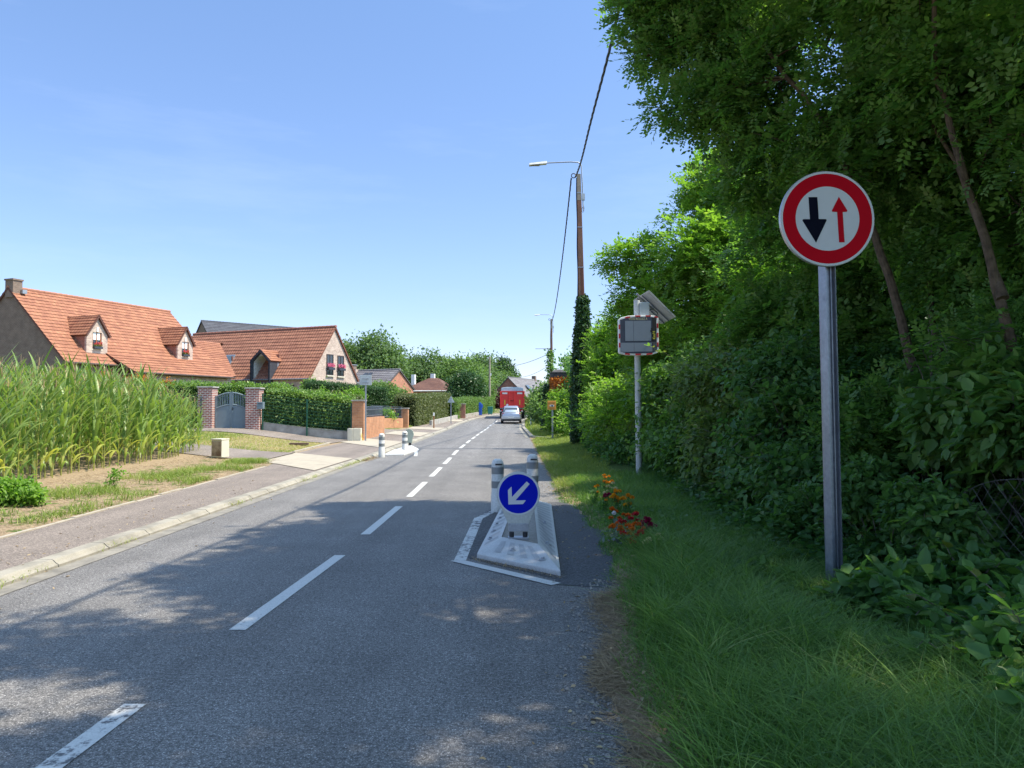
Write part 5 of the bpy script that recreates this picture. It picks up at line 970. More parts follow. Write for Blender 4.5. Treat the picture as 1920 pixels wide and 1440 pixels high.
m_ = MB(); m_.tube([(0, .12, q4[0].z-.05), cc-nr*.03], .025, 6); m_.build('panel_arm', M_GALV, rs)
# yellow neighbourhood-watch style square sign with eye
Ye = 38; c_ = W(1034, 760, Ye); zg = Hs(c_.x, Ye); ys_ = thing('square_sign', 'small square orange sign with an eye, on a grey post at the right verge', 'road sign', (c_.x+.03, Ye, zg)); hc = c_.z-zg
m_ = MB(); m_.box(.02, .03, hc/2, .085, .05, hc); m_.build('post', M_GALV, ys_); m_ = MB(); m_.box(-.02, -.01, hc, .42, .03, .44); m_.build('sign_plate', plain('sign_orange', (.62, .27, .05), .5, 0, .1), ys_, bevel=.02)
ey = [(.12*math.cos(a), .055*math.sin(a)*(1 if math.sin(a) > 0 else .8)) for a in np.linspace(0, 2*math.pi, 24, endpoint=False)]; m_ = MB(); m_.prism([(x-.01, hc+z-.02) for x, z in ey], 'y', -.032, -.028); m_.build('eye_white', M_REFL, ys_)
m_ = MB(); m_.disc_y(.0, hc-.02, .042, -.036, -.033, 20); m_.build('iris', plain('iris_blue', (.05, .10, .16), .4), ys_); m_ = MB(); m_.disc_y(0, hc-.02, .018, -.04, -.037, 12); m_.build('pupil', M_BLK, ys_)
for q_ in (.12, -.14): m_ = MB(); m_.box(-.02, -.0275, hc+q_, .30, .004, .03); m_.build('text_band', plain('band_brown', (.4, .16, .04), .6), ys_)
for k, (px_, py_, Y_) in enumerate(((998, 792, 61),)):
    p = W(px_, 790, Y_); t = thing('marker_post', 'short white marker post with dark band behind the right kerb', 'marker post', (1.5, Y_, Hs(1.5, Y_))); m_ = MB(); m_.tube([(0, 0, 0), (0, 0, .66)], .045, 8); m_.build('shaft', M_WHT, t); m_ = MB(); m_.tube([(0, 0, .661), (0, 0, .80)], .046, 8); m_.build('dark_top', M_IRON, t)
# old brick gate pillar with orange creeper
Yp = 48; cx_ = W(1047, 730, Yp).x; zg = Hs(cx_, Yp); op = thing('brick_pillar', 'tall old brick gate pillar with dark stone cap, overgrown with orange creeper', 'gate pillar', (cx_, Yp, zg)); hh = W(0, 708, Yp).z-zg
m_ = MB(); m_.box(0, 0, hh/2, .80, .8, hh); m_.box(0, 0, hh*.8, .86, .86, .08); m_.build('shaft', M_BRKR, op); M_DST = dirty('dark_stone', (.085, .082, .085), (.04, .04, .045), .9, (.4, .7), 4)
m_ = MB(); m_.box(0, 0, hh+.12, 1.0, 1.0, .24); m_.box(0, 0, hh+.29, 1.06, 1.06, .06); m_.hexa([(-.45, -.45, hh+.33), (.45, -.45, hh+.33), (.45, .45, hh+.33), (-.45, .45, hh+.33)], [(-.2, -.2, hh+.5), (.2, -.2, hh+.5), (.2, .2, hh+.5), (-.2, .2, hh+.5)]); m_.build('cap', M_DST, op)
def creeper(name, label, cx, cy, z0, z1, rfun, n, mat, ls, cat='climbing plant', nrm_out=None, sq=False):
    t = thing(name, label, cat, (cx, cy, z0)); u = RG.random(n); z = z0+(z1-z0)*u; a = RG.random(n)*2*np.pi; r = rfun(u)*(.8+.35*RG.random(n))
    dx, dy = np.cos(a), np.sin(a)
    if sq: mxx = np.maximum(abs(dx), abs(dy)); r = r/mxx
    P = np.stack([dx*r, dy*r, z-z0], 1); D = np.stack([dx, dy, 0*a-.3], 1); m = 3; c = (P[:, None]+RG.normal(size=(n, m, 3))*.05*ls).reshape(-1, 3)
    dd = (D[:, None]*.5+rdir(n*m).reshape(n, m, 3)*.8+np.array([0, 0, -.4])).reshape(-1, 3); nn = (D[:, None]+RG.normal(size=(n, m, 3))*.4+np.array([0, 0, .4])).reshape(-1, 3); L = ls*.09*(.6+.8*RG.random(n*m)); v, q = leaves4(c, dd, nn, L, L*.8)
    npmesh('foliage', v, q, np.clip(np.repeat(RG.random(n)*.7, m)+RG.random(n*m)*.3, 0, 1), mat, t); st = MB()
    for k in range(5):
        a0 = random.uniform(0, 6.28); st.tube([(math.cos(a0+.3*math.sin(j))*float(rfun(np.array(j/8)))*.72, math.sin(a0+.3*math.sin(j))*float(rfun(np.array(j/8)))*.72, (z1-z0)*j/8) for j in range(9)], [.02]*5+[.012]*4, 5)
    st.build('stems_or_core', BARK, t); return t
ct = creeper('creeper', 'orange and rust coloured creeper hanging on the old brick pillar', cx_+.08, Yp-.03, zg+.9, zg+hh+.02, lambda u: .44+.05*np.sin(u*9), 2600, LM_AUT, 1.1, sq=True)
creeper('creeper', 'green ivy clinging to the left side of the old brick pillar', cx_-.62, Yp+.2, zg, zg+hh*.86, lambda u: .36-.16*u, 1300, LM_IVY, 1.3)
m_ = thing('iron_gate', 'rusty vertical iron bars between the old brick pillar and the ivy pole', 'gate', (cx_+.5, Yp+.2, zg)); q = MB()
for k in range(13): q.tube([(.15*k+.1, 0, .2), (.15*k+.1, 0, 2.75+.12*math.sin(k))], .018, 5)
q.build('bars', M_IRON, m_); q = MB(); q.tube([(0, 0, 2.5), (2.1, 0, 2.5)], .025, 5); q.tube([(0, 0, .5), (2.1, 0, .5)], .025, 5); q.build('rail', M_IRON, m_)
# ================================================================ UTILITY POLES AND CABLES
M_POLE = dirty('pole_red_brown', (.235, .105, .062), (.15, .085, .06), .85, (.35, .65), 3, 0, 50); M_POLEG = plain('pole_top_grey', (.26, .22, .17), .9)
M_LAMP = plain('lamp_casing', (.62, .62, .58), .45); M_WIRE = plain('cable_black', (.022, .022, .027), .6)
def upole(label, Y, topx, topy, botx, lamp_px, ivy):
    tp = W(topx, topy, Y); bt = W(botx, 790, Y); zg = Hs(bt.x, Y); t = thing('utility_pole', label, 'utility pole', (bt.x, Y, zg)); L = tp.z-zg; dx = tp.x-bt.x
    m_ = MB(); lo, hi = .175, .075
    def ring(z, s): x = dx*z/L; return [(x-s, -s, z), (x+s, -s, z), (x+s, s, z), (x-s, s, z)]
    m_.hexa(ring(-.2, lo), ring(L*.90, lo+(hi-lo)*.9)); m_.build('shaft', M_POLE, t, bevel=.012); m_ = MB(); m_.hexa(ring(L*.901, lo+(hi-lo)*.9), ring(L, hi)); m_.build('pole_top', M_POLEG, t)
    # flat strip for the recess, its shade put into the darker colour; straps
    m_ = MB(); z1, z2 = L*.30, L*.655
    for a, b in ((z1, z2),):
        sa, sb = lo+(hi-lo)*a/L, lo+(hi-lo)*b/L; m_.hexa([(dx*a/L-.02, -sa-.004, a), (dx*a/L+sa*.62, -sa-.004, a), (dx*a/L+sa*.62, -sa+.03, a), (dx*a/L-.02, -sa+.03, a)], [(dx*b/L-.02, -sb-.004, b), (dx*b/L+sb*.62, -sb-.004, b), (dx*b/L+sb*.62, -sb+.03, b), (dx*b/L-.02, -sb+.03, b)])
    m_.build('recess', plain('pole_recess_shade', (.12, .045, .028), .9), t)
    for z in (L*.93, L*.80, L*.65, L*.51):
        s = lo+(hi-lo)*z/L+.006; m_ = MB(); m_.box(dx*z/L, 0, z, 2*s, 2*s, .03); m_.build('strap', M_ZINC, t)
    P = [W(*p, Y)-Vector(t.location) for p in lamp_px]; ar = bpy.data.objects.new('lamp_arm', None); COL.objects.link(ar); ar.parent = t
    m_ = MB(); m_.tube(P[:-1], .026, 8); m_.build('arm_pipe', M_GALV, ar, smooth=True)
    a, b = P[-2], P[-1]; m_ = MB(); d = (b-a); m_.hexa([a+Vector((.0, -.11, -.05)), b+Vector((0, -.13, -.05)), b+Vector((0, .13, -.05)), a+Vector((0, .11, -.05))], [a+Vector((0, -.07, .06)), b+Vector((0, -.10, .03)), b+Vector((0, .10, .03)), a+Vector((0, .07, .06))]); m_.build('lamp_head', M_LAMP, ar, bevel=.01)
    m_ = MB(); c = a.lerp(b, .68)-Vector((0, 0, .058)); m_.box(c.x, c.y, c.z, abs(d.x)*.55, .18, .014); m_.build('lamp_glass', plain('lamp_glass', (.28, .27, .25), .2), ar)
    # cable run down the shaft, small box
    m_ = MB(); m_.tube([(dx*z/L-(lo+(hi-lo)*z/L)-.02+.01*math.sin(z*3), -.05, z) for z in np.linspace(L*.25, L*.985, 24)], .022, 6); m_.build('down_cable', M_WIRE, t)
    m_ = MB(); z = L*.915; m_.box(dx*z/L+.17, 0, z, .12, .12, .26); m_.build('junction_box', M_SBACK, t); m_ = MB(); m_.tube([(dx+.17+.05*math.sin(a), 0, L*.885-.12+.13*math.cos(a)-.1*(a/6)) for a in np.linspace(0, 6, 12)], .01, 4); m_.build('cable_loop', M_WIRE, t)
    m_ = MB(); m_.tube([(dx-.05-.16+.09*math.cos(a), -.02, L-.06+.09*math.sin(a)+.0*a) for a in np.linspace(0, 6.2, 14)], .02, 5); m_.build('cable_clamp', M_WIRE, t)
    return t, tp, zg, bt, L, dx
P1, tp1, zg1, bt1, L1_, dx1 = upole('tall red-brown utility pole with a street lamp, its lower half wrapped in dark ivy', 31, 1085, 327, 1096, [(1094, 395), (1092, 345), (1090, 311), (1088.5, 307), (1084, 304.5), (1070, 303.5), (1025, 305.5), (992, 308.5)], 1)
P2, tp2, zg2, bt2, L2_, dx2 = upole('second red-brown utility pole with a street lamp, farther along beside the old brick pillar', 78, 1034, 598, 1034.5, [(1037, 620), (1036.5, 597), (1035.5, 592), (1033, 590.5), (1028, 590), (1012, 590), (1002, 590.5)], 0)
ivz = W(0, 556, 31).z; t = creeper('ivy', 'dark green ivy wrapped thickly around the lower half of the near utility pole', bt1.x, 31, zg1-.05, ivz, lambda u: np.interp(u, [0, .2, .45, .62, .72, .82, 1], [.36, .38, .33, .29, .25, .17, .10]), 9000, LM_IVY, 1.15)
for o in t.children: o.location.x += dx1*.28
creeper('ivy', 'thin green ivy climbing the lower part of the far utility pole', bt2.x-.1, 78, zg2, W(0, 655, 78).z, lambda u: np.interp(u, [0, 1], [.36, .18]), 420, LM_BUSH, 2.6)
def cable(label, pts, r, name='overhead_cable', twist=True, group=None):
    r = r*.8
    t = MB(); pts = [Vector(p) for p in pts]
    if twist:
        for ph in (0, 2.1, 4.2):
            path = []; s = 0
            for i, p in enumerate(pts):
                if i: s += (p-pts[i-1]).length
                path.append(p+Vector((math.cos(s*3.6+ph), 0, math.sin(s*3.6+ph)))*r*.6)
            t.tube(path, r*.62, 5)
    else: t.tube(pts, r, 5)
    return tagp(t.build(name, M_WIRE, None, smooth=True), label, 'cable', group)
def sag(a, b, n, s, pw=1): return [Vector(a).lerp(Vector(b), k/n)-Vector((0, 0, s*4*(k/n)*(1-k/n))) for k in range(n+1)]
ctop = tp1+Vector((-.12, -.05, -.05)); 
path = [Vector((2.57-.028*(31-y)+.02*math.sin(y*.5), y, 9.6+(y-11.5)**2*.00385)) for y in np.linspace(31, -9, 330)]; path[0] = ctop
cable('thick twisted black cable running from the near pole overhead towards the viewer', path, .036)
a = tp1+Vector((-.30, .05, -.15)); b = tp2+Vector((-.1, 0, -.5))
n_ = 160; p_ = sag(a, b, n_, 1.35); cable('twisted black cable hanging between the two utility poles', p_, .036)
cable('thin wire from the far pole to the left, upper one', sag(W(1031, 662, 78), W(880, 655, 150), 20, 2.2), .03, 'overhead_wire', False)
cable('thin wire from the far pole to the left, lower one', sag(W(1028, 686, 78), W(940, 700, 118), 20, .9), .022, 'overhead_wire', False)
cable('thin wire crossing in front of the far pole near its middle', sag(W(1004, 654, 77.5), W(1032, 653, 78), 4, .02), .03, 'overhead_wire', False)
# ================================================================ VEHICLES
def loft(mb, secs, mi=0):
    n = len(secs[0]); vs = [p for s in secs for p in s]; fs = [(i*n+k, i*n+(k+1) % n, (i+1)*n+(k+1) % n, (i+1)*n+k) for i in range(len(secs)-1) for k in range(n)]+[tuple(range(n))[::-1], tuple(range((len(secs)-1)*n, len(secs)*n))]; return mb.add(vs, fs, mi)
M_SILV = plain('car_silver', (.50, .52, .55), .28, .75, .03); M_TAIL = plain('tail_light_red', (.50, .012, .012), .2); M_TYRE = plain('tyre', (.018, .018, .018), .85)
Yc = 67.0; cx_ = W(958.3, 780, Yc).x; car = thing('hatchback_car', 'silver hatchback car driving away behind the red trailer', 'car', (cx_, Yc, float(g(Yc+1.5))+.004), 0); car.rotation_euler = (math.radians(1.1), 0, math.radians(-.5))
def sec(y, wb, wm, ws, zb, zm, zs): return [(-wb, y, zb), (wb, y, zb), (wm, y, (zb+zm)/2), (wm, y, zm), (ws, y, zs), (-ws, y, zs), (-wm, y, zm), (-wm, y, (zb+zm)/2)]
m_ = MB(); loft(m_, [sec(0, .70, .78, .68, .36, .62, .78), sec(.08, .78, .84, .74, .26, .70, .93), sec(.35, .80, .87, .78, .22, .78, .97), sec(1.0, .82, .88, .80, .20, .80, .96), sec(2.6, .82, .88, .80, .20, .80, .94), sec(3.3, .80, .87, .76, .20, .74, .90), sec(3.95, .74, .82, .66, .22, .62, .74), sec(4.2, .62, .70, .56, .30, .52, .60)]); m_.build('body', M_SILV, car, smooth=True, bevel=.03)
def cs(y, wb, wt, zb, zt): return [(-wb, y, zb), (wb, y, zb), (wt, y, zt-.04), (wt-.12, y, zt), (-wt+.12, y, zt), (-wt, y, zt-.04)]
m_ = MB(); loft(m_, [cs(.10, .73, .62, .92, .98), cs(.45, .76, .59, .90, 1.42), cs(.75, .77, .60, .90, 1.47), cs(1.9, .78, .61, .90, 1.51), cs(2.5, .78, .60, .90, 1.42), cs(3.2, .72, .58, .88, .93)]); m_.build('cabin', M_SILV, car, smooth=True, bevel=.02)
m_ = MB(); m_.hexa([(-.63, .12, .985), (.63, .12, .985), (.63, .2, .98), (-.63, .2, .98)], [(-.52, .395, 1.37), (.52, .395, 1.37), (.52, .45, 1.36), (-.52, .45, 1.36)]); m_.build('rear_window', glassmat('car_glass', (.05, .07, .09), .1), car)
for s in (-1, 1):
    m_ = MB(); m_.prism([(.8, .97), (2.9, .95), (2.35, 1.36), (.95, 1.40)], 'x', s*.665, s*.745); m_.build('side_window', glassmat('car_glass'), car)
    m_ = MB(); m_.hexa([(s*.56, -.005, .70), (s*.80, .03, .66), (s*.83, .25, .68), (s*.56, .1, .72)], [(s*.66, .03, .93), (s*.765, .08, .94), (s*.80, .3, .92), (s*.66, .12, .93)]); m_.build('tail_light', M_TAIL, car, bevel=.01)
    for y in (.75, 3.35):
        wh = bpy.data.objects.new('wheel', None); COL.objects.link(wh); wh.parent = car; wh.location = (s*.80, y, .31)
        m_ = MB(); m_.tube([(-.10, 0, 0), (-.08, 0, 0), (.08, 0, 0), (.10, 0, 0)], [.27, .31, .31, .27], 24); m_.build('tyre', M_TYRE, wh, smooth=True); m_ = MB(); m_.tube([(s*.101, 0, 0), (s*.112, 0, 0)], [.2, .18], 16); m_.build('rim', M_RIM, wh)
    m_ = MB(); m_.box(s*.97, 2.55, 1.0, .18, .1, .14); m_.build('wing_mirror', M_SILV, car, bevel=.02)
m_ = MB(); loft(m_, [[(-.80, -.06, .36), (.80, -.06, .36), (.82, -.06, .57), (-.82, -.06, .57)], [(-.84, .2, .30), (.84, .2, .30), (.87, .2, .60), (-.87, .2, .60)]]); m_.build('rear_bumper', M_SILV, car, bevel=.03)
m_ = MB(); m_.box(0, -.066, .53, .52, .012, .11); m_.build('number_plate', M_WHT, car); m_ = MB(); m_.box(0, -.03, .285, 1.5, .1, .15); m_.build('lower_valance', M_BLK, car); m_ = MB(); m_.disc_y(0, .83, .04, -.02, .03, 12); m_.build('badge', M_RIM, car)
# red tipping trailer
M_TRED = plain('trailer_red', (.72, .035, .030), .4, 0, .08, 3); Yt = 78.5; cx_ = W(960.5, 780, Yt).x; tr = thing('farm_trailer', 'tall red farm trailer with grey cover and big wheels, ahead of the car', 'trailer', (cx_, Yt, float(g(Yt))+.004), 0); tr.rotation_euler = (math.radians(1.6), 0, 0)
zB, zT = 1.12, 2.80; m_ = MB(); m_.hexa([(-1.22, .0, zB), (1.22, .0, zB), (1.22, 6.2, zB), (-1.22, 6.2, zB)], [(-1.26, 0, zT), (1.26, 0, zT), (1.26, 6.2, zT), (-1.26, 6.2, zT)]); m_.build('tipping_body', M_TRED, tr, bevel=.02)
for x in (-1.2, -.32, .22, 1.2): m_ = MB(); m_.box(x, -.06, (zB+zT)/2, .10, .12, zT-zB); m_.build('tailgate_post', M_TRED, tr, bevel=.01)
for z in (zB+.05, zT-.05): m_ = MB(); m_.box(0, -.05, z, 2.34, .098, .10); m_.build('tailgate_beam', M_TRED, tr)
m_ = MB(); m_.box(0, -.07, zB+.72, .44, .05, .06); m_.build('tailgate_latch', plain('dark_red', (.20, .01, .012), .5), tr)
for x in (-.76, .76):
    m_ = MB(); m_.box(x, -.02, zT-.17, .52, .03, .24); m_.build('white_plate', M_WHT, tr); m_ = MB(); m_.box(x, -.02, zB+.55, .11, .03, .50); m_.build('yellow_strip', plain('strip_yellow', (.62, .45, .03), .4), tr)
m_ = MB(); m_.disc_y(-.5, zB+.28, .12, -.05, -.01, 20); m_.build('speed_disc', M_WHT, tr)
m_ = MB(); m_.prism([(-1.15, zT+.01), (1.15, zT+.01), (1.10, zT+.34), (.6, zT+.42), (-.6, zT+.42), (-1.10, zT+.34)], 'y', .0, 6.1); m_.build('cover', plain('tarpaulin_grey', (.42, .50, .56), .45), tr, bevel=.03)
m_ = MB(); m_.box(0, 3, 1.0, 1.0, 6, .2); m_.box(0, .1, .85, 2.2, .14, .16); m_.build('chassis', M_TRED, tr)
for s in (-1, 1):
    for y in (1.3, 2.9):
        wh = bpy.data.objects.new('wheel', None); COL.objects.link(wh); wh.parent = tr; wh.location = (s*1.0, y, .62); m_ = MB(); m_.tube([(-.28, 0, 0), (-.22, 0, 0), (.22, 0, 0), (.28, 0, 0)], [.54, .62, .62, .54], 28); m_.build('tyre', M_TYRE, wh, smooth=True)
        m_ = MB(); m_.tube([(s*.281, 0, 0), (s*.30, 0, 0)], [.3, .26], 18); m_.build('rim', M_RIM, wh)
    m_ = MB(); m_.box(s*.80, .0, .86, .34, .06, .13); m_.build('tail_light', M_TAIL, tr); m_ = MB(); m_.box(s*.98, .35, 1.05, .5, .6, .05); m_.build('mudguard', M_RIM, tr)
# ================================================================ TREES ON THE RIGHT
def H_(x, y): return Hs(x, y)
def bw(px_, py_, Y, r, rz=None): return bl(px_, py_, Y, r, rz)
def clearpole(p):   # keep leaves out of the line of the near poles and signs themselves
    d1 = (abs(p[:, 0]-3.0) < .55) & (abs(p[:, 1]-7.08) < .35) & (p[:, 2] < 4.2)
    d2 = (abs(p[:, 0]-2.95) < .8) & (p[:, 1] > 16.9) & (p[:, 1] < 19.2) & (p[:, 2] > 2.6) & (p[:, 2] < 4.8)
    return ~(d1 | d2)
def above_frame(p):  # keeps the overhead crown out of view; gap cut so a sun patch lands below
    ok = p[:, 2] > np.where(p[:, 0] < 2.2, 6.0, 4.0); sx = p[:, 0]-.574*p[:, 2]; sy = p[:, 1]+.07*p[:, 2]; sun_gap = (np.hypot((sx+2.75)/.75, (sy-4.45)/.42) < 1+.35*clump(p, 3.)); return ok & ~sun_gap & clearpole(p)
def pt(px_, py_, Y): return tuple(W(px_, py_, Y))
G_T = 'roadside trees on the right'
# A: overhanging crown at the top right
tA = tree('locust_tree', 'big dark locust tree overhanging the road, leaning trunk right of the red and white sign', 'tree', (4.9, 9.6, H_(4.9, 9.6)),
 [[(5.0, 9.6, .1), pt(1728, 745, 9.6), pt(1690, 600, 9.7), pt(1640, 440, 9.9), pt(1560, 250, 10.3), pt(1450, 110, 11), pt(1380, 0, 11.6)], [(5.2, 9.7, .1), pt(1775, 745, 9.8), pt(1745, 560, 10), pt(1738, 420, 10.2), pt(1700, 150, 10.4), pt(1680, -200, 10)]],
 [bw(1265, 45, 12.4, .62), bw(1330, 90, 12.2, .85), bw(1300, -60, 12.2, 1.0), bw(1420, 20, 11.8, 1.0), bw(1310, 195, 11.9, .52), bw(1390, 200, 11.6, .68), bw(1460, 160, 11.2, .9), bw(1470, 265, 11, .55), bw(1560, 215, 10.6, .8), bw(1560, 60, 10.6, 1.1), bw(1600, 320, 10.3, .7), bw(1660, 180, 10, 1.0), bw(1690, 20, 10, 1.1), bw(1760, 330, 10.3, .9), bw(1400, -130, 11.5, 1.2), bw(1600, -150, 10.5, 1.2), bw(1700, 400, 11, .8), bw(1240, 200, 12.2, .32), bw(1180, 25, 12.6, .34), bw(1218, 105, 12.5, .34), bw(1200, -20, 12.5, .4)],
 14500, 'pinnate', LM_ROB, 1.22, G_T, .075, cull=-.30, ph=.3, tw=3, clip=clearpole)
# B: second locust, further right and nearer
tB = tree('locust_tree', 'locust tree with pale branching trunk at the right edge of the picture', 'tree', (5.25, 8.0, H_(5.25, 8)),
 [[(5.45, 8, .1), pt(1925, 740, 8.0), pt(1895, 640, 8.0), pt(1860, 500, 8.1), pt(1800, 300, 8.3), pt(1755, 150, 8.5), pt(1740, -150, 8.5)], [pt(1880, 560, 8.0), pt(1840, 430, 8.4), pt(1790, 300, 9), pt(1720, 180, 9.4)], [(5.9, 8.6, .1), pt(1960, 600, 8.6), pt(1940, 400, 8.6), pt(1900, 100, 8.6)]],
 [bw(1780, 120, 8.8, .8), bw(1860, 260, 8.8, .9), bw(1900, 90, 8.4, .9), bw(1820, -40, 8.4, .9), bw(1930, 400, 8.8, .7), bw(1850, 420, 9.6, .75), bw(1790, 500, 10.2, .7), bw(1960, 250, 8.0, .9), bw(1720, -90, 9, 1.0), bw(1900, 560, 9.4, .7)],
 8000, 'pinnate', LM_ROB, 1.22, G_T, .075, cull=-.18, ph=1.2, tw=3, clip=clearpole)
# overhead trees that throw the shade over the near road
ov = scatter_blobs(1.6, 6.8, .8, 9.8, 7.4, 9.0, 36, .9, 1.25, 4); ov += scatter_blobs(6, 9, .5, 7, 7.2, 8.8, 12, 1.0, 1.3, 14)+[(4.3, 7.0, 8.2, 1.2), (4.7, 3.4, 8.6, 1.2), (5.0, 4.4, 8.4, 1.1), (4.2, 8.2, 8.4, 1.1)]; ov = [(x+(.9 if y > 5.8 and x < 2.6 else 0), y, z, r) for x, y, z, r in ov]
ov = [(x, y, max(z, CAMZ+.60*y+1.6), r) for x, y, z, r in ov]
tC = tree('locust_tree', 'locust crown high over the near road, above the large round sign', 'tree', (6.1, 5.6, H_(6.1, 5.6)), [[(6.1, 5.6, .1), (5.9, 5.6, 3.5), (5.2, 5.6, 6.2), (3.8, 5.2, 8.2), (1.8, 4.6, 8.9)], [(6.2, 5.7, .1), (6.4, 5.4, 4), (5.9, 4.4, 7.2), (4, 2.2, 8.6)]], ov, 30000, 'pinnate', LM_ROB, 1.15, G_T, .11, cull=-.28, ph=2.0, clip=above_frame)
ov2 = scatter_blobs(2.5, 4.2, 6.2, 9.8, 8.4, 9.2, 9, .7, 1.0, 8); ov2 = [(x, y, max(z, CAMZ+.60*y+1.5), r) for x, y, z, r in ov2]
ov3 = scatter_blobs(1.0, 5.5, -3.5, 1.2, 7.2, 9, 9, 1.0, 1.3, 9)
tree('locust_tree', 'leaning locust whose top reaches over the lane beside the viewer', 'tree', (4.6, 1.8, H_(4.6, 1.8)), [[(4.6, 1.8, .1), (4.3, 2.4, 4.2), (3.2, 4.4, 7.3), (2.4, 7.4, 8.9)]], ov2+ov3+[(4.6, 6.6, 8.2, .85), (3.9, 6.2, 8.6, .7), (4.6, 3.2, 8.3, .85), (5.2, 3.3, 8.0, .7)], 13000, 'pinnate', LM_ROB, 1.15, G_T, .10, cull=-.25, ph=2.9, clip=above_frame)
# D: bright tree behind, edge against the sky
tD = tree('locust_tree', 'bright green locust tree reaching towards the speed display, sky behind its left edge', 'tree', (5.6, 20, H_(5.6, 20)),
 [[(5.6, 20, .2), pt(1360, 700, 20), pt(1350, 520, 20), pt(1340, 380, 20.5)], [(5.8, 19, .2), pt(1440, 650, 19), pt(1450, 420, 19)]],
 [bw(1330, 335, 21, .75), bw(1385, 370, 20, 1.2), bw(1300, 420, 21, .75), bw(1270, 500, 20.5, .8), bw(1215, 475, 21.5, .45, .4), bw(1165, 482, 21.8, .35, .28), bw(1340, 480, 19.5, 1.3), bw(1190, 545, 21.5, .55), bw(1262, 590, 20.5, .9), bw(1440, 430, 18.5, 1.2), bw(1370, 600, 19, 1.3), bw(1450, 560, 17.5, 1.2), bw(1175, 600, 22.5, .6), bw(1230, 650, 22, 1.0), bw(1140, 487, 22, .26)],
 12500, 'pinnate', LM_BRIGHT, 1.5, G_T, .10, cull=-.28, ph=.8, clip=clearpole)
tE = tree('locust_tree', 'dense locust behind the large round sign, its top fading into the dark crown', 'tree', (5.9, 14.5, H_(5.9, 14.5)),
 [[(5.9, 14.5, .2), pt(1530, 650, 14.5), pt(1520, 420, 14.5)], [(6.4, 13.5, .2), pt(1630, 600, 13.5), pt(1600, 380, 13.5)]],
 [bw(1490, 370, 14.5, 1.0), bw(1540, 470, 13.5, 1.0), bw(1500, 600, 14.5, 1.1), bw(1620, 520, 13, 1.0), bw(1450, 500, 15.5, 1.0), bw(1700, 420, 12.5, 1.0), bw(1440, 640, 15, .9), bw(1590, 650, 13, .9), bw(1700, 620, 12.8, .9), bw(1410, 330, 12.0, .55), bw(1560, 320, 14, 1.0), bw(1640, 400, 13.5, .9)],
 10500, 'pinnate', LM_ROB, 1.4, G_T, .10, cull=-.2, ph=1.7, clip=clearpole)
tree('young_ash_tree', 'shadowed young tree standing deep in the wood behind the leaning trunks', 'tree', (8.2, 11.5, H_(8.2, 11.5)),
 [[(8.2, 11.5, .2), (8.0, 11.5, 4), (7.6, 11.5, 7)]], scatter_blobs(5.9, 9.5, 10.6, 12.6, 1.5, 8.6, 15, .8, 1.2, 21), 9000, 'pinnate', LM_DARK, 1.35, G_T, .09, cull=-.35, ph=2.2, clip=clearpole)
tree('young_ash_tree', 'tree at the far right edge behind the wire netting fence', 'tree', (7.3, 7.6, H_(7.3, 7.6)), [[(7.3, 7.6, .2), (7.2, 7.6, 5)]], scatter_blobs(6.0, 9.5, 5.8, 9.8, 1.4, 7.0, 14, .8, 1.15, 22), 8000, 'broad', LM_DARK, 1.2, G_T, .09, cull=-.35, ph=2.6, clip=clearpole)
tF = tree('locust_tree', 'locust thicket between the speed display and the ivy-covered pole', 'tree', (4.6, 29, H_(4.6, 29)), [[(4.6, 29, .4), pt(1190, 680, 29), pt(1180, 620, 29)]],
 [bw(1165, 640, 29, .9), bw(1130, 640, 29.5, .45, .4), bw(1150, 700, 28, 1.0), bw(1200, 680, 28, 1.2), bw(1135, 700, 29, .6), bw(1220, 610, 28, 1.2), bw(1140, 760, 27, .75), bw(1175, 760, 26, 1.0), bw(1125, 660, 30, .45)],
 8500, 'pinnate', LM_BRIGHT, 1.5, G_T, .09, cull=-.3, ph=3.3, clip=clearpole)
tree('broadleaf_tree', 'dark tree just behind the old brick gate pillar and ivy-covered pole', 'tree', (5.6, 50, H_(5.6, 50)), [[(5.6, 50, .4), (5.4, 50, 3.5)]], [bw(1088, 710, 50, 1.2), bw(1078, 690, 51, .7), bw(1065, 680, 52, .35, .3), bw(1110, 690, 46, 1.4), bw(1095, 740, 47, 1.2), bw(1130, 700, 42, 1.6), bw(1072, 725, 50, .7)], 5200, 'small', LM_BUSH, 1.5, G_T, .10, cull=-.2, clip=None)
tree('broadleaf_tree', 'tall tree deep behind the bright locust, closing the view inland', 'tree', (10, 26, H_(10, 26)), [[(10, 26, .4), (10, 26, 7)]], scatter_blobs(7.2, 12, 17, 34, 1.5, 7.6, 18, 1.5, 2.3, 30), 9000, 'small', LM_DARK, 2.6, G_T, .16, cull=-.4, clip=None)
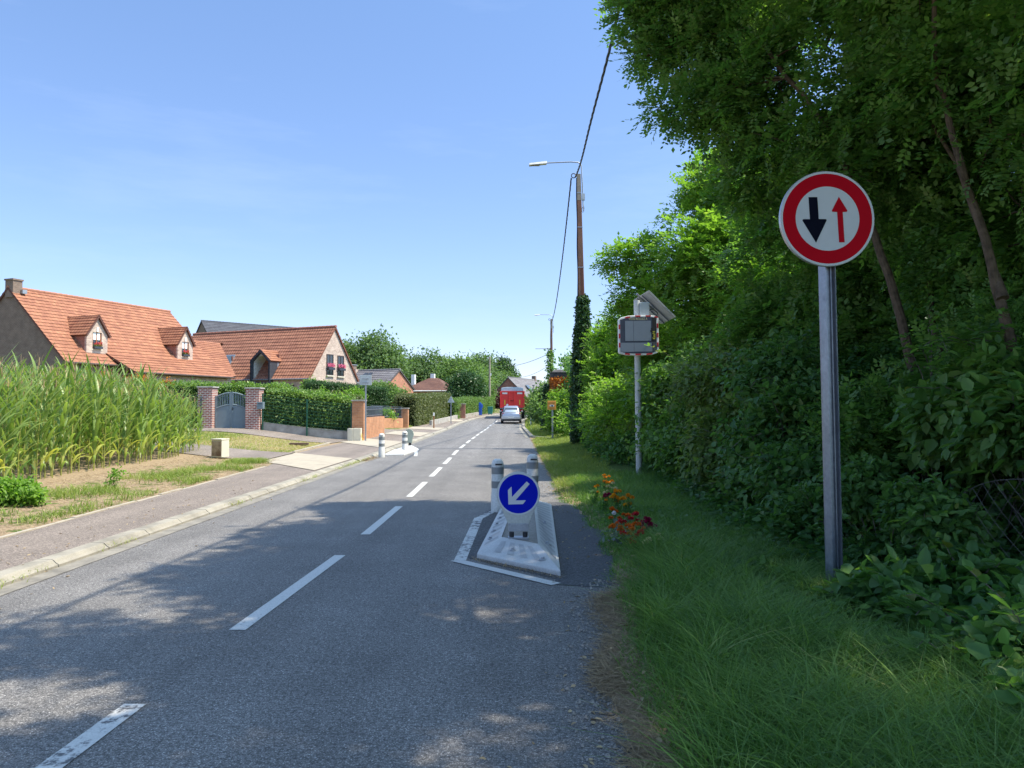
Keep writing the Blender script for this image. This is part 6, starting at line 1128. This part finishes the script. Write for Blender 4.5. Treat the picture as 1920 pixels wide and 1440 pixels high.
# ---------------------------------------------------------------- shrubs along the bank
G_S = 'shrubs along the right bank'
def shrub(label, blobs, n, mat, ls=1.0, kind='broad', group=G_S, name='shrub', cull=-.3, ph=0., r0=.03):
    x = sum(b[0] for b in blobs)/len(blobs); y = sum(b[1] for b in blobs)/len(blobs); z = H_(x, y); tops = [[(x, y, z-.05), (b[0], b[1], b[2])] for b in blobs[:4]]
    t = tree(name, label, 'shrub', (x, y, z), tops, blobs, n, kind, mat, ls, group, r0=r0, cull=max(cull, -.12), f=1.7, ph=ph, limbs=False, clip=clearpole)
    if n < 600 or name == 'leafy_weed': return t
    org = np.array([x, y, z]); st = MB(); C = []; D = []; N_ = []; big = max(b[3] for b in blobs)
    for k in range(int(9+n/300)):
        b = blobs[random.randrange(len(blobs))]; R_ = b[3]; a = Vector((random.gauss(-.75, .5), random.gauss(-.5, .6), abs(random.gauss(.75, .4)))).normalized(); p0 = Vector(b[:3])+Vector((random.gauss(0, .3), random.gauss(0, .3), 0))*R_; L = R_*random.uniform(1.1, 1.75)+.1; pts_ = []
        for j in range(9): f_ = j/8; pts_.append(p0+a*L*f_-Vector((0, 0, .35*L*f_*f_*random.uniform(.8, 1.2))))
        if not clearpole(np.array([pts_[-1]]))[0]: continue
        st.tube([Vector((0, 0, 0))]+[q-Vector(org) for q in pts_], [.006*ls]*6+[.003*ls]*4, 4); s_ = a.cross(Vector((0, 0, 1))).normalized()
        for j in range(3, 9):
            for sg in (-1, 1): C.append(pts_[j]); D.append(s_*sg+a*.5+Vector((0, 0, random.gauss(-.1, .25)))); N_.append((random.gauss(0, .3), random.gauss(0, .3), 1))
    C = np.array(C); D = np.array(D); N_ = np.array(N_); m = len(C); L_ = ls*.11*(.6+.6*RG.random(m)); v, q = leaves6(C, D, N_, L_, L_*.55); npmesh('shoot_leaves', v-org, q, np.repeat(np.clip(.55+.3*RG.normal(size=m), 0, 1), 2), mat, t); st.build('shoots', BARKG, t)
    return t
shrub('broad-leaved bush right behind the white pole of the speed display', [bw(1245, 720, 18, .75), bw(1290, 700, 17, .8), bw(1260, 800, 17, .8), bw(1320, 780, 16, .8), bw(1225, 850, 18, .55), bw(1300, 850, 15.5, .7)], 3600, LM_BUSH, 1.15, ph=.2)
shrub('leafy bush midway between the speed display and the large round sign', [bw(1340, 720, 14.5, .8), bw(1400, 720, 13.5, .8), bw(1370, 830, 13, .8), bw(1430, 800, 12.5, .75), bw(1340, 900, 13.2, .5), bw(1400, 910, 12.2, .5)], 4200, LM_OLIVE, 1.1, ph=.9)
shrub('bush crowding the left side of the large round sign post', [bw(1470, 720, 11.5, .75), bw(1510, 800, 10.5, .7), bw(1450, 850, 11, .65), bw(1500, 900, 10, .6), bw(1430, 940, 11.2, .45), bw(1490, 980, 9.6, .42)], 4600, LM_DARK, 1.1, ph=1.4)
shrub('sunlit bush with pale leaf tips left of the speed display pole', [bw(1150, 800, 24, .8), bw(1180, 780, 22, .8), bw(1160, 740, 25, .8), bw(1215, 760, 20, .7), bw(1130, 790, 26, .6)], 3200, LM_BRIGHT, 1.4, 'pinnate', ph=2.)
shrub('dark bush at the foot of the ivy-covered pole', [bw(1115, 790, 30, .8), bw(1130, 830, 27, .6), bw(1160, 850, 23, .6), bw(1105, 760, 31.5, .6), bw(1190, 850, 21, .6)], 2600, LM_DARK, 1.3, ph=2.4)
shrub('light green bush between the orange square sign and the ivy-covered pole', [bw(1062, 770, 42, .9), bw(1045, 790, 42, .7), bw(1075, 800, 38, .8), bw(1055, 755, 44, .8), bw(1040, 770, 46, .7)], 2800, LM_BRIGHT, 1.5, ph=3.)
shrub('low shrubs on the verge behind the white marker post', [bw(1018, 765, 70, 1.3), bw(1008, 762, 80, 1.3), bw(1024, 770, 60, 1.1), bw(1026, 745, 66, 1.3), bw(1012, 775, 72, .8)], 2600, LM_FARL, 2.0, 'small', ph=3.4)
# near right corner
shrub('dark thicket right of the round sign post, in front of the netting', [(3.6, 7.7, .15, .32, .22), (3.55, 7.1, .12, .32, .22), (3.5, 6.5, .10, .32, .22), (3.7, 8.3, .25, .35, .3), (3.5, 8.8, .4, .42), (3.72, 7.15, .72, .26), (3.75, 6.7, .62, .26), (3.65, 8.1, .8, .3)], 2900, LM_DARK, .9, ph=.4)
shrub('large-leaved maple shoots at the foot of the netting fence', [(3.25, 6.0, .12, .38, .2), (3.5, 5.5, .15, .38, .22), (3.1, 5.3, .08, .34, .18), (3.6, 6.1, .22, .3, .2), (2.95, 6.3, .05, .3, .15)], 1500, LM_DARK, 1.45, ph=.7)
shrub('brambles in the lower right corner', [(2.95, 4.6, .08, .36, .2), (3.2, 4.3, .15, .4, .25), (2.7, 4.0, .02, .3, .18), (3.3, 4.9, .2, .36, .25), (2.45, 3.5, .0, .28, .15), (2.75, 3.4, .08, .36, .22), (2.4, 2.9, .02, .3, .18)], 2600, LM_DARK, 1.15, ph=1.1)
shrub('tall leafy bush behind the netting fence at the right edge', [(5.0, 6.9, 1.3, .55), (5.0, 6.2, 1.2, .5), (5.1, 7.6, 1.6, .6), (4.8, 5.7, 1.25, .42), (4.9, 8.2, 1.5, .6), (4.7, 7.2, 1.45, .35)], 3600, LM_BUSH, 1.45, ph=1.9, cull=-.1)
shrub('upright young locust shoots behind the netting, between the two leaning trunks', [(4.7, 8.6, 2.0, .55), (5.2, 8.3, 2.3, .5), (4.9, 9.4, 1.6, .7), (5.6, 9.0, 2.6, .6), (4.3, 9.4, 1.3, .6)], 2200, LM_ROB, 1.0, 'pinnate', ph=2.7, name='locust_shoots')
# chain link fence
t = thing('wire_netting_fence', 'sagging chain link netting fence half buried in the undergrowth at the right', 'fence', (3.95, 5.2, H_(3.9, 5.2))); o = t.location; w = MB(); c = .085
def fp(u, v):   # u metres along (Y), v height
    y = 5.0+u; top = 1.12-.28*math.exp(-((u-2.35)/.65)**2)-.05*u+.05*math.sin(u*2.2); z = v*top/1.12; return Vector((3.95+.07*math.sin(u*2.7+v*2)-.02*v-.10*math.exp(-((u-2.3)/.7)**2)*v-o.x, y-o.y, z+.05-0*o.z))
nu, nv = int(3.7/c), int(1.1/c)
for i in range(nu):
    for j in range(nv):
        if (i+j) % 2 == 0: w.tube([fp(i*c, j*c), fp((i+1)*c, (j+1)*c)], .0018, 4)
        else: w.tube([fp(i*c, (j+1)*c), fp((i+1)*c, j*c)], .0018, 4)
w.tube([fp(u, nv*c) for u in np.arange(0, 3.7, .1)], .0028, 4); w.build('wire_mesh', plain('rusty_wire', (.15, .14, .135), .6, .4, .3, 20), t)
for u in (-.6,): w = MB(); p = fp(u, 0); w.tube([(p.x, p.y, -.1), (p.x+.02, p.y, 1.3)], .028, 8); w.build('post', M_GALV, t)
shrub('deep shaded undergrowth behind the wire netting, under the leaning trunks', [(5.6, 7.6, .5, .75, .6), (6.3, 8.6, .6, .8, .7), (5.4, 9.6, .7, .8, .7), (6.4, 10.4, .8, .9, .9), (5.4, 6.6, .35, .6, .45), (6.6, 7.0, .7, .8, .8), (7.4, 9.2, .9, 1.0, 1.0), (7.6, 11.6, 1.2, 1.1, 1.2), (5.0, 10.8, .8, .8, .8), (6.0, 12.6, 1.2, 1.0, 1.2)], 9000, LM_DARK, 1.15, ph=2.3)
# ivy and weeds carpeting the foot of the bank
def carpet(name, label, n, xf, yr, mat, ls, hmax=.22):
    y = yr[0]+(yr[1]-yr[0])*RG.random(n)**1.25; x0, x1 = xf(y); x = x0+(x1-x0)*RG.random(n); z = H(x, y)+hmax*RG.random(n)*np.clip((x-x0)/.5, .15, 1)
    p = np.stack([x, y, z], 1); c = p; nn = np.array([0, 0, 1.])+RG.normal(size=(n, 3))*.35; dd = rdir(n)*np.array([1, 1, .3]); L = ls*(.5+RG.random(n)); v, q = leaves6(c, dd, nn, L, L*.7)
    return tagp(npmesh(name, v, q, np.repeat(np.clip(.35+.3*clump(p, 1.5)+RG.normal(size=n)*.18, 0, 1), 2), mat), label, 'ground cover', kind='stuff')
carpet('ground_ivy', 'low dark leafy ground cover at the foot of the bushes on the right', 30000, lambda y: (np.interp(y, [3, 5, 6, 7.2, 8.2, 9.5, 12, 18, 30], [2.1, 2.6, 3.1, 3.2, 2.75, 2.5, 2.6, 3.0, 3.2]), np.interp(y, [3, 8, 30], [4.6, 5.0, 5.6])), (2.6, 30), LM_DARK, .085, .34)
carpet('woodland_floor', 'leafy dark floor of the wood behind the netting', 22000, lambda y: (y*0+4.4, y*0+12.), (4.5, 34), LM_DARK, .11, .35)
carpet('broadleaf_weeds', 'scattered broad leaved weeds in the right verge', 1500, lambda y: (y*0+1.2, y*0+2.7), (3.2, 12), LM_BUSH, .07, .14)
# ================================================================ GRASS
def region(n, y0, y1, xf, pw=1.0):
    y = y0+(y1-y0)*RG.random(n)**pw; a, b = xf(y); return a+(b-a)*RG.random(n), y
def rn_(x, y, n, base=.35): return np.clip(base+.22*clump(np.stack([x, y, 0*x], 1), 1.3)+RG.normal(size=n)*.2, 0, 1)
P = []
n = 40000; x, y = region(n, 2.6, 8.6, lambda y: (Rx(y)+np.where(y > 7.3, -.06, .12)+.07*np.sin(y*2.3), np.interp(y, [3, 5, 9], [2.7, 3.3, 3.5])), 1.25); tall = np.clip((x-Rx(y))/.55, .28, 1)
hh = (.15+.34*RG.random(n)**1.4)*tall*(1+.3*clump(np.stack([x, y, 0*x], 1), 1.6)); hh = hh*np.where((x > 2.1) & (y > 4.8), .62, 1)*np.where((abs(x-2.75) < .55) & (y > 5.3) & (y < 7.2), .55, 1); v, q, s = blades(x, y, hh, .005+.007*RG.random(n), .80, 4, wind=(-.12, -.08)); P.append((v, q, s, rn_(x, y, n)))
n = 36000; x, y = region(n, 8.6, 18, lambda y: (Rx(y)-.10+.05*np.sin(y*2.1)+.04*np.sin(y*5.3), np.interp(y, [8, 12, 18], [3.0, 3.1, 3.6])), 1.1); tall = np.clip((x-Rx(y))/.5, .35, 1); v, q, s = blades(x, y, (.10+.17*RG.random(n))*tall, .006+.006*RG.random(n), .6, 3); P.append((v, q, s, rn_(x, y, n)))
m = 7800; tx, ty = region(130, 2.9, 9.5, lambda y: (Rx(y)+.25, np.interp(y, [3, 5, 9], [2.5, 3.0, 3.1])), 1.2); i = RG.integers(0, 130, m); x = tx[i]+RG.normal(size=m)*.05; y = ty[i]+RG.normal(size=m)*.05
v, q, s = blades(x, y, .22+.30*RG.random(m)*(.5+.5*RG.random(130))[i]*np.where((x > 1.9) & (y > 4.5), .35, 1), .006+.007*RG.random(m), 1.1, 5); P.append((v, q, s, np.clip(RG.random(130)[i]*.5+.25+RG.normal(size=m)*.15, 0, 1)))
grass_obj('verge_grass', P, M_GRASS, 'long green grass on the right verge'); P = []
n = 42000; x, y = region(n, 14, 48, lambda y: (Rx(y)+np.where(y < 39, .0, .25), np.interp(y, [14, 30, 48], [3.3, 3.6, 3.6])), 1.2); k = (RG.random(n) < np.clip((y-13.5)/4, .15, 1)) & ((x-Rx(y) < 1.6+.4*clump(np.stack([x, y, 0*x], 1), .9)) | (y > 22)); x, y = x[k], y[k]; n = len(x)
v, q, s = blades(x, y, .07+.14*RG.random(n), .010+.012*RG.random(n), .6, 2); P.append((v, q, s, rn_(x, y, n, .42)))
n = 16000; x, y = region(n, 46, 110, lambda y: (Rx(y)+.3, Rx(y)+6.0), .8); v, q, s = blades(x, y, .15+.3*RG.random(n), .03+.03*RG.random(n), .5, 2); P.append((v, q, s, rn_(x, y, n, .5)))
grass_obj('sunny_grass', P, M_GRASSL, 'sunlit yellow-green grass farther along the right verge'); P = []
# left verge: patches
n = 34000; x, y = region(n, 7, 23.5, lambda y: (Lx(y)-PO(y)-np.interp(y, [7, 16, 24], [2.6, 2.2, 1.0]), Lx(y)-PO(y)-.12)); pp = np.stack([x, y, 0*x], 1); k = clump(pp, .95, .6)+.35*clump(pp, 3.1)+RG.normal(size=n)*.18 > np.interp((Lx(y)-PO(y)-x), [0, .5, 1.4, 2.4], [-.1, -.3, -.12, .55]); x, y = x[k], y[k]; n = len(x)
v, q, s = blades(x, y, .06+.17*RG.random(n)*(1+.5*clump(np.stack([x, y, 0*x], 1), 1.1)), .008+.008*RG.random(n), .7, 3); P.append((v, q, s, rn_(x, y, n, .40)))
n = 15000; x, y = region(n, 27.4, 33.9, lambda y: (y*0-13.5, y*0-8.0)); v, q, s = blades(x, y, .03+.06*RG.random(n), .012+.012*RG.random(n), .6, 2); rr_ = rn_(x, y, n, .97); rr_ = np.where(y < 28.3+.4*np.sin(x*3), rr_*.45, rr_); P.append((v, q, s, rr_))
n = 5000; x, y = region(n, 58, 80, lambda y: (Lx(y)-PO(y)-1.0, Lx(y)-PO(y)-.05)); v, q, s = blades(x, y, .06+.1*RG.random(n), .02+.02*RG.random(n), .6, 2); P.append((v, q, s, rn_(x, y, n, .5)))
n = 1500; x, y = region(n, 28, 33, lambda y: (y*0-16.0, y*0-11.0)); v, q, s = blades(x, y, .08+.2*RG.random(n), .012+.012*RG.random(n), .6, 2); P.append((v, q, s, rn_(x, y, n, .6)))
grass_obj('patchy_grass', P, M_GRASSL, 'patchy short grass on the left verge and before the gate'); P = []
# weeds in the gutter joint
for yc in [7.2, 9.2, 13.2, 17.6, 18.4, 21.2, 22.1, 22.8, 23.3, 23.8, 24.4, 25.1]:
    m = 60; x = Lx(yc)-.0+RG.normal(size=m)*.05; y = yc+RG.normal(size=m)*.22; v, q, s = blades(x, y, .03+.05*RG.random(m), np.full(m, .008), .9, 2); v[:, 2] += .06; P.append((v, q, s, np.clip(rn_(x, y, m, .75), 0, 1)))
grass_obj('gutter_weeds', P, M_GRASSL, 'small tufts growing in the joint of the left gutter')
# dry straw: right asphalt edge and left verge
P = []
n = 26000; x, y = region(n, 2.6, 7.4, lambda y: (Rx(y)-.08-.05*np.sin(y*3.1), Rx(y)+.27+.1*np.sin(y*2.1)), 1.1); k = (RG.random(n) < .35+.6*(clump(np.stack([x, y, 0*x], 1), 1.6) > -.1)); x, y = x[k], y[k]; n = len(x)
def flat(x, y, n, L, wd, zr):
    v, q, s = blades(x, y, np.full(n, .02)+.03*RG.random(n), wd, 1.0, 2); a = RG.random(n)*2*np.pi; l = L*(.4+RG.random(n)); z = H(x, y)+zr*RG.random(n)+.004; c = np.stack([x, y, z], 1); d = np.stack([np.cos(a), np.sin(a), RG.normal(size=n)*.18], 1)
    v, q = leaves4(c, d, np.array([0, 0, 1.])+RG.normal(size=(n, 3))*.3, l, wd); return v, q, 1
v, q, s = flat(x, y, n, .11, np.full(n, .0042), .035); P.append((v, q, s, RG.random(n)*.7))
n = 12000; x, y = region(n, 14, 40, lambda y: (Rx(y)-.02, Rx(y)+.38)); v, q, s = flat(x, y, n, .11, np.full(n, .010), .03); P.append((v, q, s, RG.random(n)))
n = 15000; x, y = region(n, 7, 24, lambda y: (Lx(y)-PO(y)-np.interp(y, [7, 24], [3.4, 2.6]), Lx(y)-PO(y)-.06)); v, q, s = flat(x, y, n, .10, np.full(n, .009), .03); P.append((v, q, s, RG.random(n)))
n = 2600; x, y = region(n, 24.2, 26.2, lambda y: (y*0-4.85, y*0-4.45)); v, q, s = flat(x, y, n, .08, np.full(n, .012), .04); v[:, 2] += .02; P.append((v, q, s, RG.random(n)*.4))
grass_obj('dry_straw', P, M_STRAW, 'dry brown straw along the asphalt edge and on the left verge')
n = 900; y = 2.8+4.6*RG.random(n)**.8; x = Rx(y)-.05+RG.normal(size=n)*.13; r_ = .004+.007*RG.random(n)**2; V = np.stack([x, y, g(y)+.004+0*x], 1)[:, None]+np.array([[-1, -1, 0], [1, -1, 0], [1, 1, 0], [-1, 1, 0], [-.5, -.6, 1.2], [.6, -.4, 1.1], [.5, .5, 1.2], [-.6, .5, 1]])[None]*(r_[:, None, None])*(.7+.6*RG.random((n, 8, 1)))
Q = np.arange(n)[:, None, None]*8+np.array([[4, 5, 6, 7], [0, 1, 5, 4], [1, 2, 6, 5], [2, 3, 7, 6], [3, 0, 4, 7]])[None]
tagp(npmesh('roadside_gravel', V.reshape(-1, 3), Q.reshape(-1, 4), None, plain('gravel_grey', (.26, .24, .22), .9, 0, .4, 60)), 'loose gravel along the right asphalt edge', 'gravel', kind='stuff')
n = 420; y = 2.8+14*RG.random(n)**1.3; x = np.where(RG.random(n) < .6, Rx(y)-.1+RG.normal(size=n)*.28, -5.2+RG.normal(size=n)*.5); z = np.where(x < -4.86, g(y)+.089, np.where(x < Rx(y), g(y)+.008, H(x, y)+.05)); v, q = leaves6(np.stack([x, y, z], 1), rdir(n)*np.array([1, 1, .12]), np.array([0, 0, 1.])+RG.normal(size=(n, 3))*.25, .025+.03*RG.random(n), .014+.014*RG.random(n))
tagp(npmesh('fallen_leaves', v, q, np.repeat(RG.random(n), 2), M_STRAW), 'dry fallen leaves scattered at the edges of road and pavement', 'leaves', kind='stuff')
# leafy weed at the left edge
shrub('bushy bright green weed at the left edge, between the corn and the pavement', [(W(15, 930, 12.3).x, 12.6, .24, .27), (W(42, 940, 12).x, 12.2, .2, .2), (W(-10, 930, 12).x, 12.3, .25, .27)], 1000, LM_BRIGHT, .75, group='weeds on the left verge', name='leafy_weed', r0=.012)
shrub('small leafy weed between the corn stalks and the pavement, in the middle of the verge', [(W(212, 915, 14.8).x, 14.8, .28, .09), (W(216, 905, 14.8).x, 14.9, .42, .07)], 90, LM_BRIGHT, .7, group='weeds on the left verge', name='leafy_weed', r0=.01)
# ================================================================ CORN
M_CORN = leafmat('corn_leaf', (.125, .235, .055), (.325, .425, .150), .45, (.46, .47, .11), .36, (1.3, 1.3, .5)); M_STALK = plain('corn_stalk', (.26, .27, .06), .6, 0, .3, 3); M_TASS = plain('corn_tassel', (.42, .30, .16), .8, 0, .2)
def corn_geo(rs, h=2.3, nleaf=11, seg=5, simple=False):
    V = []; Q = []; R = []; MI = []
    def addq(vs, qs, r, mi): b = len(V); V.extend(vs); Q.extend([[b+i for i in q] for q in qs]); R.extend([r]*len(qs)); MI.extend([mi]*len(qs))
    lx, ly = rs.uniform(-.05, .10), rs.uniform(-.06, .06); st = lambda t: np.array([lx*t*t*h*.6, ly*t*t*h*.6, t*h])
    ns = 2 if simple else 6; sides = 3 if simple else 5
    for i in range(ns):
        a, b = i/ns, (i+1)/ns; r0, r1 = .017*(1-.62*a), .017*(1-.62*b)
        for k in range(sides):
            t0, t1 = 2*math.pi*k/sides, 2*math.pi*(k+1)/sides; A, B = st(a), st(b)
            addq([A+[r0*math.cos(t0), r0*math.sin(t0), 0], A+[r0*math.cos(t1), r0*math.sin(t1), 0], B+[r1*math.cos(t1), r1*math.sin(t1), 0], B+[r1*math.cos(t0), r1*math.sin(t0), 0]], [[0, 1, 2, 3]], 0, 1)
    az = rs.uniform(0, 6.28)
    for j in range(nleaf):
        t = .10+.84*j/(nleaf-1); az += math.pi+rs.uniform(-.35, .35); L = (.62+.30*math.sin(t*math.pi))*rs.uniform(.8, 1.15)*h/2.3; wd = (.092+.034*math.sin(t*math.pi))*rs.uniform(.8, 1.1)
        el = math.radians(rs.uniform(54, 82)); d = np.array([math.cos(az), math.sin(az), 0]); d = d+np.array([.38, .05, 0])*rs.uniform(.3, 1); d = d/np.linalg.norm(d); s = np.array([-d[1], d[0], 0.]); P0 = st(t); rows = []; pos = P0.copy(); e = el; droop = rs.uniform(.15, .55)*(1.25-t)
        tw = rs.uniform(-.5, .5)
        for k in range(seg+1):
            f = k/seg; w = wd*(.55+1.2*f)*(1-f)**.55 if f < .4 else wd*(1-f)**.62*1.12; w = max(w, .004); ss = s*math.cos(tw*f)+np.array([0, 0, 1])*math.sin(tw*f); dirv = d*math.cos(e)+np.array([0, 0, 1.])*math.sin(e)
            up = np.cross(ss, dirv); rows += [pos-ss*w*.5+up*w*.16, pos, pos+ss*w*.5+up*w*.16]; pos = pos+dirv*L/seg; e -= droop*(.35+f*.9)
        qs = []
        for k in range(seg): b = 3*k; qs += [[b, b+1, b+4, b+3], [b+1, b+2, b+5, b+4]]
        r = min(1, max(0, rs.gauss(.38, .18)))
        if t < .26 and rs.random() < .5: r = rs.uniform(.88, 1)
        addq(rows, qs, r, 0)
    if not simple or rs.random() < .8:
        top = st(1)
        for k in range(6 if not simple else 3):
            a = rs.uniform(0, 6.28); l = rs.uniform(.16, .32); tl = .35 if k else .05; e = top+np.array([math.cos(a)*tl*l, math.sin(a)*tl*l, l]); w = .006; s = np.array([-math.sin(a), math.cos(a), 0])*w; addq([top-s, top+s, e+s*.6, e-s*.6], [[0, 1, 2, 3]], 0, 2)
    return np.array(V), np.array(Q), np.array(R, float), np.array(MI)
CORN_LAB = 'green corn plant with tassel in the front rows of the corn field, left verge'; protos = []
for k in range(9):
    rs = random.Random(100+k); V, Q, R, MI = corn_geo(rs, rs.uniform(2.05, 2.45), 12, 6); root = thing('corn_plant', CORN_LAB, 'corn plant', (0, 0, 0), 0, 'corn plants at the field edge')
    for mi, nm, mt in ((0, 'leaves', M_CORN), (1, 'stalk', M_STALK), (2, 'tassel', M_TASS)):
        s = MI == mi; q = Q[s]; u, inv = np.unique(q.ravel(), return_inverse=True); npmesh(nm, V[u], inv.reshape(q.shape), R[s], mt, root)
    protos.append([root, False])
def fx(y): return -9.8+.2*np.sin(y*.6)-.75*sm((y-20)/5.5)     # field edge
spots = []; rs = random.Random(5)
for row in range(4):
    y = 12.2+row*.05
    while y < 25.6:
        spots.append((float(fx(y))-row*.72+rs.gauss(0, .06), y+rs.gauss(0, .05), row)); y += .155+rs.uniform(0, .05)
    
for r_ in range(10):   # head of the field, facing the meter box
    for q_ in range(3): spots.append((float(fx(25.8))-.2-r_*.55+rs.gauss(0, .08), 25.7+q_*.35+rs.gauss(0, .1), q_))
spots = [s for s in spots if s[1]*.0+abs(s[0])/s[1]*FPX < 1010]; rs.shuffle(spots); spots.sort(key=lambda s: s[2]); front, rest = spots[:292], spots[292:]
for i, (x, y, r_) in enumerate(front):
    pr = protos[i % 9]; o = pr[0] if not pr[1] else copy_tree(pr[0]); pr[1] = True; o.location = (x, y, Hs(x, y)-.02); o.rotation_euler = (0, 0, rs.uniform(-.5, .5)); k = rs.uniform(.78, .99)*(1.0 if y < 21 else np.interp(y, [21, 26.5], [.97, .66])); o.scale = (k, k, k)
geos = [corn_geo(random.Random(300+k), random.Random(k).uniform(2.1, 2.5), 10, 4, True) for k in range(10)]; V = []; Q = []; R = []; MI = []; off = 0
pos = [(s[0], s[1]) for s in rest]; x = -12.7
while x > -27:
    y = 12.0
    while y < 28.0+(-x-12)*.25:
        if abs(x)/y*FPX < 1060: pos.append((x+rs.gauss(0, .06), y+rs.gauss(0, .06)))
        y += .24
    x -= .75
for (x, y) in pos:
    v, q, r, mi = geos[rs.randrange(10)]; a = rs.uniform(-.6, .6); c, s = math.cos(a), math.sin(a); k = rs.uniform(.82, .99); V.append((v@np.array([[c, s, 0], [-s, c, 0], [0, 0, 1]]))*k+np.array([x, y, Hs(x, y)-.02])); Q.append(q+off); off += len(v); R.append(r); MI.append(mi)
tagp(npmesh('corn_field', np.concatenate(V), np.concatenate(Q), np.concatenate(R), None, mi=np.concatenate(MI), mats=[M_CORN, M_STALK, M_TASS]), 'dense corn field behind the front rows on the left', 'corn', kind='stuff')
# ================================================================ FLOWERS
def fmat(n, c): return leafmat('petal_'+n, tuple(v*.75 for v in c), c, .15, tmul=(1, 1, 1))
FC = {'orange': fmat('marigold', (.85, .36, .01)), 'yellow': fmat('yellow', (.80, .62, .10)), 'deep': fmat('deep_orange', (.72, .16, .01)), 'red': fmat('scarlet', (.55, .02, .03)), 'crimson': fmat('crimson', (.32, .01, .06)), 'pale': fmat('pale_yellow', (.75, .70, .35)), 'silver': leafmat('silver_leaf', (.13, .18, .15), (.26, .32, .28), .2, tmul=(1, 1, 1))}
def flower_plant(px_, py_, lab, col, heads, leafm=LM_BUSH, r=.16, h=.24):
    Yf = .0
    # ground point under the pixel
    vz = (720-py_)/FPX; dy = math.cos(PITCH)-vz*math.sin(PITCH); dz = math.sin(PITCH)+vz*math.cos(PITCH); Yf = (CAMZ-.02)/(-dz)*dy; x = (px_-960)/FPX*Yf/dy
    z = Hs(x, Yf); t = thing('bedding_flower', lab, 'flower', (x, Yf, z), 0, 'flowers planted in the right verge'); m = 90; p = RG.normal(size=(m, 3))*np.array([r*.55, r*.55, 0])+np.array([0, 0, 1])*(h*.85*RG.random(m))[:, None]; L = .05+.04*RG.random(m)
    v, q = leaves4(p, rdir(m)+np.array([0, 0, .5]), rdir(m)+np.array([0, 0, 1]), L, L*.45); npmesh('foliage', v, q, RG.random(m), leafm, t); st = MB()
    for k in range(int(heads*1.5+.5)):
        c = np.array([random.gauss(0, r*.6), random.gauss(0, r*.5), h*random.uniform(.7, 1.3)]); m = 34; d = rdir(m); d[:, 2] = abs(d[:, 2])*.8; R_ = random.uniform(.027, .041); v, q = leaves4(c+d*R_*.25, d, rdir(m)*.5+d, np.full(m, R_), np.full(m, R_*.8)); npmesh('bloom', v, q, RG.random(m), FC[col], t); st.tube([(c[0]*.3, c[1]*.3, 0), tuple(c)], .003, 4)
    st.build('stems_or_core', LM_BUSH, t); return t
for a in ((1115, 948, 'small orange flower at the far left end of the flower strip', 'orange', 2, .07, .26), (1136, 944, 'tall orange and cream flowers at the far end of the strip', 'orange', 5, .10, .36), (1148, 950, 'pale yellow flowers just right of the tall orange ones', 'pale', 4, .12, .30), (1132, 962, 'dark red flowers below the tall orange ones', 'crimson', 3, .08, .22),
          (1158, 972, 'large cluster of golden marigolds in the middle of the strip', 'orange', 8, .13, .30), (1176, 977, 'golden marigolds right of the large cluster', 'orange', 5, .09, .28), (1150, 985, 'small scarlet and yellow blooms below the golden marigolds', 'deep', 3, .10, .18), (1170, 1000, 'loose orange blooms above the silver leaves', 'deep', 4, .13, .20),
          (1183, 1008, 'scarlet flowers at the back of the near group', 'red', 6, .14, .22), (1165, 1022, 'silver-leaved plant with orange blooms at the left of the near group', 'deep', 5, .13, .18), (1190, 1022, 'orange blooms in the centre of the near group', 'deep', 6, .14, .20), (1212, 1018, 'deep crimson cockscomb blooms at the right of the near group', 'crimson', 7, .07, .22), (1198, 1036, 'red and orange blooms at the front of the near group', 'red', 4, .12, .16), (1216, 1044, 'pale yellow blooms at the near right end of the strip', 'pale', 2, .06, .14), (1234, 1042, 'single pale yellow bloom at the nearest end of the strip', 'pale', 1, .03, .16)):
    flower_plant(a[0], a[1], a[2], a[3], a[4], LM_BUSH if 'silver' not in a[2] else FC['silver'], a[5], a[6])
p = flower_plant(1180, 1018, 'patch of silver-white leaves among the red flowers', 'pale', 0, FC['silver'], .15, .2)
t = thing('dandelion_clock', 'white dandelion seed head on a thin stem left of the flowers', 'flower', (1.30, 9.4, Hs(1.3, 9.4))); m_ = MB(); m_.tube([(0, 0, 0), (-.03, 0, .2), (-.06, 0, .33)], .003, 5); m_.build('stem', LM_BRIGHT, t); m = 160; d = rdir(m); v, q = leaves4(np.array([-.06, 0, .345])+d*.005, d, rdir(m), np.full(m, .026), np.full(m, .006)); npmesh('seed_head', v, q, RG.random(m), leafmat('dandelion_white', (.7, .7, .7), (.8, .8, .8), .4, tmul=(1, 1, 1)), t)
